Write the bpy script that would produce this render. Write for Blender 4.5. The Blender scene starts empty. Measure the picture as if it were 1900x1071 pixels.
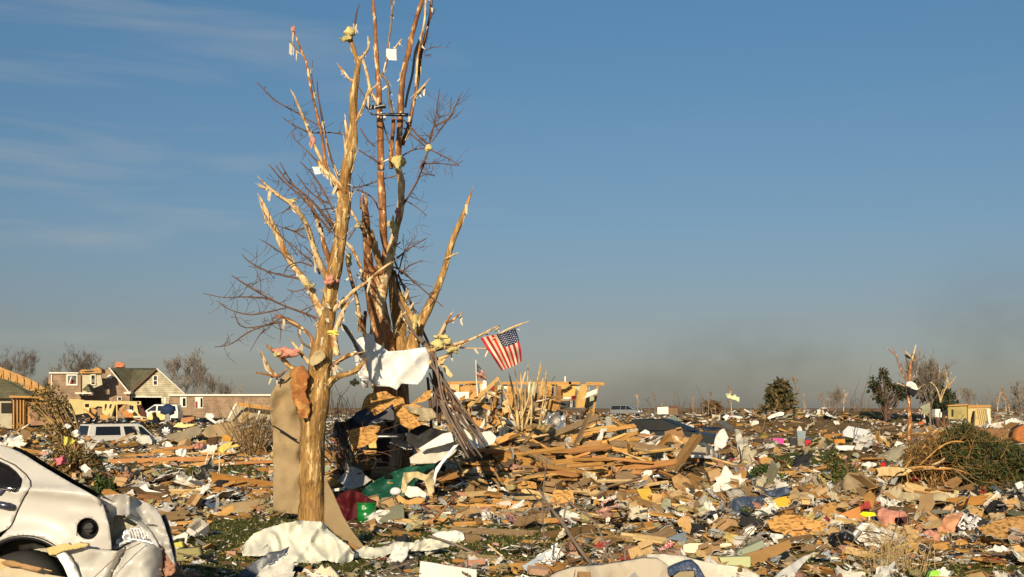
import bpy, bmesh, math, random
import numpy as np
from mathutils import Vector, Matrix, Euler, noise as mnoise
from mathutils.geometry import delaunay_2d_cdt
R = math.radians
random.seed(7); np.random.seed(7)
C = bpy.context.scene.collection
sc = bpy.context.scene

# ------------------------------------------------------------------ camera, sky, sun, exposure
FPX, CX, CY, HOR = 2200.0, 950.0, 535.5, 757.0
EYE = Vector((0, 0, 1.8))
PITCH = math.atan((HOR - CY) / FPX)
cam = bpy.data.cameras.new("camera"); camo = bpy.data.objects.new("camera", cam); C.objects.link(camo)
camo.location = EYE; camo.rotation_euler = (R(90) + PITCH, 0, 0)
cam.sensor_width = 36; cam.lens = 36 * FPX / 1900.0; cam.clip_end = 9000; cam.clip_start = .1
sc.camera = camo
SUN_EL, SUN_AZ = 18.5, 10.5          # sun low, behind the camera and a little to its left
world = bpy.data.worlds.new("World"); sc.world = world; world.use_nodes = True
wn, wl = world.node_tree.nodes, world.node_tree.links
wn.clear()
wout = wn.new("ShaderNodeOutputWorld"); wbg = wn.new("ShaderNodeBackground"); sky = wn.new("ShaderNodeTexSky")
sky.sky_type = 'NISHITA'; sky.sun_disc = False
sky.sun_elevation = R(SUN_EL); sky.sun_rotation = R(180 + SUN_AZ)
sky.air_density = 1.0; sky.dust_density = 0.6; sky.ozone_density = 2.2; sky.altitude = 0
wbg.inputs['Strength'].default_value = 0.075
# thin cirrus streaks high in the sky
tc = wn.new("ShaderNodeTexCoord"); mp = wn.new("ShaderNodeMapping")
mp.inputs['Scale'].default_value = (1.6, 1.0, 13.0); mp.inputs['Rotation'].default_value = (0, R(-9), R(12))
nz = wn.new("ShaderNodeTexNoise"); nz.inputs['Scale'].default_value = 1.7; nz.inputs['Detail'].default_value = 7; nz.inputs['Roughness'].default_value = .55
nz.inputs['Distortion'].default_value = .35
cr = wn.new("ShaderNodeValToRGB"); cr.color_ramp.elements[0].position = .52; cr.color_ramp.elements[1].position = .80
cr.color_ramp.elements[1].color = (.26, .26, .26, 1)
mx = wn.new("ShaderNodeMixRGB"); mx.inputs['Color2'].default_value = (6.0, 5.7, 5.2, 1)
wl.new(tc.outputs['Generated'], mp.inputs['Vector']); wl.new(mp.outputs[0], nz.inputs['Vector']); wl.new(nz.outputs['Fac'], cr.inputs[0])
lf = wn.new("ShaderNodeSeparateXYZ"); wl.new(tc.outputs['Generated'], lf.inputs[0])      # the wisps lie in the western sky
lr = wn.new("ShaderNodeMapRange"); lr.inputs[1].default_value = .02; lr.inputs[2].default_value = -.3; lr.inputs[3].default_value = .06; lr.inputs[4].default_value = 1.7; wl.new(lf.outputs[0], lr.inputs[0])
lm_ = wn.new("ShaderNodeMath"); lm_.operation = 'MULTIPLY'; wl.new(cr.outputs[0], lm_.inputs[0]); wl.new(lr.outputs[0], lm_.inputs[1]); wl.new(lm_.outputs[0], mx.inputs['Fac'])
# winter air: greyer and dimmer towards the horizon all the way round, deeper blue overhead
sz = wn.new("ShaderNodeSeparateXYZ"); wl.new(tc.outputs['Generated'], sz.inputs[0])
er = wn.new("ShaderNodeValToRGB"); e = er.color_ramp.elements; e[0].position = 0; e[0].color = (.53, .53, .64, 1); e[1].position = .36; e[1].color = (.64, .92, 1.0, 1)
q = e.new(.07); q.color = (.59, .55, .61, 1); q = e.new(.16); q.color = (.63, .705, .76, 1)
tm = wn.new("ShaderNodeMixRGB"); tm.blend_type = 'MULTIPLY'; tm.inputs['Fac'].default_value = 1
wl.new(sz.outputs[2], er.inputs[0]); wl.new(sky.outputs[0], tm.inputs['Color1']); wl.new(er.outputs[0], tm.inputs['Color2']); wl.new(tm.outputs[0], mx.inputs['Color1'])
wl.new(mx.outputs[0], wbg.inputs['Color']); wl.new(wbg.outputs[0], wout.inputs[0])
sun = bpy.data.lights.new("sun", 'SUN'); sun.energy = 5.0; sun.angle = R(.5); sun.color = (1.0, .84, .60)
suno = bpy.data.objects.new("sun", sun); C.objects.link(suno)
_d = Vector((math.sin(R(SUN_AZ)) * math.cos(R(SUN_EL)), math.cos(R(SUN_AZ)) * math.cos(R(SUN_EL)), -math.sin(R(SUN_EL))))
suno.rotation_euler = _d.to_track_quat('-Z', 'Y').to_euler(); suno.location = (-10, -20, 20)
sc.view_settings.view_transform = 'Standard'; sc.view_settings.look = 'None'; sc.view_settings.gamma = 1
sc.view_settings.use_curve_mapping = False
sc.view_settings.exposure = 0.2
sc.render.engine = 'CYCLES'; sc.cycles.volume_step_rate = 4; sc.cycles.volume_max_steps = 64
sc.cycles.max_bounces = 6; sc.cycles.diffuse_bounces = 3; sc.cycles.transparent_max_bounces = 12

# ------------------------------------------------------------------ pixel rays and terrain
_cp, _sp = math.cos(PITCH), math.sin(PITCH)
def ray(px, py):
 u = (px - CX) / FPX; v = (CY - py) / FPX
 return Vector((u, _cp - v * _sp, _sp + v * _cp))
def P(px, py, D):
 r = ray(px, py); return EYE + r * (D / r.y)
def unP(p):
 r = Vector(p) - EYE; f_ = r.y * _cp + r.z * _sp; return (CX + FPX * r.x / f_, CY - FPX * (-r.y * _sp + r.z * _cp) / f_)
def S(D): return FPX / D                     # photo pixels per metre at distance D
def sstep(a, b, t):
 t = np.clip((t - a) / (b - a), 0, 1); return t * t * (3 - 2 * t)
# heaps: photo column, distance, half width, half depth (m), height
HEAPS = [(715, 22.6, 1.3, 1.2, .85), (1050, 26.5, 3.2, 2.4, .88), (880, 25, 1.2, 1.5, .35), (1250, 30, 3.0, 2.5, .35), (960, 40, 5, 5, .45), (965, 47, 5.5, 2.2, 1.0), (1100, 38, 3, 3, .35),
         (250, 65.5, 5, 2.4, .5), (400, 56, 4.0, 3.5, .85), (60, 50, 4, 4, .7), (130, 27, 1.6, 1.6, .45), (480, 48, 2.0, 2.5, .5), (1180, 50, 5, 4, .3),
         (1400, 78, 8, 5, .95), (1560, 74, 6, 5, .6), (1450, 18.6, 2.6, 1.5, .38), (1790, 17.6, 2.0, 1.2, .4), (1330, 17, 1.6, 1.0, .18), (1600, 15.6, 1.2, .9, .2),
         (1640, 40, 3, 3, .5), (1850, 62, 6, 4, .7), (1600, 120, 12, 6, 1.2), (1400, 125, 10, 5, .9), (1830, 135, 12, 6, .9), (60, 100, 14, 7, 1.0), (900, 75, 8, 5, .7)]
HE = [((px - CX) / FPX * D, D, sx, sy, h) for px, D, sx, sy, h in HEAPS]
# open grass: photo column, distance, half width, half depth
OPEN = [(380, 33.5, 2.7, 4.6), (430, 17.0, 1.2, 3.2), (640, 14.3, 2.0, 1.9), (380, 13.2, 1.3, 2.0), (1450, 38, 2.2, 5.0), (980, 16.7, 1.3, 1.2), (820, 17.0, .8, 1.6),
  (700, 15.6, 3.4, 2.6), (1450, 14.2, .8, .8), (1800, 13.0, 2.2, 1.0), (1240, 120, 9, 24), (1640, 112, 6, 14), (1560, 60, 2, 9), (200, 34, 1.5, 3.5), (1050, 12.6, 3, .8)]
OE = [((px - CX) / FPX * D, D, sx, sy) for px, D, sx, sy in OPEN]
def openness(x, y):
 o = np.zeros(np.broadcast(x, y).shape)
 for ox, oy, sx, sy in OE:
  o = np.maximum(o, np.exp(-(((x - ox) / sx) ** 2 + ((y - oy) / sy) ** 2) ** 1.5))
 return o
def heapness(x, y):
 o = np.zeros(np.broadcast(x, y).shape)
 for hx, hy, sx, sy, h in HE:
  o = o + h * np.exp(-((x - hx) / sx) ** 2 - ((y - hy) / sy) ** 2)
 return o
def H(x, y):
 x = np.asarray(x, float); y = np.asarray(y, float)
 z = .5 * sstep(80, 210, y) - 1.35 * np.exp(-((x + 24) / 17) ** 2 - ((y - 76) / 20) ** 2)
 z = z + .10 * np.exp(-((x + 4.2) / 1.8) ** 2 - ((y - 8.5) / 2.5) ** 2) + heapness(x, y)
 rough = (1 - .85 * openness(x, y)) * sstep(9, 13, y) * np.clip(y / 26.0, .35, 1.6)
 n = (np.sin(x * 2.1 + 1.3 * np.sin(y * .9)) * np.sin(y * 1.7 + 1.1 * np.sin(x * 1.3)) + .6 * np.sin(x * 4.7 + y * 2.2) * np.sin(y * 3.9 - x * 1.9)
         + .5 * np.sin(x * .57 + 2) * np.sin(y * .43 + x * .11)) * .078
 return z + n * rough * sstep(700, 250, y)
def Hs(x, y): return float(H(x, y))
def hitD(px, py, lo=9.0):
 r = ray(px, py); d = lo; prev = lo
 while d < 900:
  p = EYE + r * (d / r.y)
  if p.z <= Hs(p.x, p.y): break
  prev = d; d *= 1.02
 for _ in range(12):
  m = (prev + d) / 2; p = EYE + r * (m / r.y)
  if p.z <= Hs(p.x, p.y): d = m
  else: prev = m
 return d
def G(px, py, dz=0.0):
 d = hitD(px, py); p = P(px, py, d); return Vector((p.x, p.y, Hs(p.x, p.y) + dz))

# crops of the photograph in which outlines were measured: x0, y0, factor
Z = dict(O=(0, 0, 1), A=(0, 600, .2633), B=(0, 790, .2632), C=(400, 560, .2633), D=(400, 790, .2632), E=(800, 600, .2633), F=(800, 790, .2632), G1=(1200, 600, .1842), G2=(1550, 600, .1842),
         H1=(1200, 760, .1842), H2=(1550, 760, .1842), I1=(1200, 874, .1842), I2=(1550, 874, .1842), T1=(370, 0, .2895), T2=(370, 300, .3734), L1=(0, 640, .1055), L2=(190, 670, .1055),
         L3=(130, 740, .1055), L4=(300, 740, .1158), R1=(1640, 720, .1055), M1=(1100, 720, .1263), N1=(820, 660, .0952), N2=(960, 680, .0952), K1=(0, 810, .2437), Q1=(600, 700, .1494),
         Q2=(600, 840, .1587), Q3=(640, 540, .1868), Q4=(480, 640, .1774), Q5=(420, 950, .2526))
def zp(key, s):
 x0, y0, f = Z[key]; out = []
 for t in s.split():
  v = [float(q) for q in t.split(',')]
  out.append((x0 + v[0] * f, y0 + v[1] * f) + tuple(v[2:]))
 return out

# ------------------------------------------------------------------ materials
def new_mat(name):
 m = bpy.data.materials.new(name); m.use_nodes = True
 n = m.node_tree.nodes; return m, n, m.node_tree.links, n['Principled BSDF']
_mc = {}
def mat(name, col=(.5, .5, .5), rough=.8, metal=0, var=.25, vs=3.0, col2=None, c2s=4.0, c2t=(.5, .6), stretch=(1, 1, 1), bump=.25, bs=30.0, src=None, coat=0, spec=.3, hue=0.0, fine=0.0, trans=0):
 """name, colour, roughness; var/vs tone variation; col2 patches by noise; src: None, 'object' (object colour) or 'attr' (vertex colour col)"""
 if name in _mc: return _mc[name]
 m, n, l, b = new_mat(name)
 t = n.new("ShaderNodeTexCoord"); mpg = n.new("ShaderNodeMapping"); mpg.inputs['Scale'].default_value = stretch
 oi = n.new("ShaderNodeObjectInfo"); add = n.new("ShaderNodeVectorMath"); add.operation = 'ADD'
 mul = n.new("ShaderNodeMath"); mul.operation = 'MULTIPLY'; mul.inputs[1].default_value = 37.0
 l.new(oi.outputs['Random'], mul.inputs[0]); l.new(t.outputs['Object'], mpg.inputs[0]); l.new(mpg.outputs[0], add.inputs[0]); l.new(mul.outputs[0], add.inputs[1])
 vec = add.outputs[0]
 if src == 'object': cs = oi.outputs['Color']
 elif src == 'attr':
  a = n.new("ShaderNodeAttribute"); a.attribute_name = 'col'; cs = a.outputs['Color']
 else:
  a = n.new("ShaderNodeRGB"); a.outputs[0].default_value = (*col, 1); cs = a.outputs[0]
 if col2 is not None:
  z2 = n.new("ShaderNodeTexNoise"); z2.inputs['Scale'].default_value = c2s; z2.inputs['Detail'].default_value = 6; z2.inputs['Roughness'].default_value = .6; l.new(vec, z2.inputs['Vector'])
  r2 = n.new("ShaderNodeMapRange"); r2.inputs[1].default_value = c2t[0]; r2.inputs[2].default_value = c2t[1]; l.new(z2.outputs['Fac'], r2.inputs[0])
  x2 = n.new("ShaderNodeMixRGB"); x2.inputs['Color2'].default_value = (*col2, 1); l.new(r2.outputs[0], x2.inputs['Fac']); l.new(cs, x2.inputs['Color1']); cs = x2.outputs[0]
 z1 = n.new("ShaderNodeTexNoise"); z1.inputs['Scale'].default_value = vs; z1.inputs['Detail'].default_value = 8; z1.inputs['Roughness'].default_value = .65; l.new(vec, z1.inputs['Vector'])
 r1 = n.new("ShaderNodeMapRange"); r1.inputs[1].default_value = .3; r1.inputs[2].default_value = .7; r1.inputs[3].default_value = 1 - var; r1.inputs[4].default_value = 1 + var * .6
 l.new(z1.outputs['Fac'], r1.inputs[0])
 x1 = n.new("ShaderNodeMixRGB"); x1.blend_type = 'MULTIPLY'; x1.inputs['Fac'].default_value = 1; l.new(cs, x1.inputs['Color1']); l.new(r1.outputs[0], x1.inputs['Color2']); cs = x1.outputs[0]
 hs = n.new("ShaderNodeHueSaturation"); mr = n.new("ShaderNodeMapRange"); mr.inputs[3].default_value = .85; mr.inputs[4].default_value = 1.15
 l.new(oi.outputs['Random'], mr.inputs[0]); l.new(mr.outputs[0], hs.inputs['Value']); l.new(cs, hs.inputs['Color']); cs = hs.outputs[0]
 l.new(cs, b.inputs['Base Color']); b.inputs['Roughness'].default_value = rough; b.inputs['Metallic'].default_value = metal
 b.inputs['Specular IOR Level'].default_value = spec; b.inputs['Coat Weight'].default_value = coat; b.inputs['Coat Roughness'].default_value = .08
 if trans:
  b.inputs['Transmission Weight'].default_value = trans
 if bump:
  zb = n.new("ShaderNodeTexNoise"); zb.inputs['Scale'].default_value = bs; zb.inputs['Detail'].default_value = 4; l.new(vec, zb.inputs['Vector'])
  bb = n.new("ShaderNodeBump"); bb.inputs['Strength'].default_value = bump; bb.inputs['Distance'].default_value = .02; l.new(zb.outputs['Fac'], bb.inputs['Height']); l.new(bb.outputs[0], b.inputs['Normal'])
 _mc[name] = m; return m
def mat_flakes(name, src=None, col=(.48, .26, .08)):
 """oriented strand board: long overlapping flakes"""
 if name in _mc: return _mc[name]
 m, n, l, b = new_mat(name)
 t = n.new("ShaderNodeTexCoord"); mg = n.new("ShaderNodeMapping"); mg.inputs['Scale'].default_value = (24, 24, 60); mg.inputs['Rotation'].default_value = (.3, .4, .6)
 ds = n.new("ShaderNodeTexNoise"); ds.inputs['Scale'].default_value = 5; l.new(t.outputs['Object'], ds.inputs['Vector'])
 mxv = n.new("ShaderNodeMixRGB"); mxv.inputs['Fac'].default_value = .12; l.new(t.outputs['Object'], mxv.inputs['Color1']); l.new(ds.outputs['Color'], mxv.inputs['Color2'])
 l.new(mxv.outputs[0], mg.inputs[0])
 v = n.new("ShaderNodeTexVoronoi"); v.inputs['Scale'].default_value = 1.0; l.new(mg.outputs[0], v.inputs['Vector'])
 sp = n.new("ShaderNodeSeparateColor"); l.new(v.outputs['Color'], sp.inputs[0])
 c = n.new("ShaderNodeValToRGB"); e = c.color_ramp.elements; e[0].color = (col[0] * .42, col[1] * .36, col[2] * .3, 1); e[1].color = (col[0] * 1.25, col[1] * 1.25, col[2] * 1.3, 1); e[0].position = .05
 c.color_ramp.elements.new(.4).color = (*col, 1); l.new(sp.outputs[0], c.inputs[0]); l.new(c.outputs[0], b.inputs['Base Color']); b.inputs['Roughness'].default_value = .85
 b.inputs['Specular IOR Level'].default_value = .2
 bb = n.new("ShaderNodeBump"); bb.inputs['Strength'].default_value = .4; bb.inputs['Distance'].default_value = .01; l.new(sp.outputs[1], bb.inputs['Height']); l.new(bb.outputs[0], b.inputs['Normal'])
 _mc[name] = m; return m
def mat_rows(name, ca, cb, bw, bh, mortar=.012, rough=.9):
 """courses of brick or lapped siding seen from far away (object X, Z)"""
 if name in _mc: return _mc[name]
 m, n, l, b = new_mat(name)
 t = n.new("ShaderNodeTexCoord"); s = n.new("ShaderNodeSeparateXYZ"); c = n.new("ShaderNodeCombineXYZ"); l.new(t.outputs['Object'], s.inputs[0])
 l.new(s.outputs[0], c.inputs[0]); l.new(s.outputs[2], c.inputs[1])
 k = n.new("ShaderNodeTexBrick"); k.inputs['Scale'].default_value = 1; k.inputs['Brick Width'].default_value = bw; k.inputs['Row Height'].default_value = bh; k.inputs['Mortar Size'].default_value = mortar
 k.inputs['Color1'].default_value = (*ca, 1); k.inputs['Color2'].default_value = (*[q * .75 for q in ca], 1); k.inputs['Mortar'].default_value = (*cb, 1); l.new(c.outputs[0], k.inputs['Vector'])
 z1 = n.new("ShaderNodeTexNoise"); z1.inputs['Scale'].default_value = 1.3; z1.inputs['Detail'].default_value = 8; l.new(t.outputs['Object'], z1.inputs['Vector'])
 r = n.new("ShaderNodeMapRange"); r.inputs[1].default_value = .3; r.inputs[2].default_value = .7; r.inputs[3].default_value = .7; r.inputs[4].default_value = 1.25; l.new(z1.outputs['Fac'], r.inputs[0])
 x = n.new("ShaderNodeMixRGB"); x.blend_type = 'MULTIPLY'; x.inputs['Fac'].default_value = 1; l.new(k.outputs['Color'], x.inputs['Color1']); l.new(r.outputs[0], x.inputs['Color2'])
 l.new(x.outputs[0], b.inputs['Base Color']); b.inputs['Roughness'].default_value = rough
 _mc[name] = m; return m
# shared materials
PINE = mat('pine', (.47, .245, .068), .75, var=.4, vs=6, stretch=(1, 8, 8), bump=.3, bs=14)
PALEW = mat('pale_split_wood', (.66, .46, .22), .75, var=.35, vs=6, stretch=(5, 5, 1), bump=.4, bs=20)
OLDW = mat('weathered_wood', (.26, .17, .09), .85, var=.45, vs=6, stretch=(1, 8, 8), bump=.4, bs=14)
OSB = mat_flakes('strand_board')
OSB2 = mat_flakes('strand_board_dark', col=(.36, .20, .07))
WHITE = mat('white_cloth', (.78, .74, .66), .8, var=.14, vs=2.2, bump=.15, bs=9)
WHITEP = mat('white_plastic_sheet', (.80, .80, .78), .38, var=.06, vs=1.5, bump=.1, bs=5, spec=.5)
CREAM = mat('cream_fabric', (.60, .50, .34), .9, var=.2, vs=3)
BEIGE = mat('beige_carpet', (.36, .26, .14), .95, var=.14, vs=5, bump=.5, bs=120)
GREYC = mat('grey_board', (.30, .29, .26), .8, var=.25, vs=4)
DGREY = mat('dark_grey_board', (.07, .075, .08), .7, var=.3, vs=4)
BLACK = mat('black_plastic', (.012, .012, .014), .35, var=.3, vs=4, spec=.5, bump=.1, bs=8)
BLACKC = mat('black_cloth', (.015, .015, .017), .9, var=.4, vs=4)
GREENP = mat('pale_green_drywall', (.42, .43, .27), .85, var=.15, vs=2)
YELLOWW = mat('yellow_painted_wall', (.62, .50, .22), .85, var=.18, vs=2)
BLUET = mat('slate_blue_tarp', (.06, .085, .14), .5, var=.3, vs=3, bump=.2, bs=6)
METAL = mat('grey_sheet_metal', (.50, .50, .49), .42, metal=.75, var=.2, vs=3, bump=.1, bs=5)
FOIL = mat('crumpled_foil', (.80, .77, .74), .34, metal=.65, var=.15, vs=5, bump=.6, bs=14)
INSY = mat('yellow_insulation', (.62, .52, .22), 1, var=.3, vs=12, bump=1, bs=60)
INSP = mat('pink_insulation', (.60, .27, .20), 1, var=.3, vs=12, bump=1, bs=60)
CARD = mat('cardboard', (.42, .25, .11), .85, var=.2, vs=4)
BARK = mat('bare_bark', (.38, .21, .065), .65, var=.75, vs=9, col2=(.70, .50, .22), c2s=6, c2t=(.56, .61), stretch=(2.2, 2.2, .3), bump=1, bs=26)
BARK2 = mat('red_brown_bark', (.33, .14, .05), .7, var=.75, vs=8, col2=(.64, .44, .22), c2s=8, c2t=(.58, .62), stretch=(1.6, 1.6, .5), bump=.7, bs=26)
PEEL = mat('peeled_limb', (.40, .20, .07), .7, var=.6, vs=8, col2=(.70, .52, .28), c2s=7, c2t=(.42, .5), stretch=(1.6, 1.6, .6), bump=.6, bs=26)
TWIG = mat('dark_twigs', (.13, .075, .05), .85, var=.4, vs=6, bump=0)
TWIGP = mat('grey_twigs', (.20, .15, .115), .85, var=.4, vs=6, bump=0)
GLASSD = mat('dark_glass', (.012, .014, .016), .12, var=.1, vs=2, bump=0, spec=.6)
RUBBER = mat('tyre_rubber', (.03, .029, .028), .85, var=.3, vs=8)
CHROME = mat('chrome', (.70, .70, .72), .15, metal=1, var=.1, bump=0)
BRICK = mat_rows('brown_brick', (.29, .18, .11), (.36, .28, .19), .42, .16, .015)
SIDING = mat_rows('cream_siding', (.48, .42, .29), (.30, .26, .17), 6.0, .22, .03)
ROOFS = mat_rows('green_grey_shingles', (.115, .105, .055), (.07, .065, .04), .5, .25, .02)

# ------------------------------------------------------------------ building blocks
KEEP = []                                          # outlines of the placed things, kept clear of loose pieces
class MB:
 def __init__(s): s.v = []; s.f = []
 def add(s, v, f):
  o = len(s.v); s.v += [tuple(q) for q in v]; s.f += [tuple(i + o for i in q) for q in f]; return s
 def box(s, c, d, rot=None, taper=1.0):
  a, b, e = d[0] / 2, d[1] / 2, d[2] / 2
  v = [Vector((x * a * (taper if z > 0 else 1), y * b * (taper if z > 0 else 1), z * e)) for x in (-1, 1) for y in (-1, 1) for z in (-1, 1)]
  if rot is not None: v = [rot @ q for q in v]
  c = Vector(c)
  return s.add([q + c for q in v], [(0, 1, 3, 2), (4, 6, 7, 5), (0, 4, 5, 1), (2, 3, 7, 6), (0, 2, 6, 4), (1, 5, 7, 3)])
 def tube(s, pts, rad, n=8, rough=0.0, cap=True):
  pts = [Vector(p) for p in pts]; V = []; Fc = []
  T = (pts[1] - pts[0]).normalized(); N = T.orthogonal().normalized()
  for i, p in enumerate(pts):
   t = (pts[min(i + 1, len(pts) - 1)] - pts[max(i - 1, 0)]).normalized()
   if t.length == 0: t = T
   N = (N - t * N.dot(t)).normalized(); B = t.cross(N)
   for k in range(n):
    a = 2 * math.pi * k / n; r = rad[i]
    if rough: r *= 1 + rough * (mnoise.noise(Vector((p.x * 3 + math.cos(a) * 1.3, p.z * 2.2 + math.sin(a) * 1.3, p.y))) + .5 * mnoise.noise(Vector((p.x * 4 + math.cos(a) * 3.5, p.z * 5, math.sin(a) * 3.5))))
    V.append(p + (N * math.cos(a) + B * math.sin(a)) * r)
  for i in range(len(pts) - 1):
   for k in range(n):
    k2 = (k + 1) % n; Fc.append((i * n + k, i * n + k2, (i + 1) * n + k2, (i + 1) * n + k))
  if cap and n > 3: Fc.append(tuple(range(n))[::-1]); Fc.append(tuple((len(pts) - 1) * n + k for k in range(n)))
  return s.add(V, Fc)
def jag(pts, px):
 return [(p[0] + random.uniform(-px, px), p[1] + random.uniform(-px, px)) for p in pts]
_orig = {}
def link(name, mb, material, parent=None, smooth=False, origin=None, bevel=0):
 """one mesh object; its origin is the parent's, or the bottom centre of the thing"""
 v = mb.v
 if parent is not None: o = _orig[parent.name]
 elif origin is not None: o = Vector(origin)
 else:
  a = np.array(v); o = Vector((float(a[:, 0].mean()), float(a[:, 1].mean()), float(a[:, 2].min())))
 me = bpy.data.meshes.new(name); me.from_pydata([(q[0] - o.x, q[1] - o.y, q[2] - o.z) for q in v], [], mb.f); me.update()
 me.materials.append(material)
 if smooth: me.shade_smooth()
 ob = bpy.data.objects.new(name, me); C.objects.link(ob)
 if parent is not None: ob.parent = parent
 else: ob.location = o
 _orig[ob.name] = o
 if bevel:
  bv = ob.modifiers.new('bevel', 'BEVEL'); bv.width = bevel; bv.segments = 2; bv.limit_method = 'ANGLE'
 return ob
def tag(o, label, cat, group=None, kind=None):
 if label: o['label'] = label
 if cat: o['category'] = cat
 if group: o['group'] = group
 if kind: o['kind'] = kind
 return o
def empty(name, loc, label, cat, group=None):
 o = bpy.data.objects.new(name, None); C.objects.link(o); o.location = loc; o.empty_display_size = .2
 _orig[o.name] = Vector(loc); return tag(o, label, cat, group)
def spline(pts, step):
 """Catmull-Rom through tuples of any length"""
 a = [np.array(p, float) for p in pts]; a = [2 * a[0] - a[1]] + a + [2 * a[-1] - a[-2]]; out = []
 for i in range(1, len(a) - 2):
  n = max(2, int(np.linalg.norm((a[i + 1] - a[i])[:2]) / step))
  for k in range(n):
   t = k / n; p0, p1, p2, p3 = a[i - 1:i + 3]
   out.append(.5 * ((2 * p1) + (p2 - p0) * t + (2 * p0 - 5 * p1 + 4 * p2 - p3) * t * t + (3 * p1 - p0 - 3 * p2 + p3) * t ** 3))
 out.append(a[-2]); return out
def inside(x, y, poly):
 c = False; j = len(poly) - 1
 for i in range(len(poly)):
  xi, yi = poly[i][:2]; xj, yj = poly[j][:2]
  if (yi > y) != (yj > y) and x < (xj - xi) * (y - yi) / (yj - yi + 1e-12) + xi: c = not c
  j = i
 return c
def patch(key, s, depth, th=.01, res=None, jagpx=0, holes=(), smooth_outline=False, lying=False):
 """mesh of an outline measured in the photograph: depth(px, py) -> world point; solid, with its own thickness"""
 poly = [p[:2] for p in (zp(key, s) if isinstance(s, str) else s)]
 if smooth_outline:
  poly = [tuple(q[:2]) for q in spline(poly + [poly[0]], 6)[:-1]]
 xs = [p[0] for p in poly]; ys = [p[1] for p in poly]
 if res is None: res = max(1.2, max(max(xs) - min(xs), max(ys) - min(ys)) / 12)
 loops = [poly] + [[p[:2] for p in (zp(key, h) if isinstance(h, str) else h)] for h in holes]
 V = []; E = []
 for lp in loops:
  st = len(V); n = 0
  for i in range(len(lp)):
   a, b = lp[i], lp[(i + 1) % len(lp)]; m = max(1, int(math.hypot(b[0] - a[0], b[1] - a[1]) / res))
   for k in range(m):
    t = k / m; j = jagpx
    V.append((a[0] + (b[0] - a[0]) * t + random.uniform(-j, j), a[1] + (b[1] - a[1]) * t + random.uniform(-j, j))); n += 1
  E += [(st + i, st + (i + 1) % n) for i in range(n)]
 bl = [list(V[0:len(V)])]
 x = min(xs) + res / 2
 while x < max(xs):
  y = min(ys) + res / 2
  while y < max(ys):
   q = (x + random.uniform(-.25, .25) * res, y + random.uniform(-.25, .25) * res)
   if inside(q[0], q[1], loops[0]) and not any(inside(q[0], q[1], h) for h in loops[1:]): V.append(q)
   y += res
  x += res
 vo, eo, fo, *_ = delaunay_2d_cdt([Vector(q) for q in V], E, [], 0, 1e-5)
 L0 = V[:len(V)]
 outl = []
 # outlines after jitter, for the inside test
 idx = 0; jl = []
 for lp in loops:
  n = 0
  for i in range(len(lp)):
   a, b = lp[i], lp[(i + 1) % len(lp)]; n += max(1, int(math.hypot(b[0] - a[0], b[1] - a[1]) / res))
  jl.append(V[idx:idx + n]); idx += n
 F = []
 for f in fo:
  cx = sum(vo[i][0] for i in f) / 3; cy = sum(vo[i][1] for i in f) / 3
  if inside(cx, cy, jl[0]) and not any(inside(cx, cy, h) for h in jl[1:]): F.append(tuple(f))
 used = sorted({i for f in F for i in f}); rm = {o: i for i, o in enumerate(used)}
 P3 = [depth(vo[i][0], vo[i][1]) for i in used]; F = [tuple(rm[i] for i in f) for f in F]
 mb = MB(); n = len(P3)
 off = Vector((0, 0, -th)) if lying else Vector((0, th, 0))
 cnt = {}
 for f in F:
  for a, b in ((f[0], f[1]), (f[1], f[2]), (f[2], f[0])): cnt[(a, b)] = 1
 S_ = [(b, a, a + n, b + n) for (a, b) in cnt if (b, a) not in cnt]
 mb.add(list(P3) + [p + off for p in P3], F[:] + [tuple(i + n for i in f[::-1]) for f in F] + S_)
 # photo y runs down, so flip winding to face the camera
 mb.f = [f[::-1] for f in mb.f]
 return mb
def nz3(v, s): return mnoise.noise(Vector(v) * s)
def stand(D, lean=0.0, amp=.03, fs=2.0, yc=None, yaw=0.0, xc=None, crease=0):
 """depth rule of a standing sheet: lean = metres further away per metre of height, yaw = per metre to the right"""
 def f(px, py):
  d = D
  if lean and yc is not None: d += lean * (yc - py) / FPX * D
  if yaw and xc is not None: d += yaw * (px - xc) / FPX * D
  u, w = px / FPX * D, py / FPX * D
  if amp: d += amp * (mnoise.noise((u * fs, w * fs, D)) + .5 * mnoise.noise((u * fs * 2.7, w * fs * 2.7, D + 5)))
  if crease: d += crease * (abs(mnoise.noise((u * fs * 1.3 + w, w * fs * .6, D + 9))) + .45 * abs(mnoise.noise((u * fs * 3.4 - w, w * fs * 2.0, D + 3))))
  return P(px, py, d)
 return f
def lie(dz=.02, amp=.04, fs=3.0, dome=None):
 def f(px, py):
  p = G(px, py, dz)
  p.z += amp * (.5 + .8 * mnoise.noise((p.x * fs, p.y * fs, 3)) + .4 * mnoise.noise((p.x * fs * 3, p.y * fs * 3, 7)))
  if dome:
   cx, cy, rx, ry, h = dome; q = ((px - cx) / rx) ** 2 + ((py - cy) / ry) ** 2; p.z += h * max(0, 1 - q)
  return p
 return f
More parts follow.
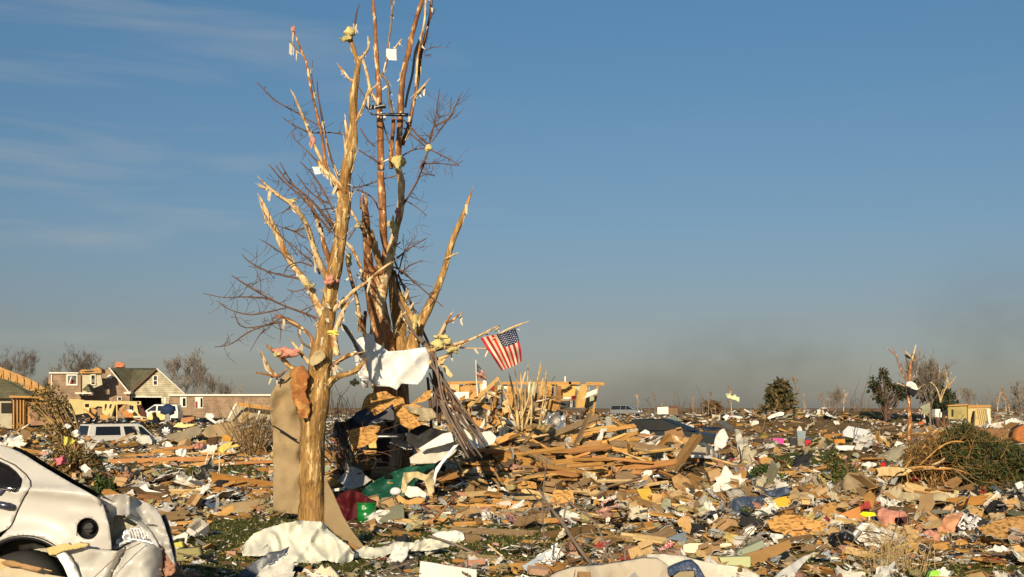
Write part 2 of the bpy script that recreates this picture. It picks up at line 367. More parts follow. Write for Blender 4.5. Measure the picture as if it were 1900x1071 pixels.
def item(name, label, cat, key, s, material, D=None, th=.01, amp=.03, fs=2.0, lean=0.0, yaw=0.0, jagpx=0, lying=False, dz=.02, smooth=True, holes=(), so=False, res=None, parent=None, crease=0, group=None, dome=None):
 pts = zp(key, s); xs = [p[0] for p in pts]; ys = [p[1] for p in pts]; cx = sum(xs) / len(xs)
 if lying: fn = lie(dz, amp, fs, dome)
 else:
  hd = hitD(cx, min(max(ys), 1090)) - .08 if max(ys) > HOR + 12 else 900
  D = hd if D is None else min(D, hd)
  fn = stand(D, lean, amp, fs, max(ys), yaw, cx, crease)
 mb = patch(key, s, fn, th, res, jagpx, holes, so, lying)
 if max(ys) > HOR + 12: KEEP.append((pts, D if D and not lying else hitD(cx, min(max(ys), 1090))))
 o = link(name, mb, material, parent, smooth)
 if parent is None: tag(o, label, cat, group)
 elif label: o['label'] = label
 return o
def plank_mesh(L, w, t, seed=0, mb=None, M=None):
 """board with splintered ends, length along X"""
 rnd = random.Random(seed); mb = mb or MB(); n = 4; V = []; Fc = []
 xs0 = [-L / 2 + rnd.uniform(0, w * .9) for _ in range(n + 1)]; xs1 = [L / 2 - rnd.uniform(0, w * .9) for _ in range(n + 1)]
 for z in (-t / 2, t / 2):
  for i in range(n + 1):
   y = -w / 2 + w * i / n; V += [Vector((xs0[i], y, z)), Vector((xs1[i], y, z))]
 m = 2 * (n + 1)
 for i in range(n):
  a = 2 * i; Fc += [(a, a + 2, a + 3, a + 1), (a + m, a + 1 + m, a + 3 + m, a + 2 + m), (a, a + m, a + 2 + m, a + 2), (a + 1, a + 3, a + 3 + m, a + 1 + m)]
 Fc += [(0, 1, 1 + m, m), (2 * n, 2 * n + m, 2 * n + 1 + m, 2 * n + 1)]
 if M is not None: V = [M @ v for v in V]
 mb.add(V, Fc); return mb
def board(name, label, cat, a, b, w=.09, t=.04, material=None, parent=None, group=None, roll=0, seed=None):
 """board between two world points"""
 a, b = Vector(a), Vector(b); pa, pb = unP(a), unP(b); k = w / 2 * FPX / a.y; KEEP.append(([(pa[0], pa[1] - k), (pb[0], pb[1] - k), (pb[0], pb[1] + k), (pa[0], pa[1] + k)], min(a.y, b.y)))
 d = b - a; L = d.length; q = d.to_track_quat('X', 'Z'); mid = (a + b) / 2
 M = Matrix.Translation(mid) @ q.to_matrix().to_4x4() @ Matrix.Rotation(roll, 4, 'X')
 seed = seed if seed is not None else int(L * 1000)
 if parent is None:
  mb = plank_mesh(L, w, t, seed); me_o = link(name, mb, material or PINE, None, False, origin=(0, 0, 0)); me_o.matrix_world = M; tag(me_o, label, cat, group); _orig[me_o.name] = mid; return me_o
 mb = plank_mesh(L, w, t, seed, M=M); o = link(name, mb, material or PINE, parent)
 if label: o['label'] = label
 return o
def blob(c, r, seed, sub=2, rough=.45, sq=(1, 1, 1), fr=1.3):
 bm = bmesh.new(); bmesh.ops.create_icosphere(bm, subdivisions=sub, radius=1); V = []
 for v in bm.verts:
  k = 1 + rough * mnoise.noise(v.co * fr + Vector((seed * 3.1, 0, 0))) + rough * .5 * mnoise.noise(v.co * fr * 2.8 + Vector((seed * 3.1, 4, 0))) + rough * .35 * mnoise.noise(v.co * fr * 6 + Vector((seed, 0, 4)))
  V.append(Vector((v.co.x * sq[0], v.co.y * sq[1], v.co.z * sq[2])) * k * r + Vector(c))
 F = [tuple(v.index for v in f.verts) for f in bm.faces]; bm.free(); return MB().add(V, F)
# ------------------------------------------------------------------ ground: one sheet to the horizon
def build_ground():
 ys = [-40, -20, -8, 0, 4, 7]; y = 9.0
 while y < 6000: ys.append(y); y *= 1.0135 if y < 120 else (1.03 if y < 400 else 1.12)
 ys = np.array(ys); nx = 230; k = np.linspace(-1, 1, nx)
 xs = np.sinh(k * 6.2) / math.sinh(6.2) * 4500
 # columns fan out with distance near the camera so that heaps keep their shape
 X = np.zeros((len(ys), nx)); Y = np.repeat(ys[:, None], nx, 1)
 for i, yy in enumerate(ys):
  w = max(14, abs(yy) * .62); inner = np.linspace(-w, w, nx - 40); outer = w + np.geomspace(2, 5200, 20)
  X[i] = np.concatenate([-outer[::-1], inner, outer])
 Zz = H(X, Y); Zz += .02 * np.sin(X * 9 + Y * 3) * np.sin(Y * 7 - X * 5) * (Y > 9) * (Y < 60)
 v = np.stack([X, Y, Zz], -1).reshape(-1, 3); ny = len(ys); f = []
 for i in range(ny - 1):
  for j in range(nx - 1):
   a = i * nx + j; f.append((a, a + 1, a + nx + 1, a + nx))
 me = bpy.data.meshes.new('ground'); me.from_pydata(v.tolist(), [], f); me.update(); me.shade_smooth()
 op = openness(X, Y).reshape(-1); hp = np.clip(heapness(X, Y).reshape(-1) * 2, 0, 1)
 at = me.attributes.new('col', 'FLOAT_COLOR', 'POINT'); d = np.ones((len(op), 4), 'f'); d[:, 0] = op; d[:, 1] = hp
 d[:, 2] = np.clip((Y.reshape(-1) - 60) / 60, 0, 1); at.data.foreach_set('color', d.reshape(-1))
 m, n, l, b = new_mat('ground_soil_and_grass')
 t = n.new("ShaderNodeTexCoord"); a = n.new("ShaderNodeAttribute"); a.attribute_name = 'col'; sp = n.new("ShaderNodeSeparateColor"); l.new(a.outputs['Color'], sp.inputs[0])
 def noise(s, det=8, rough=.65):
  z = n.new("ShaderNodeTexNoise"); z.inputs['Scale'].default_value = s; z.inputs['Detail'].default_value = det; z.inputs['Roughness'].default_value = rough; l.new(t.outputs['Object'], z.inputs['Vector']); return z
 def ramp(src, p0, p1, c0=(0, 0, 0, 1), c1=(1, 1, 1, 1)):
  r = n.new("ShaderNodeValToRGB"); r.color_ramp.elements[0].position = p0; r.color_ramp.elements[1].position = p1; r.color_ramp.elements[0].color = c0; r.color_ramp.elements[1].color = c1; l.new(src, r.inputs[0]); return r
 def mixc(fac, c1, c2, bt='MIX'):
  x = n.new("ShaderNodeMixRGB"); x.blend_type = bt
  for sck, q in (('Fac', fac), ('Color1', c1), ('Color2', c2)):
   if hasattr(q, 'links') or hasattr(q, 'is_linked'): l.new(q, x.inputs[sck])
   else: x.inputs[sck].default_value = q
  return x.outputs[0]
 soil = ramp(noise(2.2).outputs['Fac'], .35, .68, (.060, .036, .018, 1), (.19, .115, .048, 1)).outputs[0]
 straw = ramp(noise(14, 6, .7).outputs['Fac'], .45, .62).outputs[0]
 c = mixc(straw, soil, (.25, .155, .06, 1))
 gr = ramp(noise(9, 8, .75).outputs['Fac'], .35, .65, (.050, .065, .012, 1), (.17, .16, .035, 1)).outputs[0]
 gm = n.new("ShaderNodeMath"); gm.operation = 'ADD'; l.new(sp.outputs[0], gm.inputs[0]); l.new(noise(.9, 6).outputs['Fac'], gm.inputs[1])
 gmask = ramp(gm.outputs[0], .78, 1.12).outputs[0]
 far = n.new("ShaderNodeMath"); far.operation = 'MULTIPLY_ADD'; far.inputs[1].default_value = -.75; far.inputs[2].default_value = 1; l.new(sp.outputs[2], far.inputs[0])
 gm2 = n.new("ShaderNodeMath"); gm2.operation = 'MULTIPLY'; l.new(gmask, gm2.inputs[0]); l.new(far.outputs[0], gm2.inputs[1])
 c = mixc(gm2.outputs[0], c, gr)
 # small litter, soil tones only where it is geometry no longer
 v = n.new("ShaderNodeTexVoronoi"); v.inputs['Scale'].default_value = 1.1; l.new(t.outputs['Object'], v.inputs['Vector'])
 vs = n.new("ShaderNodeSeparateColor"); l.new(v.outputs['Color'], vs.inputs[0])
 lit = ramp(vs.outputs[0], .0, 1.0, (.10, .06, .03, 1), (.55, .45, .30, 1)).outputs[0]
 lm = n.new("ShaderNodeMath"); lm.operation = 'MULTIPLY'; lm.inputs[1].default_value = .55; l.new(sp.outputs[2], lm.inputs[0])
 inv = n.new("ShaderNodeMath"); inv.operation = 'SUBTRACT'; inv.inputs[0].default_value = 1; l.new(sp.outputs[0], inv.inputs[1])
 lm2 = n.new("ShaderNodeMath"); lm2.operation = 'MULTIPLY'; l.new(lm.outputs[0], lm2.inputs[0]); l.new(inv.outputs[0], lm2.inputs[1])
 c = mixc(lm2.outputs[0], c, lit)
 v2 = n.new("ShaderNodeTexVoronoi"); v2.inputs['Scale'].default_value = 16; l.new(t.outputs['Object'], v2.inputs['Vector'])
 w = ramp(v2.outputs['Distance'], .10, .16, (1, 1, 1, 1), (0, 0, 0, 1)).outputs[0]
 vc = n.new("ShaderNodeSeparateColor"); l.new(v2.outputs['Color'], vc.inputs[0]); w2 = ramp(vc.outputs[1], .62, .66).outputs[0]
 w = mixc(1.0, w, w2, 'MULTIPLY'); c = mixc(w, c, (.52, .47, .37, 1))
 l.new(c, b.inputs['Base Color']); b.inputs['Roughness'].default_value = .95; b.inputs['Specular IOR Level'].default_value = .1
 bb = n.new("ShaderNodeBump"); bb.inputs['Strength'].default_value = .9; bb.inputs['Distance'].default_value = .06; l.new(noise(18, 6, .8).outputs['Fac'], bb.inputs['Height']); l.new(bb.outputs[0], b.inputs['Normal'])
 me.materials.append(m); o = bpy.data.objects.new('ground', me); C.objects.link(o); o['kind'] = 'structure'; o['label'] = 'littered brown soil with patches of green grass'
build_ground()

# ------------------------------------------------------------------ bare trees and snags far behind
def grow(mb, p, d, L, r, lv, rnd, spread=.5, seg=4, kink=.22, up=.12, minr=.012, nb=(3, 5)):
 pts = [p]; rad = [r]; q = Vector(p); dd = Vector(d)
 for i in range(seg):
  dd = (dd + Vector((rnd.gauss(0, kink), rnd.gauss(0, kink), rnd.gauss(0, kink * .6) + up))).normalized(); q = q + dd * (L / seg); pts.append(q.copy()); rad.append(max(minr, r * (1 - .75 * (i + 1) / seg)))
 mb.tube(pts, rad, 3 if lv == 0 else (4 if r < .05 else 6), cap=False)
 if lv <= 0: return
 for i in range(rnd.randint(*nb)):
  k = rnd.uniform(.3, 1); idx = min(seg - 1, int(k * seg)); b = pts[idx].lerp(pts[idx + 1], k * seg - idx if k < 1 else 1)
  ax = Vector((rnd.gauss(0, 1), rnd.gauss(0, 1), rnd.gauss(0, .4))).normalized()
  nd = (dd * (1 - spread) + ax * spread + Vector((0, 0, .2))).normalized()
  grow(mb, b, nd, L * rnd.uniform(.45, .72), max(minr, rad[idx] * .62), lv - 1, rnd, spread, seg, kink, up, minr, nb)
BGBARK = mat('far_bark', (.20, .165, .13), .9, var=.4, vs=2, bump=0)
BGPALE = mat('far_split_bark', (.34, .21, .12), .9, var=.4, vs=2, col2=(.60, .47, .30), c2s=1.2, c2t=(.5, .6), bump=0)
def bare_tree(seed, hgt, full=True, r=None, pale=False, lv=4, minr=.018, spread=.5, lean=0):
 rnd = random.Random(seed); t = MB(); br = MB(); r = r or hgt * .022
 pts = []; rad = []; q = Vector((0, 0, -.3)); d = Vector((lean, 0, 1)).normalized(); ht = hgt * (.42 if full else .8)
 for i in range(6):
  pts.append(q.copy()); rad.append(r * (1 - .6 * i / 5)); q = q + d * (ht / 5); d = (d + Vector((rnd.gauss(0, .06), rnd.gauss(0, .06), .1))).normalized()
 t.tube(pts, rad, 7)
 for i in range(7 if full else rnd.randint(2, 4)):
  k = rnd.uniform(.35, 1.0); idx = min(4, int(k * 5)); b = pts[idx].lerp(pts[idx + 1], k * 5 - idx if k < 1 else 1)
  a = rnd.uniform(0, 2 * math.pi); nd = Vector((math.cos(a) * spread, math.sin(a) * spread, 1)).normalized()
  grow(br, b, nd, hgt * (.5 if full else rnd.uniform(.12, .3)), rad[idx] * .6, lv if full else rnd.randint(0, 2), rnd, .45, minr=minr)
 if not full:
  for k in range(3):
   a = rnd.uniform(0, 6.28); br.tube([pts[-1], pts[-1] + Vector((math.cos(a) * .1 * hgt * .2, 0, hgt * rnd.uniform(.04, .1)))], [rad[-1] * .5, .01], 4)
 m = BGPALE if pale else BGBARK
 return t, br, m
_tree_cache = {}
def place_tree(key, px, D, hpx, label, group, basepy=None, full=True, pale=False, seed=1, rz=0, lv=4, lean=0, name='bare_tree', minr=.017, spread=.5):
 x = (px - CX) / FPX * D; h = hpx / S(D); z = Hs(x, D)
 k = (seed, full, pale, lv, round(lean, 1), spread)
 if k not in _tree_cache:
  t, br, m = bare_tree(seed, 8.0, full, None, pale, lv, minr * 8 / max(h, 1), spread, lean)
  e = empty(name, (x, D, z), label, 'tree', group); tr = MB(); tr.add([Vector(q) + Vector((x, D, z)) for q in t.v], t.f); b2 = MB(); b2.add([Vector(q) + Vector((x, D, z)) for q in br.v], br.f)
  a = link('trunk', tr, m, e); c = link('branches', b2, m, e); _tree_cache[k] = (a, c)
  top = max(q[2] for q in br.v + t.v); _tree_cache[k] += (top,)
 else:
  a0, c0, top = _tree_cache[k]; e = empty(name, (x, D, z), label, 'tree', group)
  for s in (a0, c0):
   d = s.copy(); C.objects.link(d); d.parent = e
 e.scale = (h / top,) * 3; e.rotation_euler.z = rz
 return e
g = 'bare trees standing beyond the wrecked houses'
place_tree('a', 150, 175, 142, 'wide bare tree above the roofless brick wall', g, seed=3)
place_tree('a', 100, 190, 90, 'low bare tree just left of the roofless brick wall', g, seed=4, rz=1)
place_tree('a', 22, 180, 138, 'tall bare tree behind the collapsed roof at the left edge', g, seed=5, rz=2)
place_tree('a', 72, 200, 64, 'small bare tree between the collapsed roof and the roofless brick wall', g, seed=3, rz=3.4)
place_tree('a', 345, 185, 132, 'bare tree with rounded crown right of the cream garage gable', g, seed=4, rz=2.6)
place_tree('a', 388, 165, 92, 'spreading bare tree over the long brick wall', g, seed=5, rz=4.1)
place_tree('a', 222, 210, 102, 'bare tree whose top shows above the green grey roof', g, seed=4, rz=5)
place_tree('a', 418, 210, 70, 'thin bare tree over the right half of the long brick wall', g, seed=3, rz=1.9)
g = 'stripped tree trunks along the horizon'
snags = [(442, 160, 64, 0, 'broken trunk with pale top over the long brick wall'), (1247, 190, 50, 3, 'clump of stripped trunks behind the small brown shed'), (1183, 210, 40, 1, 'leaning stripped trunk behind the silver minivan'),
         (1203, 200, 34, 2, 'short stripped trunks right of the silver minivan'), (1284, 230, 34, 0, 'slim stripped trunk right of the small brown shed'), (1302, 225, 33, 1, 'stripped trunk beside the round brown bush'),
         (1355, 190, 58, 2, 'stripped tree with pale cloth caught in its branches'), (1476, 200, 74, 1, 'thin snag just right of the tall brown evergreen'), (1492, 235, 42, 0, 'short snag beyond the tall brown evergreen'),
         (1548, 190, 60, 3, 'fine bare tree halfway between the two evergreens'), (1562, 230, 45, 2, 'faint bare tree beyond the open brown field'), (1792, 150, 60, 1, 'reddish bare tree behind the yellow wall'),
         (1758, 140, 90, 4, 'pale forked snag behind the white cabinets'), (1830, 160, 50, 0, 'stub of a trunk behind the tan wall with a black window'), (1846, 170, 60, 2, 'pale thin trunk right of the tan wall'),
         (1818, 165, 45, 3, 'short pole like snag over the tan wall'), (1868, 200, 44, 2, 'low snag near the right edge on the horizon'), (510, 150, 40, 3, 'small snag left of the hanging carpet'), (1320, 260, 26, 1, 'distant snag at the edge of the brown field'),
         (1590, 260, 30, 0, 'distant bare stem left of the dark evergreen')]
for i, (px, D, hpx, sd, lab) in enumerate(snags):
 place_tree('s', px, D, hpx, lab, g, seed=20 + sd, full=False, pale=(i % 2 == 0), rz=i * 1.3, lv=2, name='stripped_tree', minr=.03, spread=.3)
_r = random.Random(8); _hl = [(1183, 'the silver minivan'), (1248, 'the brown block shed'), (1320, 'the round brown bush'), (1355, 'the pale cloth tree'), (1440, 'the tall brown evergreen'), (1548, 'the fine twiggy tree'), (1640, 'the dark ragged evergreen'), (1760, 'the yellowish wall'), (1845, 'the tan wall corner')]
for i in range(34):
 px = _r.uniform(1140, 1900); n_ = min(_hl, key=lambda q: abs(q[0] - px)); hp_ = _r.uniform(16, 52)
 place_tree('s', px, _r.uniform(170, 290), hp_, f"{'tall' if hp_ > 34 else 'short'} {'pale' if i % 2 else 'dark'} stripped stem on the horizon {'left' if px < n_[0] else 'right'} of {n_[1]}", g, seed=20 + i % 5, full=False, pale=(i % 2 == 1), rz=i * 1.7, lv=2, name='stripped_tree', minr=.03, spread=.3)
for i, (px, D, hpx, lab) in enumerate([(1548, 170, 60, 'fine twiggy tree left of the dark broken evergreen'), (1792, 180, 58, 'twiggy bare tree above the yellow wall')]):
 place_tree('a', px, D, hpx, lab, 'bare trees standing beyond the wrecked houses', seed=4 + i, rz=i * 2 + 1)
# a line of brush and broken woods on the horizon, one mass
def brush_line():
 rnd = random.Random(5); mb = MB()
 for i in range(1500):
  D = rnd.uniform(250, 520); px = rnd.uniform(-250, 2150); x = (px - CX) / FPX * D; z = Hs(x, D); h = (abs(rnd.gauss(0, 1)) * 2.2 + .4) * (.45 + max(0, math.sin(px * .021) + .5 * math.sin(px * .053)))
  if 1060 < px < 1240: h *= .5
  d = Vector((rnd.gauss(0, .18), rnd.gauss(0, .1), 1)); p = Vector((x, D, z - .2))
  mb.tube([p, p + d * h * .5, p + d * h + Vector((rnd.gauss(0, .4), 0, 0))], [.10, .07, .03], 3, cap=False)
  if rnd.random() < .8:
   q = p + d * h * rnd.uniform(.3, .7); mb.tube([q, q + Vector((rnd.gauss(0, 1.2), 0, rnd.uniform(.4, 1.2)))], [.06, .02], 3, cap=False)
 for i in range(260):
  D = rnd.uniform(260, 520); px = rnd.uniform(-250, 2150); x = (px - CX) / FPX * D; z = Hs(x, D)
  b = blob((x, D, z + .2), rnd.uniform(.5, 1.3), i, 1, .6, (2.6, 1, .8)); mb.add(b.v, b.f)
 tag(link('brush', mb, mat('far_brush', (.15, .10, .065), .95, var=.5, vs=.6, bump=0), origin=(0, 380, 0)), 'low brown brush and shredded woods along the horizon', None, kind='stuff')
brush_line()

# ------------------------------------------------------------------ leaf masses
def leaf_mesh(pts, size, rnd, cols, droop=.2, elong=2.4, normal_spread=1.0):
 n = len(pts); P0 = np.array([tuple(p) for p in pts]); d = np.random.normal(size=(n, 3)); d[:, 2] -= droop; d /= np.linalg.norm(d, axis=1)[:, None]
 e = np.cross(d, np.random.normal(size=(n, 3))); e /= np.linalg.norm(e, axis=1)[:, None]; s = size * np.random.uniform(.5, 1.5, (n, 1))
 a = P0; b = P0 + d * s * elong * .5 + e * s * .5; c = P0 + d * s * elong; f = P0 + d * s * elong * .5 - e * s * .5
 V = np.stack([a, b, c, f], 1).reshape(-1, 3); F = np.arange(n * 4).reshape(-1, 4)
 ci = np.random.randint(0, len(cols), n); col = np.array(cols)[ci] * np.random.uniform(.7, 1.3, (n, 1)); return V, F, np.repeat(col, 4, 0)
def link_np(name, V, F, col, material, parent=None, origin=(0, 0, 0)):
 o = _orig[parent.name] if parent is not None else Vector(origin)
 V = V - np.array(tuple(o)); me = bpy.data.meshes.new(name); nv, nf, k = len(V), len(F), F.shape[1]
 me.vertices.add(nv); me.vertices.foreach_set('co', V.astype('f').reshape(-1)); me.loops.add(nf * k); me.loops.foreach_set('vertex_index', F.astype('i').reshape(-1))
 me.polygons.add(nf); me.polygons.foreach_set('loop_start', np.arange(0, nf * k, k, dtype='i')); me.polygons.foreach_set('loop_total', np.full(nf, k, 'i')); me.update(calc_edges=True)
 if col is not None:
  a = me.attributes.new('col', 'FLOAT_COLOR', 'POINT'); c4 = np.ones((nv, 4), 'f'); c4[:, :3] = np.clip(col, 0, 1); a.data.foreach_set('color', c4.reshape(-1))
 me.materials.append(material); ob = bpy.data.objects.new(name, me); C.objects.link(ob)
 if parent is not None: ob.parent = parent
 else: ob.location = o
 _orig[ob.name] = o; return ob
LEAF = mat('leaves', src='attr', rough=.7, var=.3, vs=3, bump=0)
GRN = [(.035, .06, .015), (.055, .085, .02), (.085, .11, .025), (.03, .05, .012), (.13, .10, .03)]
BRN = [(.20, .12, .035), (.14, .085, .03), (.26, .17, .06), (.10, .07, .025), (.07, .075, .02)]
DGR = [(.02, .032, .014), (.03, .045, .018), (.045, .055, .02), (.06, .05, .02)]
def clumps(cl, per, rnd):
 """points in a set of clumps (centre, radius)"""
 out = []
 for c, r in cl:
  for _ in range(int(per * r * r) + 4):
   v = Vector((rnd.gauss(0, 1), rnd.gauss(0, 1), rnd.gauss(0, 1))); v = v.normalized() * r * rnd.uniform(.35, 1.05) ** .5; v.z *= .75; out.append(Vector(c) + v)
 return out
def evergreen(px, D, outline, label, cols, name='evergreen_tree', size=.10, per=260, seed=1, ncl=40, rcl=.35, depth=1.0, twigs=12, extra=None, basez=None, cat='tree', trunk=True, group=None):
 """outline: photo polygon of the crown, filled with separate clumps at this distance"""
 rnd = random.Random(seed); x = (px - CX) / FPX * D; z = Hs(x, D); e = empty(name, (x, D, z), label, cat, group)
 xs = [p[0] for p in outline]; ys = [p[1] for p in outline]; cl = []; tries = 0
 while len(cl) < ncl and tries < 4000:
  tries += 1; qx, qy = rnd.uniform(min(xs), max(xs)), rnd.uniform(min(ys), max(ys))
  if inside(qx, qy, outline): cl.append((P(qx, qy, D + rnd.uniform(-depth, depth)), rcl * rnd.uniform(.5, 1.25)))
 pts = clumps(cl, per / rcl / rcl * .1, rnd); V, F, c = leaf_mesh(pts, size, rnd, cols); fo = link_np('foliage', V, F, c, LEAF, e); fo['kind'] = 'stuff'
 br = MB(); base = Vector((x, D, z - .1)); top = P(px, min(ys) + 4, D)
 for c0, r0 in cl[:twigs * 3]:
  k = rnd.uniform(.1, .7); q = base.lerp(Vector((x, D, c0.z)), k); br.tube([q, q.lerp(c0, .5) + Vector((rnd.gauss(0, .05), rnd.gauss(0, .05), .06)), c0], [.016 + .0004 * D, .012 + .0003 * D, .005 + .0001 * D], 4, cap=False)
 link('branches', br, TWIG if not extra else extra, e)
 if trunk:
  t = MB().tube([base, base.lerp(top, .4) + Vector((.02, 0, 0)), base.lerp(top, .9)], [.06 + .001 * D, .045 + .001 * D, .02], 6); link('trunk', t, TWIG, e)
 return e
# ------------------------------------------------------------------ the two broken trees in the middle
def limb3(key, s, D, wob=.0, seed=0, step=7, slope=0.0, y0=None):
 """control points (x, y, width in photo pixels) -> world path and radii at distance D"""
 x0, y0_, f = Z[key]; pts = []
 for t in s.split():
  v = [float(q) for q in t.split(',')]; pts.append((x0 + v[0] * f, y0_ + v[1] * f, v[2]))
 sp = spline(pts, step); out = []; rad = []; L = 0; n = len(sp)
 for i, q in enumerate(sp):
  d = D + slope * i / max(1, n - 1) + wob * math.sin(math.pi * i / max(1, n - 1)) * mnoise.noise((i * .13 + seed * 7.7, seed, 0)); out.append(P(q[0], q[1], d)); rad.append(max(.004, q[2] / 2 / S(D) * (.86 if D > 20 and q[2] > 5 else .93)))
 return out, rad
def limb(name, e, key, s, D, m, n=10, rough=.35, wob=.25, seed=0, slope=0.0, splinter=0, label=None):
 p, r = limb3(key, s, D, wob, seed, slope=slope); mb = MB().tube(p, r, n, rough)
 if splinter:                                       # torn end: long shards at the last point
  rnd = random.Random(seed); d = (p[-1] - p[-3]).normalized()
  for k in range(splinter):
   o = Vector((rnd.gauss(0, 1), rnd.gauss(0, 1), rnd.gauss(0, 1))) * r[-1] * .6; L = r[-1] * rnd.uniform(2.5, 8)
   mb.tube([p[-2] + o, p[-1] + o + d * L * .5, p[-1] + o * 1.3 + d * L], [r[-1] * .45, r[-1] * .28, .002], 4)
 ob = link(name, mb, m, e, True)
 if label: ob['label'] = label
 return p, r
def twig_set(name, e, sets, D, m=TWIG, seed=0, scale=1.0):
 """thin branches: list of (key, points with widths, offset in distance); each grows side twigs"""
 rnd = random.Random(seed); mb = MB()
 for key, s, dd in sets:
  p, r = limb3(key, s, D + dd, .2, rnd.random() * 9, step=9); mb.tube(p, [max(q * scale, .0042) for q in r], 5, .2)
  for k in range(int(len(p) * .8)):
   i = rnd.randint(1, len(p) - 2); d = (p[i + 1] - p[i]).normalized(); side = Vector((rnd.gauss(0, 1), rnd.gauss(0, .6), rnd.gauss(.1, .8))).normalized()
   grow(mb, p[i], (d * .55 + side * .6).normalized(), rnd.uniform(.12, .45), max(.004, r[i] * .5), 1 if rnd.random() < .4 else 0, rnd, .5, 3, .3, .05, .0035, (1, 3))
 o = link(name, mb, m, e); o['kind'] = 'stuff'; return o
T1D, T2D = 19.0, 22.0
b1 = P(580, 968, T1D); b1.z = Hs(b1.x, T1D)
tree1 = empty('broken_tree', b1, 'tall splintered tree with thick tan trunk rising from the crumpled white sheet', 'tree', 'broken trees in the middle of the debris field')
limb('trunk', tree1, 'O', '581,985,52 579,965,48 578,900,46 577,830,45 581,775,48 589,735,52 595,690,46 600,640,37 604,600,34 610,560,29 621,500,27 632,440,25 638,380,25 641,330,24 651,280,20 655,230,17 655,180,16 661,140,12 665,112,11', T1D, BARK, 22, .34, .18, 1)
LB1 = [('O', '665,118,10 658,98,9 652,78,8 648,62,7', BARK, 3), ('O', '666,110,7 675,103,6 683,90,5 684,78,4 683,68,3', PEEL, 0), ('O', '650,80,5 658,45,4 662,22,3 667,8,2', TWIG, 0),
       ('O', '657,150,7 648,147,6 640,136,5 631,124,4', PEEL, 2), ('T1', '990,800,8 1045,700,7 1060,650,8 1090,590,5 1130,550,3 1160,530,2', PEEL, 0),
       ('T2', '630,800,17 600,745,18 575,690,16 555,640,15 520,590,14 470,520,13 420,440,13 380,350,12 345,270,9 318,210,6 300,175,3', PEEL, 3), ('T2', '640,590,14 610,530,12 580,470,12 560,400,11 540,330,10 505,265,9 450,205,8 375,155,7 310,95,4', PEEL, 2),
       ('T2', '305,210,2 330,290,5 345,310,8', PEEL, 0), ('T2', '295,125,3 340,135,4 372,155,6', PEEL, 0),
       ('T1', '960,1090,12 945,1000,9 945,850,8 935,770,5', PEEL, 2), ('T2', '660,540,11 620,420,10 600,330,9 560,230,8 520,180,5', BARK2, 0),
       ('Q4', '600,600,20 680,450,22 760,370,16 850,320,12 940,300,10 1020,260,10 1060,220,9 1110,170,4', BARK, 3), ('Q4', '740,260,12 790,210,10 850,160,9 940,110,9 1040,90,4', BARK2, 1),
       ('T2', '600,800,12 660,740,11 720,690,9 770,640,7 830,600,6 890,545,5 950,505,3', PEEL, 1), ('O', '625,660,14 620,625,11 628,600,9 638,575,7 648,560,5', PEEL, 1),
       ('Q4', '560,400,18 470,280,9 340,240,9 280,180,9 210,110,8 150,60,7 85,5,4', BARK, 3), ('Q4', '215,330,6 150,290,6 100,230,6 30,100,4', PEEL, 2), ('Q4', '-30,290,3 60,305,4 140,320,4 220,330,5 290,250,4', BARK2, 0),
       ('Q4', '600,230,14 520,180,10 440,80,8 350,-30,4', PEEL, 2), ('T2', '610,920,9 565,915,8 560,880,7 525,840,7 450,790,7 380,765,5', BARK2, 1), ('T2', '580,940,5 515,905,5 495,870,4 490,835,3', TWIGP, 0),
       ('T1', '935,1240,8 850,1150,7 810,1050,7 790,900,6 760,760,6 725,620,5 700,480,5 685,400,5 650,320,4 605,205,3 585,165,2', BARK2, 0), ('T1', '930,1210,8 850,1130,8 800,1060,7 745,950,7 705,850,6 660,740,6 630,670,5 600,600,3 585,585,2', PEEL, 0),
       ('T1', '650,340,2 605,295,2 575,260,2', TWIGP, 0), ('T1', '930,1190,6 860,1060,5 820,920,4 790,780,4 760,610,3 755,520,2', TWIG, 0), ('T1', '745,620,2 720,490,2 727,390,1.5', TWIG, 0), ('O', '610,322,9 622,345,9 632,372,9', PEEL, 0),
       ('O', '590,300,7 600,315,8 612,328,9', PEEL, 0)]
for i, (k, s, m, sp_) in enumerate(LB1): limb('limb', tree1, k, s, T1D, m, 9, .4, .22, 30 + i, splinter=sp_)
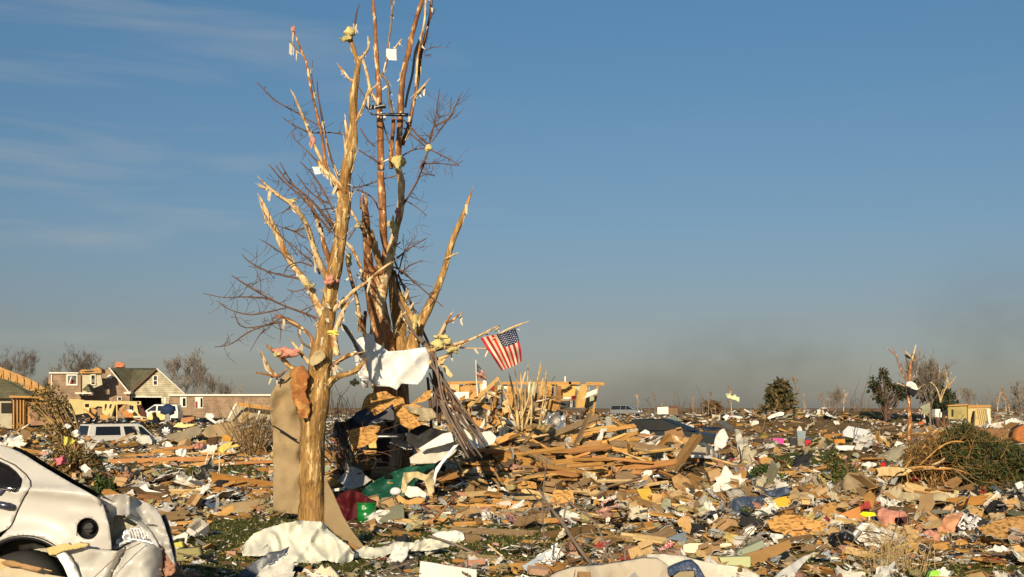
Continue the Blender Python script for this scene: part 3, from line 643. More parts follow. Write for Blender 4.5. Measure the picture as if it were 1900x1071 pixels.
TW1 = [('T1', '365,525,2 480,640,3 600,710,3 660,745,3 750,800,3', 0), ('T1', '535,755,2 620,810,3 720,850,3 850,850,3 950,870,3', .3), ('T1', '590,830,1 610,890,2 660,940,2 720,1000,3 780,1070,3', 0),
       ('T2', '380,20,2 440,100,4 520,160,4 600,240,5 670,330,5', 0), ('T2', '400,5,2 470,120,3 560,200,3 640,300,4 690,380,5', .2), ('T2', '345,15,2 410,90,3 500,170,4 580,260,4 650,350,5', -.2), ('T2', '500,0,2 560,60,3 620,150,4 670,250,4', .2),
       ('T2', '160,565,2 230,610,4 330,670,4 420,715,4 500,745,5 585,778,5', 0), ('T2', '20,655,1.5 120,675,2 220,672,3 330,680,3 410,712,3', 0), ('T2', '75,920,1.5 150,910,2 240,850,3 330,815,3 430,800,3 520,840,3', 0),
       ('T2', '85,690,1.5 150,735,2 250,760,3 350,745,3 430,725,2', 0), ('T2', '170,740,1.5 190,800,2 230,825,2 340,810,3 420,770,3', 0), ('T2', '210,460,1.5 250,500,3 340,545,3 430,570,4 500,585,4 580,640,4', 0),
       ('T2', '240,520,1.5 300,530,2 360,560,2', 0), ('T2', '300,385,1.5 360,420,3 410,455,3 470,500,4', 0), ('T2', '425,325,2 470,345,3 520,330,4', 0), ('T2', '250,945,1 300,860,2 330,830,2', 0), ('T2', '400,900,1 405,840,2 395,800,2', 0),
       ('T2', '435,635,2 480,645,2 540,625,3', 0), ('T2', '420,560,2 440,520,3 500,500,3 560,520,4', 0), ('T2', '490,470,2 440,400,3 380,350,3', 0), ('T2', '450,400,2 500,450,3 560,500,4 600,560,4', .2), ('T2', '410,260,2 450,230,3 500,270,3 540,330,4', 0),
       ('T2', '560,100,2 600,180,3 640,260,3 670,330,4', .3), ('T2', '520,420,2 560,460,3 600,520,4', .3), ('T2', '370,310,2 420,330,2 480,350,3 520,380,3', .1), ('T2', '480,60,2 540,140,3 600,190,3 650,210,3', .3)]
twig_set('twigs', tree1, TW1, T1D, TWIG, 11)
def slivers(e, lst, D, n, seed):
 """pale torn slivers and hanging shreds of fibre along the limbs"""
 rnd = random.Random(seed); mb = MB(); sh = MB()
 for _ in range(n):
  k, s = rnd.choice(lst)[:2]; p, r = limb3(k, s, D, 0, 0); i = rnd.randint(1, len(p) - 2); d = (p[i + 1] - p[i - 1]).normalized() * rnd.choice((-1, 1)); a = rnd.uniform(0, 6.28); o = Vector((math.cos(a), -abs(math.sin(a)), 0)) * r[i] * .95; L = rnd.uniform(.05, .28)
  if rnd.random() < .6: mb.tube([p[i] + o, p[i] + o * 1.25 + d * L * .5, p[i] + o * rnd.uniform(1.3, 2.4) + d * L], [.012, .009, .002], 4)
  else:
   q = p[i] + o; w = Vector((rnd.uniform(.01, .03), 0, 0)); t = Vector((rnd.gauss(0, .05), rnd.gauss(0, .03), -L * .8)); sh.add([q - w, q + w, q + w * .6 + t, q - w * .9 + t * .8], [(0, 1, 2, 3)])
 for nm, b_, m in (('slivers', mb, PALEW), ('shreds', sh, mat('pale_shreds', (.62, .54, .38), .95, var=.4, vs=9))): o = link(nm, b_, m, e); o['kind'] = 'stuff'
slivers(tree1, [q for q in LB1 if 'TWIG' not in str(q)] + [('O', '575,760,46 600,640,37 621,500,27 638,380,25 651,280,20')] * 8, T1D, 230, 5)
# torn bark plate on the trunk
mb = patch('Q4', '330,270 410,235 480,220 520,300 515,400 490,520 530,600 525,770 430,770 400,660 360,560 345,470 330,360', stand(T1D - .30, 0, .07, 3), .035, 4, 2.5)
o = link('bark_plate', mb, mat('torn_red_bark', (.27, .10, .025), .75, var=.5, vs=7, col2=(.40, .20, .06), c2s=6, bump=.8, bs=18), tree1, True); o['label'] = 'ragged reddish plate of torn bark'
b2 = P(712, 880, T2D); b2.z = Hs(b2.x, T2D)
tree2 = empty('broken_tree', b2, 'taller stripped tree of several stems behind, wrapped by the hanging white sheet', 'tree', 'broken trees in the middle of the debris field')
limb('trunk', tree2, 'O', '716,900,60 716,800,56 714,700,54 711,650,52 706,600,44 701,560,36 697,530,28 692,495,24', T2D, BARK2, 14, .3, .1, 2)
limb('trunk', tree2, 'O', '740,900,40 742,700,36 741,620,30 737,580,27 731,545,22 727,512,14', T2D + .25, BARK, 12, .3, .1, 3, splinter=3)
LB2 = [('T2', '870,760,24 860,700,26 845,600,24 840,500,22 835,400,20 828,300,18 822,215,12', BARK2, 5), ('T2', '880,880,20 895,740,22 905,640,24 935,530,22 950,450,19 965,380,17 985,300,16 1000,230,15 1003,100,15 985,20,15', PEEL, 0),
       ('T2', '900,560,14 925,450,15 915,370,16 908,200,16 898,50,15', BARK2, 0), ('T1', '1165,1090,14 1158,900,14 1150,720,14 1152,600,12 1142,450,10 1130,250,9 1120,100,7 1108,-60,6', BARK2, 0),
       ('T1', '1270,1080,15 1283,850,14 1290,700,13 1298,550,12 1320,420,11 1345,320,11 1362,230,11 1385,140,10 1420,30,9 1450,-60,8', BARK2, 0), ('T1', '1292,560,8 1300,470,7 1312,400,4', PALEW, 2),
       ('T1', '1300,930,11 1345,800,10 1368,680,9 1385,600,8 1400,500,8 1420,350,7 1455,200,6 1478,100,6 1492,-60,5', BARK2, 0), ('T1', '1395,600,7 1420,570,6 1452,538,3', PALEW, 2), ('T1', '1385,560,5 1395,420,5 1412,280,5 1440,150,5 1450,20,4 1455,-60,4', PEEL, 0),
       ('T1', '1165,490,6 1195,420,5 1212,270,5 1232,100,4 1222,-40,3', TWIGP, 0), ('T1', '1232,100,4 1240,40,3 1250,-40,3', TWIGP, 0), ('T1', '1215,370,3 1260,300,3 1295,250,2', PALEW, 0), ('T1', '1045,380,6 1075,480,7 1098,590,8 1135,650,9 1155,700,9', PEEL, 0),
       ('T1', '1160,480,3 1190,500,5 1210,550,6 1215,640,6 1240,740,7', TWIGP, 0), ('T1', '1230,1080,10 1230,960,10 1240,850,9 1245,760,8', BARK2, 1),
       ('T2', '1075,1060,32 1055,920,29 1075,860,27 1105,790,25 1140,720,19 1175,650,16 1205,570,14 1235,470,13 1262,380,12 1308,270,10 1335,200,8 1347,165,5', BARK, 4), ('T2', '1240,475,4 1265,462,4 1285,455,2', PALEW, 1),
       ('T2', '845,940,7 800,780,8 775,660,8 758,600,8 740,530,7 730,470,6', BARK2, 1), ('T2', '835,640,6 790,500,7 755,430,7 730,400,5', PEEL, 0), ('T2', '820,360,5 780,290,6 750,235,5 740,190,3', PEEL, 0),
       ('T2', '870,400,14 880,460,14 905,540,12', BARK, 0), ('T2', '850,340,10 872,420,12 895,500,14', BARK2, 1),
       ('Q3', '500,60,9 580,190,10 640,320,11 700,420,11 790,520,11 840,600,12 900,700,12', TWIGP, 0), ('Q3', '540,20,10 600,150,12 680,300,12 720,420,10', BARK, 0), ('Q3', '480,470,10 520,330,10 570,210,9 605,60,7 640,0,3', PALEW, 0), ('Q3', '570,240,6 630,190,5 685,115,3', PALEW, 0),
       ('Q3', '-60,330,6 0,360,8 60,450,9 100,520,8 150,640,8', TWIGP, 0), ('Q3', '205,200,7 190,400,8 215,600,9 240,760,10 290,960,9', BARK2, 0), ('Q3', '110,20,7 140,200,8 150,400,9', PEEL, 0),
       ('Q3', '830,610,14 900,580,11 960,565,9 1090,530,8 1230,490,6 1330,445,5 1480,370,4 1540,345,2', PEEL, 0), ('Q3', '820,720,12 900,690,10 1000,650,8 1120,560,6 1200,520,4', PALEW, 1), ('Q3', '860,560,8 930,460,8 980,370,7 1020,290,6 1062,218,3', PEEL, 1), ('Q3', '1010,320,4 1080,280,5 1170,212,2', BARK2, 1),
       ('Q3', '1080,560,3 1250,570,3 1400,572,3 1440,590,2', PALEW, 0), ('O', '913,630,3 935,615,4 955,606,4 974,599,2', PALEW, 1)]
for i, (k, s, m, sp_) in enumerate(LB2): limb('limb', tree2, k, s, T2D + (.15 if i % 3 == 0 else -.1), m, 9, .4, .2, 80 + i, splinter=sp_)
slivers(tree2, LB2 + [('O', '714,680,50 706,600,44 697,530,28')] * 5, T2D, 260, 6)
TW2 = [('T1', '1310,770,4 1400,870,4 1470,930,5', 0), ('T1', '1310,820,3 1380,880,3 1450,940,4', .1), ('T1', '1475,920,4 1500,820,4 1600,760,4 1640,680,3 1685,590,1.5', 0), ('T1', '1480,910,3 1500,820,3 1520,720,3 1540,570,2', 0), ('T1', '1490,910,3 1560,810,3 1620,740,2', 0), ('T1', '1530,750,2 1600,730,2 1615,620,1.5', 0),
       ('T1', '1480,960,3 1560,1000,3 1620,1030,2 1665,1060,2', 0), ('T1', '1440,1050,2 1520,1045,2 1600,1055,2 1640,1060,1.5', 0), ('T1', '1300,1000,3 1370,960,3 1450,950,3', 0), ('T1', '1470,960,4 1440,1030,4 1420,1080,4', 0), ('T2', '1120,0,4 1080,100,4 1040,170,4 1010,220,5', 0), ('T2', '1090,80,2 1130,60,2 1170,72,2', 0), ('T2', '1115,10,3 1200,10,2 1290,20,2', 0),
       ('T2', '980,480,4 1060,420,3 1130,380,2', 0), ('T2', '1000,540,4 1060,590,3 1140,660,3 1210,720,2', 0), ('T2', '1020,190,3 1070,220,2 1130,268,1.5', 0), ('T2', '990,560,3 1010,470,3 1050,400,2', 0), ('T2', '960,520,3 1030,560,3 1070,610,2', 0), ('T2', '740,390,3 800,300,3 860,270,2', 0), ('T2', '760,130,4 820,120,3 900,90,3 1020,60,2', 0),
       ('T2', '740,180,3 780,140,3 860,180,3 900,260,3', 0), ('T2', '720,700,3 760,650,3 800,620,3', 0), ('T2', '1000,560,3 1040,520,3 1110,490,1.5', .2), ('T2', '975,600,5 1000,700,5 1030,800,5 1060,900,5', .3), ('T2', '985,560,5 1040,680,6 1090,800,6 1150,930,6', .4), ('T2', '780,560,3 830,620,4 850,700,4', 0),
       ('T1', '1150,640,3 1180,800,3 1210,900,3 1230,960,3', .2), ('T1', '1440,330,2 1480,310,2 1515,297,1.5', 0), ('T1', '1440,360,1.5 1480,350,1.5 1490,370,1', 0), ('T1', '1020,560,3 1060,620,3 1110,700,3', 0), ('T1', '1030,820,3 1080,900,3 1130,940,3', 0), ('T1', '1020,960,3 1080,1000,3 1150,1040,3', 0), ('T1', '1480,130,2 1510,60,1.5', 0),
       ('T2', '1000,400,3 960,440,4 980,520,4 1010,560,3', .3), ('T2', '970,540,5 990,620,5 1020,700,5', .5)]
twig_set('twigs', tree2, TW2, T2D, TWIG, 12)
# bundle of long sticks leaning against the far side, and dark posts
e = empty('branch_bundle', G(840, 845), 'bundle of long brown branches leaning down from the trunk to the heap of white panels', 'branches')
rnd = random.Random(3)
for i in range(17):
 a = (rnd.uniform(790, 822), rnd.uniform(655, 745)); b = (rnd.uniform(835, 905), rnd.uniform(800, 850)); c = ((a[0] + b[0]) / 2 + rnd.uniform(-14, 8), (a[1] + b[1]) / 2 + rnd.uniform(-6, 10)); w = rnd.uniform(2.5, 7)
 limb('branch', e, 'O', f'{a[0]},{a[1]},{w * .8} {c[0]},{c[1]},{w} {b[0]},{b[1]},{w * .7}', 21.3 + rnd.uniform(-.3, .4), TWIGP if i % 3 else TWIG, 6, .3, .1, 150 + i)
for i, (x0, y0, x1, y1, w) in enumerate([(803, 640, 806, 778, 9), (812, 690, 815, 790, 8), (793, 700, 800, 800, 6)]): limb('branch', e, 'O', f'{x0},{y0},{w} {(x0 + x1) / 2 + 2},{(y0 + y1) / 2},{w + 1} {x1},{y1},{w}', 21.9, TWIG, 7, .2, .05, 190 + i)
# things caught in the branches
g = 'insulation tufts caught in the broken trees'
def tuft(key, s, D, r, m, label, sq=(1, .8, 1), seed=0, group=g, name='insulation_tuft', rough=.9):
 x0, y0, f = Z[key]; q = [float(v) for v in s.split(',')]; c = P(x0 + q[0] * f, y0 + q[1] * f, D)
 rn = random.Random(seed); mb = MB(); rr = r * .82 / S(D)
 for k in range(7):
  q = blob(c + Vector((rn.gauss(0, .42) * sq[0], rn.gauss(0, .3) * sq[1], rn.gauss(0, .42) * sq[2])) * rr, rr * rn.uniform(.3, .75), seed * 9 + k, 3, .45, (sq[0] * rn.uniform(.6, 1.3), sq[1], sq[2] * rn.uniform(.6, 1.3)), 1.6); mb.add(q.v, q.f)
 o = link(name, mb, m, None, True); tag(o, label, 'insulation', group); return o
tuft('T1', '955,205', T1D - .05, 17, INSY, 'yellow insulation tuft speared on the top of the tan trunk', (.75, .7, 1.25), 1)
tuft('T1', '935,250', T1D - .1, 9, INSY, 'small yellow tuft just below the one on top of the tan trunk', (1, .8, .8), 2)
tuft('T1', '1468,950', T2D, 9, INSY, 'round yellow tuft at the fork of the right hand twigs', (1, .8, .9), 3)
tuft('T1', '1265,1050', T2D - .2, 13, INSY, 'yellow tuft wrapped round the middle stem below the black frame', (1, .8, 1.3), 4)
tuft('T2', '965,320', T2D - .3, 10, INSY, 'yellow tuft on the pale peeled stem', (.9, .8, 1.8), 5)
tuft('T2', '990,255', T2D - .3, 7, INSP, 'pink tuft on the pale peeled stem', (1, .8, 1.1), 6)
tuft('T2', '470,195', T1D - .1, 8, INSY, 'yellow tuft on the long left limb near its tip', (1.3, .8, .7), 7)
tuft('T2', '735,490', T1D + .8, 12, INSY, 'yellow tuft between the two trunks halfway up', (.8, .8, 1.2), 8)
tuft('T2', '552,615', T1D - .25, 9, INSY, 'yellow tuft at the base of the broken left limb', (1.3, .8, .7), 9)
tuft('T2', '655,590', T1D - .3, 12, INSP, 'pink tuft on the tan trunk at the main fork', (1.1, .7, .9), 10)
tuft('Q4', '250,85', T1D - .2, 15, INSP, 'large pink tuft on the broken stub left of the tan trunk', (1.5, .8, .9), 11)
tuft('Q4', '180,90', T1D - .3, 7, INSY, 'small yellow tuft beside the large pink one', (1, .8, 1), 12)
tuft('Q3', '960,495', T2D - .2, 15, INSY, 'matted yellow tuft on the branch that carries the flag', (1.2, .7, .9), 13, rough=1.2)
tuft('Q3', '1075,585', T2D - .2, 9, INSY, 'yellow strip of insulation below the matted tuft', (1.3, .8, .8), 14)
tuft('Q3', '700,310', T2D - .4, 9, INSY, 'yellow tuft against the thick right hand limb', (.8, .7, 1.4), 15)
tuft('Q4', '1010,390', T1D + 1.5, 9, INSY, 'yellow and pink tuft under the right hand stub', (.9, .8, 1.3), 16)
tuft('T2', '675,850', T1D - .1, 8, mat('bright_yellow_foam', (.66, .58, .12), .9), 'bright yellow scrap on the right side of the tan trunk', (1.6, .8, .6), 17)
tuft('T2', '790,320', T2D - .3, 6, INSY, 'small yellow tuft beside the broken middle stem', (1, .8, 1), 18)
tuft('T1', '600,185', T1D, 6, INSP, 'pink tuft on the tip of the highest left twig', (.7, .7, 1.6), 19)
tuft('T1', '725,910', T1D, 8, INSP, 'pinkish tuft on the thin left stem', (.8, .7, 1.8), 20)
tuft('T2', '715,700', T1D + .5, 9, INSY, 'pale yellow tuft on the peeled right fork', (1, .7, 1.3), 21)
g = 'scraps caught in the broken trees'
item('paper_card', 'white card stuck on a twig at the top of the trees', 'card', 'T1', '1198,312 1262,318 1264,388 1215,385 1197,360', WHITE, T2D - .15, .01, .03, 4, group=g)
item('paper_scrap', 'small white scrap under the black bent frame', 'paper', 'T1', '1178,728 1196,735 1192,775 1180,770', WHITE, T2D - .2, .01, group=g)
item('plastic_cup', 'white scrap near the top of the left branches', 'scrap', 'T2', '560,25 595,30 605,60 575,65', WHITE, T1D - .1, .02, group=g)
item('bark_flake', 'pale curled flake leaning on the tan trunk above the torn bark plate', 'bark flake', 'Q4', '530,150 590,70 660,50 690,95 700,130 640,190 560,225 535,190', mat('pale_flake', (.46, .36, .20), .85), T1D - .35, .012, .06, 4, jagpx=1)
o = item('bent_plastic', 'black bent plastic frame wedged across the stems high in the tree', 'frame', 'T1', '1060,680 1190,665 1195,690 1085,700 1110,730 1190,725 1340,725 1335,745 1190,740 1100,735', BLACK, T2D - .35, .05, .05, 3)
mb = MB(); p, r = limb3('T1', '1320,690,5 1335,600,6 1365,480,6 1385,330,6 1415,250,5', T2D - .1, .1, 3); mb.tube(p, r, 5); tag(link('plastic_strip', mb, BLACKC), 'black strip of plastic hanging along the upper right stems', 'strip')
item('plastic_sheet', 'white plastic sheet stretched between the stems above the black heap', 'sheet', 'Q3', '200,430 290,435 300,510 360,545 430,600 600,590 700,570 800,558 830,620 842,640 835,740 800,830 760,890 720,930 560,920 545,945 515,985 475,965 440,950 300,945 240,890 215,700 195,560', WHITEP, T2D - 1.05, .012, .16, 1.1, res=5, crease=.22)
item('plastic_sheet', 'grey shaded strip of plastic hanging left of the white sheet', 'sheet', 'Q3', '80,560 110,470 180,440 215,600 240,760 230,960 180,960 140,850 110,740', WHITEP, T2D - .35, .012, .18, 1.4, crease=.5)
item('broken_shingle_strip', 'pale wood shard hanging below the flag branch', 'wood shard', 'Q3', '940,705 1010,750 1075,840 1050,865 1010,830 960,750', PALEW, T2D - .3, .02, .05, 3)
item('broken_shingle_strip', 'bundle of pale torn fibres at the foot of the flag branch', 'wood shard', 'Q3', '835,730 880,690 950,690 1010,670 960,720 900,770 840,780', PALEW, T2D - .35, .04, .1, 4, jagpx=1.5)

# ------------------------------------------------------------------ flags
RED = mat('flag_red', (.46, .022, .022), .75, var=.15, vs=3, bump=0); FWH = mat('flag_white', (.66, .58, .44), .8, var=.12, vs=3, bump=0); NAVY = mat('flag_navy', (.018, .026, .075), .8, var=.2, vs=3, bump=0)
def flag(label, surf, group, scale=1.0, pole=None):
 """surf(u, v) -> world point; u 0..1 from hoist to fly, v 0..1 across the thirteen stripes from the canton edge"""
 c = surf(.5, .5); e = empty('flag', surf(0, 0), label, 'flag', group); N = 14
 th = Vector((0, .002, 0))
 def quadgrid(u0, u1, v0, v1, nu, nv, off=0.0):
  mb = MB(); V = []; F = []
  for s in (0, 1):
   for i in range(nu + 1):
    for j in range(nv + 1): V.append(surf(u0 + (u1 - u0) * i / nu, v0 + (v1 - v0) * j / nv) + th * s + Vector((0, off, 0)))
  n = (nu + 1) * (nv + 1)
  for i in range(nu):
   for j in range(nv):
    a = i * (nv + 1) + j; q = (a, a + 1, a + nv + 2, a + nv + 1); F += [q, tuple(k + n for k in q[::-1])]
  return mb.add(V, F)
 for k in range(13):
  v0, v1 = k / 13, (k + 1) / 13; u0 = .4 if k < 7 else 0
  link('stripe', quadgrid(u0, 1, v0, v1, 12, 2), RED if k % 2 == 0 else FWH, e, True)
 link('canton', quadgrid(0, .4, 0, 7 / 13, 8, 10), NAVY, e, True)
 st = MB()
 for r in range(9):
  for k in range(6 if r % 2 == 0 else 5):
   vv = (r + 1) / 10 * 7 / 13; uu = ((2 * k + 1 + (r % 2)) / 12) * .4
   for off in (-.004, .004):
    pts = []
    for a in range(10):
     rr = (.020 if a % 2 == 0 else .009); pts.append(surf(min(.999, max(.001, uu + rr * math.cos(a * math.pi / 5) * .72)), max(.001, vv + rr * 1.25 * math.sin(a * math.pi / 5))) + Vector((0, off + .001, 0)))
    n = len(st.v); st.add(pts, [tuple(range(10))])
 link('stars', st, mat('flag_stars', (.8, .78, .72), .8, var=0, bump=0), e)
 return e
def bil(c, D, wave):
 """corner points in the photograph: hoist-canton, fly-canton, fly-low, hoist-low"""
 def s(u, v):
  a, b, cc, d = [np.array(q, float) for q in c]
  q = a * (1 - u) * (1 - v) + b * u * (1 - v) + cc * u * v + d * (1 - u) * v
  q = q + np.array([math.sin(u * 3.1) * 3.0 * (1 - v), math.sin(v * 5) * 1.5]) * wave[2]
  return P(q[0], q[1], D + wave[0] * math.sin(v * wave[1] + u * 2.2) + .04 * math.sin(u * 9))
 return s
gf = 'united states flags'
flag('large red white and blue flag hanging from the branch against the sky', bil([(956, 609), (968, 670), (931, 690), (891, 629)], T2D - .2, (.09, 11, 1)), gf)
fe = flag('small faded flag on a white stick above the collapsed house', bil([(884, 674), (904, 700), (895, 704), (884, 702)], 38, (.10, 7, .4)), gf)
mb = MB(); mb.tube([P(883, 668, 38), P(884, 706, 38), P(886, 735, 38)], [.012, .014, .016], 6); link('pole', mb, WHITE, fe)
# ------------------------------------------------------------------ houses and ruins
def prism(key, s, D0, D1):
 """outline facing the camera, extruded straight back from D0 to D1 (true width, height and depth)"""
 pts = [P(p[0], p[1], D0) for p in (zp(key, s) if isinstance(s, str) else s)]; n = len(pts); th = Vector((0, D1 - D0, 0)); mb = MB()
 mb.add(pts + [p + th for p in pts], [tuple(range(n))[::-1], tuple(range(n, 2 * n))] + [(i, (i + 1) % n, (i + 1) % n + n, i + n) for i in range(n)]); return mb
def slab(pts, th=(0, 0, -.15)):
 th = Vector(th); n = len(pts); return MB().add(list(pts) + [Vector(p) + th for p in pts], [tuple(range(n)), tuple(range(n, 2 * n))[::-1]] + [(i + n, (i + 1) % n + n, (i + 1) % n, i) for i in range(n)])
def wallp(name, e, key, s, D, th, m, holes=(), label=None, smooth=False):
 mb = patch(key, s, stand(D, 0, 0), th, 60, 0, holes); o = link(name, mb, m, e, smooth)
 if label: o['label'] = label
 return o
WTRIM = mat('white_trim', (.72, .68, .58), .6, var=.1, vs=2, bump=0)
SHEATH = mat('bare_sheathing', (.46, .255, .09), .85, var=.35, vs=2)
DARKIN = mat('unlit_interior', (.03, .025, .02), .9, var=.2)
# house with the cream gable over the garage
D = 130.0
hs = empty('brick_house', (P(270, 770, D).x, D + 3, Hs(P(270, 770, D).x, D)), 'brick house with green grey roof and cream gable over an open garage', 'house')
wallp('gable_wall', hs, 'L2', '955,140 1440,575 1180,640 1165,1000 1050,1000 1035,640 515,635 510,1000 480,1000 480,560', D, .25, SIDING, holes=['885,260 975,260 975,430 885,430'])
w = wallp('window', hs, 'L2', '885,258 978,258 978,432 885,432', D - .05, .12, WTRIM, holes=['902,265 960,265 960,338 902,338', '902,350 960,350 960,418 902,418'])
_o = link('pane', prism('L2', '900,263 962,263 962,420 900,420', D + .08, D + .11), GLASSD, w)
link('garage_interior', prism('L2', '515,635 1040,635 1040,1000 515,1000', D + 4.5, D + 4.7), DARKIN, hs)
link('garage_side_wall', prism('L2', '505,640 520,640 520,1000 505,1000', D + .25, D + 4.5), DARKIN, hs)
link('garage_side_wall', prism('L2', '1040,640 1055,640 1055,1000 1040,1000', D + .25, D + 4.5), DARKIN, hs)
link('garage_ceiling', prism('L2', '505,620 1055,620 1055,632 505,632', D + .25, D + 4.6), DARKIN, hs)
link('door_trim', prism('L2', '505,622 1045,626 1045,642 520,640 520,1000 500,1000', D - .1, D - .01), WTRIM, hs)
link('door_trim', prism('L2', '1090,640 1112,640 1112,800 1090,800', D - .1, D - .01), WTRIM, hs)
# roof: main slope facing the camera, ridge further back, and the two front gables' slopes
rl, rr = P(202, 683, D + 5.0), P(291, 682, D + 5.0)
rl = Vector((rl.x, D + 5, rl.z)); rr = Vector((rr.x, D + 5, rl.z)); ea = P(237, 727, D - .2); ez = ea.z
fr = Vector((P(232, 727, D).x, D - .2, ez))
link('roof', slab([rl + Vector((-.3, 0, 0)), rr, P(291, 684, D + .1), P(243, 727, D - .3), P(235, 727, D - .3), P(205, 686, D + .2)]), ROOFS, hs)
link('roof', slab([P(291, 684, D - .35), P(291, 684, D + 8), P(344, 731, D + 8), P(344, 731, D - .35)][::-1]), ROOFS, hs)
link('roof', slab([P(291, 684, D - .35), P(291, 684, D + 8), P(240, 729, D + 8), P(240, 729, D - .35)]), ROOFS, hs)
link('roof_tear', slab([q + Vector((0, -.06, .07)) for q in (P(262, 693.5, D + 2.2), P(277, 690, D + 3), P(279, 692, D + 2.6), P(270, 694.5, D + 2.0))], (0, 0, -.02)), DGREY, hs)
link('roof_tear', slab([q + Vector((0, -.06, .07)) for q in (P(209, 690, D + 3), P(218, 689, D + 3.2), P(217, 692, D + 2.8), P(211, 692, D + 2.8))], (0, 0, -.02)), DGREY, hs)
for s in ('955,118 480,545 500,560 955,145', '955,118 955,145 1440,582 1450,570'): link('verge_board', prism('L2', s, D - .45, D - .33), WTRIM if s[4:7] != '118' or '1440' in s else mat('brown_board', (.14, .07, .045), .8), hs)
link('eave', prism('L2', '370,548 460,548 490,525 500,560 480,585 385,575', D - 1.2, D - .3), WTRIM, hs)
wallp('brick_gable', hs, 'L2', '110,120 460,540 480,590 480,1000 -700,1000 -700,700 -350,480', D - .6, .25, BRICK, holes=['270,635 335,635 335,690 270,690'])
link('verge_board', prism('L2', '105,115 125,115 465,535 445,545', D - .8, D - .62), WTRIM, hs)
link('gable_vent', prism('L2', '92,305 92,270 105,248 130,238 155,250 166,275 166,308', D - .72, D - .61), WTRIM, hs)
w = wallp('window', hs, 'L2', '262,628 342,628 342,695 262,695', D - .7, .1, WTRIM, holes=['275,638 332,638 332,690 275,690']); link('pane', prism('L2', '270,635 335,635 335,692 270,692', D - .5, D - .45), GLASSD, w)
for i in range(9):
 q = random.choice([(60, 380), (95, 415), (130, 460), (150, 500), (20, 495), (90, 570), (40, 350), (-120, 600), (220, 540)]); x, y = q[0] + random.uniform(-10, 10), q[1] + random.uniform(-10, 10); w_ = random.uniform(8, 22)
 link('broken_patch', prism('L2', f'{x},{y} {x + w_},{y - 6} {x + w_ * .8},{y + w_} {x - 4},{y + w_ * .7}', D - .66, D - .61), WTRIM, hs)
link('chimney_rubble', blob(P(222.5, 678, D + 5), .42, 3, 2, .5, (1.4, .8, .9)), mat('orange_brick', (.48, .18, .08), .9), hs)
# roofless storey on the left of that house
e = empty('roofless_house', (P(145, 760, 126).x, 127, Hs(P(145, 760, 126).x, 126)), 'roofless upper storey of brown brick with a broken window left of the house', 'house')
wallp('brick_wall', e, 'L1', '860,490 1390,500 1420,530 1420,1100 820,1100', 126, .25, BRICK, holes=['1180,535 1350,535 1350,700 1180,700'])
wallp('cream_wall', e, 'L1', '1420,480 1770,480 1800,700 1650,760 1420,900', 126.3, .2, mat('cream_render', (.56, .50, .34), .9), holes=['1600,530 1670,530 1670,700 1600,700'])
w = wallp('window', e, 'L1', '1168,520 1362,520 1362,715 1168,715', 125.85, .12, WTRIM, holes=['1190,540 1345,540 1345,690 1190,690']); link('broken_sash', prism('L1', '1240,560 1265,560 1220,695 1200,695', 125.8, 125.9), WTRIM, w); link('curtain', prism('L1', '1250,600 1300,620 1320,695 1225,695', 126.3, 126.4), mat('dull_red', (.25, .06, .03), .9), w)
w = wallp('window', e, 'L1', '1592,520 1680,520 1680,710 1592,710', 126.1, .12, WTRIM, holes=['1606,535 1668,535 1668,695 1606,695']); link('pane', prism('L1', '1600,530 1672,530 1672,600 1600,600', 126.35, 126.4), GLASSD, w)
link('wall_top', prism('L1', '860,480 1380,484 1380,505 860,505', 125.7, 126.4), WTRIM, e); link('corner_trim', prism('L1', '898,520 915,520 912,720 898,720', 125.8, 125.98), WTRIM, e)
for s in ('1385,470 1440,430 1600,440 1700,390 1780,430 1790,480 1700,490 1640,455 1500,465 1420,480', '1400,480 1780,482 1780,500 1400,500'): link('torn_roof_edge', prism('L1', s, 125.8, 127), SHEATH, e)
link('porch_trim', prism('L1', '1320,838 1610,838 1610,860 1320,860', 125, 125.6), WTRIM, e)
link('porch_roof', prism('L1', '1440,800 1540,690 1600,830', 125, 126), ROOFS, e)
# long brick wall, roof gone
D = 122.0
e = empty('brick_house', (P(410, 765, D).x, D + 2, Hs(P(410, 765, D).x, D)), 'long single storey brown brick house whose roof is gone', 'house')
wallp('brick_wall', e, 'O', '315,735 506,735 506,775 315,775', D, .25, BRICK, holes=['335,738 345,738 345,755 335,755', '364,738 376,738 376,757 364,757', '480,748 492,748 492,768 480,768'])
link('wall_plate', prism('O', '313,731.5 508,731.5 508,735 313,735', D - .25, D + .4), WTRIM, e)
link('back_wall', prism('O', '320,737 506,737 506,775 320,775', D + 8, D + 8.2), BRICK, e)
for s, h in (('334,737 346,737 346,756 334,756', '339,739 344.5,739 344.5,754 339,754'), ('362,737 377,737 377,758 362,758', '372,739 376,739 376,756 372,756')):
 w = wallp('window', e, 'O', s, D - .1, .1, WTRIM, holes=[h]); link('pane', prism('O', s, D + .12, D + .16), GLASSD, w)
link('shutter', prism('O', '362.5,745 366,745 366,757 362.5,757', D - .18, D - .11), mat('dark_red_paint', (.22, .025, .03), .6), e)
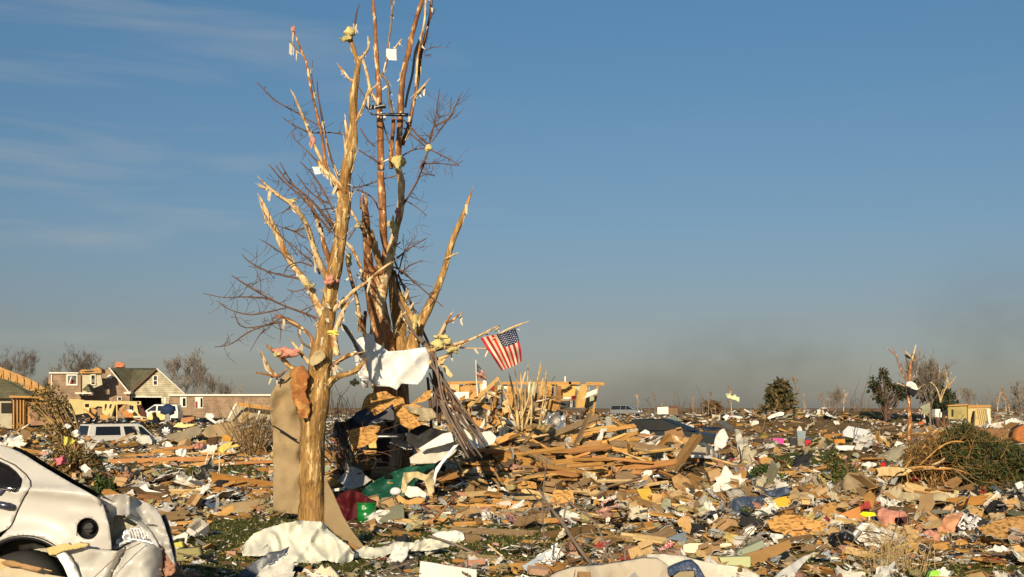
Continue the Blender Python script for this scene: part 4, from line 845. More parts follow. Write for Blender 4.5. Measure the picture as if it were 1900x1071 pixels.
# collapsed roof at the left edge
D = 95.0
e = empty('collapsed_house', (P(40, 780, D).x, D + 3, Hs(P(40, 780, D).x, D)), 'collapsed house at the left edge with torn grey roof and bare orange sheathing', 'house')
a = [P(-110, 620, D + 5), P(-5, 679, D + 5), P(55, 703, D + 4), P(88, 722, D + 2), P(82, 736, D), P(72, 735, D - 1), P(-120, 690, D - 1)]
link('sheathing', patch('O', '-110,640 -5,679 55,703 88,722 84,737 72,737 -120,700', stand(D + .5, .8, .1, .6, 737), .12, 6), SHEATH, e)
link('roof', slab([P(-120, 680, D - .5), P(5, 703, D - .7), P(38, 712, D - .8), P(44, 720, D - .8), P(72, 733, D - 1.2), P(60, 737, D - 1.8), P(-120, 735, D - 2)], (0, 0, -.12)), ROOFS, e)
for i in range(7):
 x = -10 + i * 13; y0 = 683 + i * 4.2; link('rafter', prism('O', f'{x},{y0} {x + 1.8},{y0 + .5} {x + 3.5},{y0 + 17} {x + 1.5},{y0 + 17}', D + 1 - i * .2, D + 1.15 - i * .2), PINE, e)
link('top_rafter', prism('O', '-10,683 60,708 60,711 -10,686', D + 3, D + 3.2), PINE, e)
link('fascia', prism('O', '17,734 84,736 84,739.5 17,738', D - 2, D - 1.8), PINE, e)
link('wall', prism('L1', '-400,920 160,920 210,1020 210,1700 -400,1700', D - 1.2, D - 1.0), mat('pale_render', (.45, .40, .28), .9), e)
link('dark_doorway', prism('L1', '20,1020 205,1020 205,1200 20,1200', D - 1.3, D - 1.21), DARKIN, e)
for x in (225, 290, 345, 400): link('stud', prism('L1', f'{x},940 {x + 24},940 {x + 24},1500 {x},1500', D - 1.5, D - 1.2), PINE, e)
link('bare_wall', prism('L1', '380,940 860,920 900,1050 1000,1350 420,1400', D - 1.0, D - .8), SHEATH, e)
link('brick_veneer', prism('L1', '500,1060 800,1040 900,1160 960,1400 540,1420', D - 1.6, D - 1.3), mat('pinkish_brick', (.30, .17, .11), .9, var=.3, vs=4), e)
# yellow walled ruin behind the white suv
D = 96.0
e = empty('gutted_house', (P(190, 790, D).x, D + 1, Hs(P(190, 790, D).x, D)), 'gutted house with leaning yellow inner walls behind the white suv', 'house')
wallp('yellow_wall', e, 'L3', '-10,0 245,20 250,90 240,260 60,290 -60,200', D + 1, .15, YELLOWW)
wallp('yellow_wall', e, 'L3', '240,30 720,40 760,60 740,210 640,330 560,330 570,140 480,130 440,160 340,160 330,260 250,250', D + .6, .15, YELLOWW, holes=['260,90 335,90 335,150 262,150', '610,95 650,95 635,200 605,210', '700,95 740,95 715,175 685,175'])
wallp('arch_wall', e, 'L3', '760,40 1160,45 1200,250 1240,300 1320,340 1190,310 1100,300 1120,130 990,95 850,95 790,110 720,330 690,320', D + .2, .15, YELLOWW)
wallp('window_panel', e, 'L3', '1165,45 1245,45 1250,105 1170,110', D - .2, .12, YELLOWW, holes=['1180,55 1215,55 1212,92 1180,92'])
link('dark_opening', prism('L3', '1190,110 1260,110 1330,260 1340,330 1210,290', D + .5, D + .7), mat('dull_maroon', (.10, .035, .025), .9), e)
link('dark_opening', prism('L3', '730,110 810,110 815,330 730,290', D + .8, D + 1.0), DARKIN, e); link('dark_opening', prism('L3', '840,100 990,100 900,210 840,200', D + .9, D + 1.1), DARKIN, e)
link('post', prism('L3', '808,100 828,100 835,390 815,390', D - .3, D - .2), PALEW, e)
for s, m in (('900,220 1000,200 1110,260 1100,330 960,330', mat('orange_board', (.42, .17, .05), .85)), ('1000,200 1080,190 1120,240 1040,250', WHITE), ('360,150 480,200 440,280 380,240', SHEATH), ('530,270 700,310 640,380 520,350', PINE), ('240,180 290,200 440,330 400,350', PINE), ('860,180 940,110 990,100 900,230', PINE), ('1340,340 1460,220 1680,290 1660,370 1400,370', YELLOWW), ('1100,350 1400,360 1300,400', PINE)):
 link('fallen_panel', patch('L3', s, stand(D - .4, .3, .1, 1, 760), .1, 3), m, e)
# centre ruin with the kitchen cupboard
D = 44.0
z0 = Hs(P(980, 790, D).x, D)
e = empty('ruined_house', (P(980, 790, D).x, D, z0), 'remains of a house wall with a long top plate, studs and torn drywall', 'house')
def bz(px, py, Dd=D): return P(px, py, Dd)
for a, b, w_ in (((826, 711), (905, 709), .09), ((930, 711), (1060, 711), .10), ((1055, 711), (1078, 711), .10), ((1086, 711.5), (1122, 712.5), .11)): board('top_plate', None, None, bz(*a), bz(*b), .09, w_, PINE, e)
for px in (832, 838, 851, 861, 870, 915, 931, 943, 956, 1030, 1090): board('stud', None, None, bz(px, 712), bz(px + random.uniform(-3, 3), 790), .05, .09, PINE, e, roll=1.57)
for s, m, lab in (('150,560 320,540 340,900 130,900', SHEATH, 'bare orange board'), ('480,540 665,540 690,670 480,670', GREENP, None), ('330,620 480,600 480,980 300,960', GREENP, None), ('1070,570 1190,580 1180,680 1080,690', GREENP, None), ('1195,560 1340,580 1340,650 1215,650', WHITE, None), ('1250,620 1390,640 1440,1000 1320,1000', YELLOWW, None), ('1680,580 1830,590 1800,700 1700,690', GREENP, None), ('1600,640 1840,620 1850,900 1560,900', SHEATH, None), ('480,680 700,680 690,900 500,880', DGREY, None)):
 o = link('drywall_panel', patch('N1', s, stand(D + .15, 0, .04, 2), .03, 2.5, .4), m, e)
for s, m in (('415,370 550,350 545,640 390,640', GREYC), ('570,320 765,310 755,470 640,580 565,600', GREYC), ('920,370 1100,345 1240,390 1230,480 850,450', GREENP), ('1340,600 1430,590 1465,660 1430,760 1340,830 1300,780', GREENP), ('1345,370 1400,380 1410,450 1350,470', WHITE)):
 link('drywall_panel', patch('N2', s, stand(D + .12, 0, .04, 2), .03, 2.5, .5), m, e)
board('leaning_rail', 'long thin white strip', None, P(970, 751, D - .6), P(1032, 736, D - .6), .05, .03, WTRIM, e)
board('vent_pipe', None, None, P(1048.5, 698, D + .3), P(1048.5, 712, D + .3), .05, .05, WTRIM, e); board('black_pipe', None, None, P(1022, 710, D), P(1030, 698, D), .03, .03, BLACK, e)
board('leaning_stud', None, None, P(1099, 775, D - .4), P(1109, 715, D - .4), .05, .09, PINE, e)
cb = empty('kitchen_cupboard', P(1055, 764, D - .5), 'open yellow wood cupboard with a black microwave oven in the ruined wall', 'cupboard')
CUPW = mat('honey_cupboard_wood', (.56, .33, .085), .5, var=.2, vs=4, stretch=(6, 6, 1))
for nm, s, d0, d1, m in (('side_panel', '770,370 850,380 850,620 830,860 735,860', D - .8, D - .72, mat('brown_cupboard_side', (.26, .12, .035), .6)), ('back_panel', '850,460 930,440 1000,390 1140,380 1150,600 850,620', D - .35, D - .3, CUPW), ('door', '1245,350 1350,350 1340,610 1300,800 1130,810 1150,610', D - 1.0, D - .93, CUPW), ('top_panel', '770,350 1050,350 920,440 850,440', D - .75, D - .35, CUPW), ('divider', '1140,440 1170,440 1140,640 1125,640', D - .8, D - .5, CUPW), ('shelf', '850,640 1140,650 1140,668 850,665', D - .8, D - .35, CUPW)):
 link(nm, prism('N2', s, d0, d1), m, cb)
mw = empty('microwave_oven', P(1053, 755, D - .75), 'black microwave oven sitting in the yellow cupboard', 'microwave')
link('case', prism('N2', '850,672 1120,662 1120,800 850,800', D - .85, D - .5), BLACK, mw); link('control_panel', prism('N2', '1030,672 1078,670 1070,798 1025,795', D - .87, D - .852), WHITE, mw); link('display', prism('N2', '1040,690 1060,690 1058,720 1038,720', D - .88, D - .872), BLACK, mw)
tag(link('paper_bundle', prism('N2', '900,600 1050,595 1055,640 890,640', D - .85, D - .6), WHITE), 'white folded paper bundle on the microwave', 'paper'); tag(link('red_box', prism('N2', '1060,575 1135,570 1130,640 1060,645', D - .85, D - .6), mat('red_card', (.40, .02, .015), .7)), 'small red box beside the white bundle in the cupboard', 'box')
tag(link('basin', patch('N1', '890,725 1075,715 1060,760 1035,795 930,800', stand(D - 1.2, 0, .02), .15, 2.5), WHITE, None, True), 'white basin tipped among the ruined wall boards', 'basin')
tag(link('red_cushion', blob(P(916, 722, D - 1), .11, 4, 2, .3, (1, .7, .8)), mat('deep_red_fabric', (.28, .02, .018), .9), None, True), 'dark red cushion above the white basin', 'cushion')
tag(link('white_cloth', patch('N1', '800,400 840,410 870,500 870,640 790,680 770,620 800,520', stand(D - 5.8, 0, .1, 3), .02, 2), WHITE, None, True), 'white rag hanging below the small flag', 'cloth')
rnd = random.Random(77)
for i in range(95):                                # broken studs, sheathing and drywall choking the wall line
 px, py = rnd.uniform(812, 1100), rnd.uniform(728, 806); L = rnd.uniform(14, 52); a = rnd.choice([rnd.gauss(1.5, .35), rnd.gauss(.5, .4), rnd.gauss(-.5, .4), rnd.gauss(0, .2)]); dd = D + rnd.uniform(-1.6, .8)
 if 1035 < px < 1085 and py < 775: continue
 board('broken_stud', None, None, P(px - L / 2 * math.cos(a), py - L / 2 * math.sin(a), dd), P(px + L / 2 * math.cos(a), py + L / 2 * math.sin(a), dd + rnd.uniform(-.5, .5)), rnd.uniform(.07, .2), .04, rnd.choice([PINE, PINE, PALEW, OLDW, SHEATH, WTRIM, OSB2]), e, roll=rnd.uniform(.6, 1.6), seed=i)
for i in range(60):
 px, py = rnd.uniform(815, 1105), rnd.uniform(722, 800); w_ = rnd.uniform(5, 15); h_ = rnd.uniform(6, 20); a = rnd.uniform(-.5, .5)
 if 1035 < px < 1085 and py < 775: continue
 q = [(px + x * w_ * math.cos(a) - y * h_ * math.sin(a), py + x * w_ * math.sin(a) + y * h_ * math.cos(a)) for x, y in ((-1, -.8 + rnd.uniform(-.3, .3)), (.9, -1), (1, .8 + rnd.uniform(-.4, .2)), (-.8, 1))]
 link('wall_fragment', patch('O', q, stand(D + rnd.uniform(-.9, .9), 0, .06, 2), .03, 6, .6), rnd.choice([GREENP, YELLOWW, SHEATH, OSB, OSB, GREYC, CREAM, PALEW, WHITE, PINE]), e)
# shattered pale stump in front of that wall
st = empty('shattered_stump', G(965, 792), 'pale shattered stump with upright splinters in front of the ruined wall', 'stump', None)
for i, (x0, y0, x1, y1, w_) in enumerate([(962, 795, 946, 698, 8), (965, 790, 958, 705, 6), (968, 795, 975, 720, 7), (972, 785, 980, 676, 4), (962, 760, 955, 684, 4), (966, 780, 990, 700, 4), (975, 790, 1003, 676, 5), (960, 790, 932, 735, 4), (958, 790, 924, 700, 3), (968, 800, 966, 690, 6), (1008, 780, 1014, 684, 3), (1000, 790, 1013, 690, 3), (985, 790, 984, 705, 4)]):
 limb('splinter', st, 'O', f'{x0},{y0},{w_} {(x0 + x1) / 2 + 2},{(y0 + y1) / 2},{w_ * .9} {x1},{y1},{w_ * .4}', 33 + .2 * (i % 4), [PALEW, PEEL, PALEW][i % 3], 6, .4, .2, 230 + i, splinter=2 if i % 2 == 0 else 0)
# right hand ruins
D = 78.0
e = empty('ruined_house', (P(1800, 795, D).x, D + 1, Hs(P(1800, 795, D).x, D)), 'tan corner of a wrecked house with a tall black opening, right of the fallen evergreen', 'house')
wallp('tan_wall', e, 'R1', '1480,360 1820,350 1880,360 1880,640 1640,690 1560,730 1480,740', D, .2, mat('tan_panel', (.50, .38, .17), .85, var=.2), holes=['1560,410 1605,400 1600,660 1560,725 1520,680 1530,540'])
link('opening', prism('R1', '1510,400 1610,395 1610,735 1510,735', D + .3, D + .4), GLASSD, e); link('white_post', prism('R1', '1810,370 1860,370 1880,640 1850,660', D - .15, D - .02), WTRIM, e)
link('top_board', prism('R1', '1480,300 1885,300 1885,340 1480,350', D + .2, D + .4), PINE, e)
for k in range(5): link('siding_board', prism('R1', f'{1640 + k * 34},{365} {1645 + k * 34},{365} {1700 + k * 34},{655} {1694 + k * 34},{655}', D - .08, D - .02), mat('tan_batten', (.34, .24, .10), .9), e)
D = 92.0
e = empty('ruined_house', (P(1760, 790, D).x, D + 1, Hs(P(1760, 790, D).x, D)), 'long yellowish inner wall of a wrecked house behind the white cupboards', 'house')
wallp('yellow_wall', e, 'R1', '1130,320 1460,300 1480,520 1300,560 1130,540', D, .2, mat('ochre_wall', (.42, .34, .13), .9, var=.35, vs=1.5)); wallp('grey_wall', e, 'R1', '640,330 810,260 810,420 740,480 640,420', D + .1, .2, mat('sage_wall', (.28, .28, .18), .9, var=.3, vs=1.5))
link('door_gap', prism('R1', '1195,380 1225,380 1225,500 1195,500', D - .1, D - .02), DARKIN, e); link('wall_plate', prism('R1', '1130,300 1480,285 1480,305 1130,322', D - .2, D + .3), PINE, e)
for s in ('905,372 992,372 992,520 905,510', '975,430 1020,430 1020,515 975,515'): tag(link('white_cabinet', prism('R1', s, D - 3, D - 2.3), WTRIM), 'white cabinet standing upright left of the yellowish wall' if s[0] == '9' and s[1] == '0' else 'lower white cabinet beside the upright one by the yellowish wall', 'cabinet')
tag(link('black_barrel', MB().tube([P(1753, 772, D - 3), P(1753, 762, D - 3)], [.22, .22], 12), BLACK), 'black barrel under a white lid near the yellowish wall', 'barrel')
# small brown shed and white screen in the open field
D = 190.0
e = empty('shed', (P(1248, 769, D).x, D, Hs(P(1248, 769, D).x, D)), 'small brown block shed with broken trunks above it on the horizon', 'shed')
link('wall', prism('M1', '1115,290 1245,290 1245,395 1115,395', D, D + 1.5), mat('brown_block', (.22, .13, .07), .9), e); link('roof', prism('M1', '1140,262 1250,262 1255,292 1108,292', D - .1, D + 1.6), mat('dark_brown_roof', (.12, .06, .04), .9), e)
e = empty('white_screen', (P(1228, 769, D).x, D - 1, Hs(P(1228, 769, D).x, D)), 'flat white panel standing beside the small brown shed', 'panel')
link('panel', prism('M1', '948,282 1110,276 1112,385 948,382', D - 1, D - .8), WHITE, e); link('frame', prism('M1', '925,268 1040,262 1048,275 935,285', D - .9, D - .5), mat('dark_brown_roof'), e)
# low foundation with things set on its edge
D = 57.0
e = empty('foundation', (P(1430, 835, D).x, D, Hs(P(1430, 835, D).x, D)), 'low brown foundation edge carrying a row of coloured tubs', 'foundation')
link('edge_board', prism('H1', '985,372 1480,372 1480,440 985,440', D, D + .1), SHEATH, e); link('slab', prism('H1', '985,380 1900,380 1900,450 985,450', D + .12, D + 4), mat('pale_concrete', (.34, .29, .22), .95), e)
tz = P(1430, 828.5, D).z
def tub(px, w, h, col, label, name='storage_tub', cat='tub', lid=True, row='tubs on the foundation edge', dd=0.35, lidcol=None, z=None):
 """tapered tub with rim, lid and two grips"""
 s = S(D); x = P(px, 828, D).x; W = w / s; Hh = h / s; zb = z if z is not None else tz + .03; m = mat('tub_' + '_'.join(f'{int(c * 99)}' for c in col), col, .45, var=.15, vs=4, bump=0, spec=.5)
 e = empty(name, (x, D + dd, zb), label, cat, row)
 mb = MB().box((x, D + dd, zb + Hh * .44), (W * .84, .32, Hh * .88), taper=1.12); link('body', mb, m, e, bevel=.01)
 r = MB(); r.box((x, D + dd, zb + Hh * .90), (W, .38, Hh * .07)); link('rim', r, m, e)
 if lid: l_ = MB(); l_.box((x, D + dd, zb + Hh * .965), (W * .97, .36, Hh * .07)); link('lid', l_, mat('tub_lid_' + str(int(px)), lidcol or col, .4, var=.1, bump=0), e)
 for q in (-1, 1): g_ = MB(); g_.box((x + q * W * .2, D + dd - .19, zb + Hh * .72), (W * .14, .02, Hh * .08)); link('grip', g_, m, e)
 return e
tub(1390, 15, 11, (.02, .045, .02), 'dark green tub at the left end of the row on the foundation')
tub(1408, 15, 12, (.02, .02, .02), 'black tub with a yellow label between the dark green and red ones'); tag(link('yellow_label', MB().box((P(1411, 828, D).x, D + .13, tz + .09), (.2, .012, .09)), mat('yellow_print', (.6, .5, .08), .8)), 'yellow card leaning on the black tub', 'card')
tub(1424, 13, 12, (.45, .03, .02), 'red crate with open top left of the bright pink tub', lid=False)
tub(1446, 22, 14, (.65, .05, .30), 'bright pink tub in the middle of the row of tubs', lid=False)
tub(1461, 13, 4, (.70, .62, .5), 'low cream box right of the bright pink tub')
tub(1474, 14, 14, (.02, .02, .022), 'black tub left of the stacked grey tubs')
tub(1487, 14, 13, (.28, .25, .19), 'tan grey tub at the bottom of the stack', dd=.2)
tub(1488, 17, 14, (.26, .32, .36), 'pale blue grey tub on top of the tan grey one', z=tz + .03 + 13 / S(D), dd=.2)
tub(1499, 11, 10, (.50, .015, .03), 'small red tub just right of the stacked tubs', dd=.15)
tub(1506, 12, 14, (.05, .06, .11), 'dark blue tub behind the small red one', dd=.7)
tub(1518, 13, 5, (.70, .66, .60), 'low white box right of the red tub')
tub(1366, 10, 12, (.03, .03, .035), 'black tub half behind the hanging white cloth')
# ------------------------------------------------------------------ vehicles
def wheel(e, c, r, w, ax='y', spokes=5, tyre='wheel', lat=None):
 """tyre and rim about a sideways axis"""
 c = Vector(c); lat = Vector(lat) if lat is not None else Vector((0, 1, 0)); u = lat.cross(Vector((0, 0, 1))).normalized(); k = Vector((0, 0, 1))
 t = MB(); n = 28; V = []; F = []; prof = [(-.5, .62), (-.52, .90), (-.38, 1.0), (.38, 1.0), (.52, .90), (.5, .62)]
 for i in range(n):
  a = 2 * math.pi * i / n
  for (o, q) in prof: V.append(c + lat * (o * w) + (u * math.cos(a) + k * math.sin(a)) * r * q)
 m = len(prof)
 for i in range(n):
  j = (i + 1) % n
  for q in range(m): F.append((i * m + q, j * m + q, j * m + (q + 1) % m, i * m + (q + 1) % m))
 t.add(V, F); ty = link('wheel', t, RUBBER, e, True)
 rm = MB(); V = [c - lat * w * .30]; F = []
 for i in range(n): a = 2 * math.pi * i / n; V.append(c - lat * w * .42 + (u * math.cos(a) + k * math.sin(a)) * r * .64)
 for i in range(n): a = 2 * math.pi * i / n; V.append(c - lat * w * .20 + (u * math.cos(a) + k * math.sin(a)) * r * .56)
 F = [(1 + i, 1 + (i + 1) % n, 1 + n + (i + 1) % n, 1 + n + i) for i in range(n)]; rm.add(V, F)
 for s_ in range(spokes):
  a = 2 * math.pi * s_ / spokes + .3; d = u * math.cos(a) + k * math.sin(a); p_ = d.cross(lat)
  q = [c - lat * w * .34 + d * r * .08 + p_ * r * .10, c - lat * w * .34 + d * r * .08 - p_ * r * .10, c - lat * w * .28 + d * r * .60 - p_ * r * .06, c - lat * w * .28 + d * r * .60 + p_ * r * .06]
  rm.add(q + [v + lat * .02 for v in q], [(0, 1, 2, 3), (7, 6, 5, 4), (0, 3, 7, 4), (1, 5, 6, 2), (0, 4, 5, 1), (3, 2, 6, 7)])
 link('rim', rm, mat('alloy_rim', (.55, .55, .56), .3, metal=1, bump=0), ty)
 return ty
def vehicle(name, label, cat, loc, yaw, side, glass, W, belt, col, windows, wheels=(), tilt=0.0, roofin=.14, extra=None, rack=False, lamps=(), wr=.36, skip_wheels=False, glassm=None):
 """side: body outline (x forward, z up) below the belt; glass: cabin outline above it; windows: side panes as (x, z) quads"""
 M = Matrix.Translation(Vector(loc)) @ Matrix.Rotation(yaw, 4, 'Z') @ Matrix.Rotation(tilt, 4, 'Y')
 e = empty(name, loc, label, cat)
 pm = mat('paint_' + name, col, .38, var=.06, vs=1.5, bump=0, coat=.6, spec=.5); gm = glassm or GLASSD; h = W / 2
 def lay(prof, y_of, mat_, nm, close=True):
  n = len(prof); mb = MB(); V = []
  for s_, k in ((-1, 1.0), (1, 1.0)):
   for (x, z) in prof: V.append(M @ Vector((x, s_ * y_of(z), z)))
  F = [tuple(range(n)), tuple(range(n, 2 * n))[::-1]] + [(i + n, (i + 1) % n + n, (i + 1) % n, i) for i in range(n)]
  mb.add(V, F); return link(nm, mb, mat_, e, False, bevel=.035)
 zmax = max(z for _, z in glass)
 yb = lambda z: h * (1 - .05 * max(0, (.45 - z)) - .03 * max(0, z - belt * .8))
 yg = lambda z: h * .97 - (z - belt) / (zmax - belt) * (h * roofin * 1.6)
 lay(side, yb, pm, 'body'); lay(glass, yg, pm, 'cabin')
 for k, w_ in enumerate(windows):
  for s_ in (-1, 1):
   q = [M @ Vector((x, s_ * (yg(z) + .006), z)) for x, z in w_]; q2 = [M @ Vector((x, s_ * (yg(z) - .02), z)) for x, z in w_]; n = len(q)
   mb = MB().add(q + q2, [tuple(range(n)), tuple(range(n, 2 * n))[::-1]] + [(i, (i + 1) % n, (i + 1) % n + n, i + n) for i in range(n)]); link('window', mb, gm, e)
 # front and rear glass
 g0 = glass
 def cross(p, q, nm, a=.12, b=.88, inset=.86):
  (x0, z0), (x1, z1) = p, q; nx, nz = -(z1 - z0), (x1 - x0); L = math.hypot(nx, nz) or 1
  s_ = 1 if (x0 + x1) / 2 > 0 else -1; 
  if nx * s_ < 0: nx, nz = -nx, -nz
  o = (nx / L * .012, nz / L * .012); V = []
  for off in (o, (-o[0], -o[1])):
   for (t, sg) in ((a, -1), (b, -1), (b, 1), (a, 1)):
    x, z = x0 + (x1 - x0) * t, z0 + (z1 - z0) * t; V.append(M @ Vector((x + off[0], sg * yg(z) * inset, z + off[1])))
  link(nm, MB().add(V, [(0, 1, 2, 3), (7, 6, 5, 4), (0, 4, 5, 1), (1, 5, 6, 2), (2, 6, 7, 3), (3, 7, 4, 0)]), gm, e)
 cross(glass[0], glass[1], 'rear_window'); cross(glass[-1], glass[-2], 'windscreen')
 if not skip_wheels:
  for x in wheels:
   for s_ in (-1, 1): wheel(e, M @ Vector((x, s_ * (h - .12), wr)), wr, .22, lat=(M.to_3x3() @ Vector((0, -s_, 0))) * -1)
 for nm, x, z, dx, dz, m_, ys in lamps:
  for s_ in ys: link(nm, MB().box(M @ Vector((x, s_ * (h - .06), z)), (dx, .16, dz), rot=M.to_3x3()), m_, e)
 if rack:
  for s_ in (-1, 1): link('roof_rail', MB().tube([M @ Vector((x, s_ * (yg(zmax) - .08), zmax + .05)) for x in (glass[1][0] + .3, 0, glass[-2][0] - .5)], [.025] * 3, 6), BLACK, e)
 for s_ in (-1, 1):
  link('mirror', MB().box(M @ Vector((glass[-1][0] - .45, s_ * (h + .08), belt + .08)), (.1, .2, .16), rot=M.to_3x3()), BLACK, e)
  for dx in (-.2, .9): link('door_handle', MB().box(M @ Vector((dx, s_ * (h - .01), belt - .18)), (.16, .04, .035), rot=M.to_3x3()), CHROME if cat != 'suv' else BLACK, e)
 return e
REDL = mat('red_lamp', (.35, .01, .01), .25, bump=0, spec=.6, var=.1); CLEAR = mat('clear_lamp', (.75, .75, .75), .15, bump=0, spec=.6, var=.1)
# long white suv, seen from its left rear corner, half sunk behind rubble
D = 75.0; x = P(236, 800, D).x
suvside = [(-2.85, .35), (-2.88, .75), (-2.82, 1.12), (1.35, 1.12), (2.55, 1.02), (2.80, .85), (2.82, .40)]
suvglass = [(-2.82, 1.12), (-2.62, 1.88), (.35, 1.90), (.75, 1.80), (1.45, 1.12)]
suvwin = [[(-2.35, 1.20), (-2.25, 1.74), (-.72, 1.74), (-.72, 1.20)], [(-.42, 1.20), (-.50, 1.74), (.22, 1.74), (.40, 1.20)], [(.58, 1.20), (.46, 1.74), (.72, 1.70), (1.25, 1.20)]]
suv = vehicle('white_suv', 'long white suv with dark windows half buried behind rubble on the left', 'suv', (x - .3, D + .6, 1.8 - 29 / S(D) - 1.90), R(42), suvside, suvglass, 2.0, 1.12, (.74, .71, .64), suvwin, (-1.75, 1.75), rack=True, lamps=[('tail_lamp', -2.80, .93, .14, .50, REDL, (-1, 1))])
# white suv in the garage mouth
D = 118.0
vehicle('white_suv', 'small white suv parked in front of the open garage', 'suv', (P(294, 765, D).x, D, P(294, 776, D).z - .35), R(180), [(-2.2, .35), (-2.2, 1.0), (1.1, 1.0), (2.2, .95), (2.3, .4)], [(-2.2, 1.0), (-2.0, 1.68), (.2, 1.70), (1.15, 1.0)], 1.85, 1.0, (.74, .71, .64), [[(-2.0, 1.06), (-1.85, 1.56), (-1.05, 1.56), (-1.05, 1.06)], [(-.9, 1.06), (-.9, 1.56), (-.15, 1.56), (-.15, 1.06)], [(0, 1.06), (0, 1.56), (.25, 1.56), (.9, 1.06)]], (-1.35, 1.4), rack=True)
tag(link('blue_drum', blob(P(311, 761, 105), .55, 5, 2, .25, (1.1, .8, 1)), mat('blue_fabric', (.02, .04, .10), .8), None, True), 'round dark blue bundle in front of the garage suv', 'bundle')
# silver minivan on the horizon
D = 196.0
vehicle('silver_minivan', 'silver minivan parked on the horizon facing right', 'minivan', (P(1162, 771, D).x, D, P(1162, 771.5, D).z), R(-18), [(-2.5, .35), (-2.5, .95), (1.2, 1.0), (2.3, .85), (2.5, .4)], [(-2.5, .95), (-2.3, 1.70), (.3, 1.74), (1.9, .98)], 2.0, .97, (.17, .175, .18), [[(-2.35, 1.0), (-2.25, 1.62), (-.8, 1.64), (-.8, 1.0)], [(-.74, 1.0), (-.74, 1.64), (.1, 1.64), (.1, 1.0)], [(.16, 1.0), (.16, 1.64), (.4, 1.62), (1.4, 1.0)]], (-1.6, 1.6), lamps=[('headlight', 2.35, .72, .25, .2, CLEAR, (-1, 1))])
mat('paint_dark_green_sedan', (.005, .012, .014), .5, var=.2, bump=0, coat=.12)
# dark green sedan, windows broken out, rubble to its belt
D = 50.0; x = P(1252, 810, D).x; zt = P(1240, 777, D).z
gcar = vehicle('dark_green_sedan', 'dark green sedan with broken windows sunk in rubble behind the leaning beam', 'car', (x - .45, D, zt - 1.38), R(-20), [(-2.3, .3), (-2.3, .85), (1.1, .90), (2.2, .72), (2.35, .35)], [(-1.75, .88), (-1.15, 1.36), (.1, 1.38), (1.35, .90)], 1.75, .88, (.008, .022, .024), [[(-1.5, .92), (-1.05, 1.30), (-.55, 1.30), (-.55, .92)], [(-.45, .92), (-.45, 1.30), (.1, 1.30), (.75, .92)]], (-1.4, 1.4), glassm=mat('dusty_broken_glass', (.012, .011, .009), .45, var=.6, vs=3, bump=0))
# ---- wrecked white sedan in the foreground, rear quarter towards the camera
CD = 8.46
CPX = mat('pearl_white_paint', (.50, .475, .435), .42, var=.10, vs=1.4, col2=(.50, .46, .40), c2s=2.2, c2t=(.62, .85), bump=.04, bs=6, coat=.22, spec=.5)
CPX2 = mat('white_bumper_plastic', (.56, .54, .49), .42, var=.08, vs=1.4, bump=.05, bs=6, coat=.3)
car = empty('wrecked_sedan', (P(45, 1198, CD).x - 1.6, CD + .9, Hs(-4.5, 8.8)), 'wrecked pearl white sedan with crushed trunk and missing fuel door in the foreground', 'car')
def cside(px, py):
 """flank of the car: rounds in above the belt line and under the sill, bulges at the arch, dented"""
 d = CD; up = (905 - py) / 260.0
 if up > 0: d += .62 * up + .35 * up * up
 else: d += .10 * up * up - .02
 a = math.hypot(px - 45, py - 1100) / 260.0; d -= .05 * math.exp(-((a - .40) / .10) ** 2)
 d -= .035 * math.exp(-((py - (905 + (px - 45) * .12)) / 10.0) ** 2)
 d += .30 * max(0, (px - 175) / 130.0) ** 2
 d += .012 * mnoise.noise((px / 80.0, py / 60.0, 1)) + .006 * mnoise.noise((px / 22.0, py / 20.0, 4)) * (px > 120)
 return d
def cs(off=0.0): return lambda px, py: P(px, py, cside(px, py) + off)
def cpart(name, key, s, off, m, th=.012, res=7, holes=(), fn=None, label=None, jagpx=0, so=False):
 o = link(name, patch(key, s, fn or cs(off), th, res, jagpx, holes, so), m, car, True)
 if label: o['label'] = label
 return o
arch = [(45 + 97 * math.cos(a), 1095 + 97 * math.sin(a)) for a in np.linspace(R(180), R(360), 24)]
# quarter panel with C pillar: one sheet
q = [(-20, 822), (12, 829), (34, 838), (50, 847), (73, 862), (105, 881), (136, 899), (160, 912), (180, 924), (191, 938), (196, 955), (202, 975), (205, 1000), (207, 1020), (185, 1022), (165, 1019), (150, 1022)] + [p for p in arch[::-1] if p[0] > -20 and p[1] < 1092][:0]
qa = [(45 + 99 * math.cos(a), 1092 + 99 * math.sin(a)) for a in np.linspace(R(-38), R(-128), 18)]
q += [(135, 1030)] + qa + [(17, 981), (24, 971), (34, 946), (46, 922), (58, 903), (57, 893), (49, 880), (29, 863), (0, 849), (-20, 841)]
FC = [(162.6 + 20 * math.cos(a) * 1.02, 981 + 20 * math.sin(a)) for a in np.linspace(0, 2 * math.pi, 26)[:-1]]
cpart('quarter_panel', 'O', q, 0, CPX, .012, 6, holes=[FC])
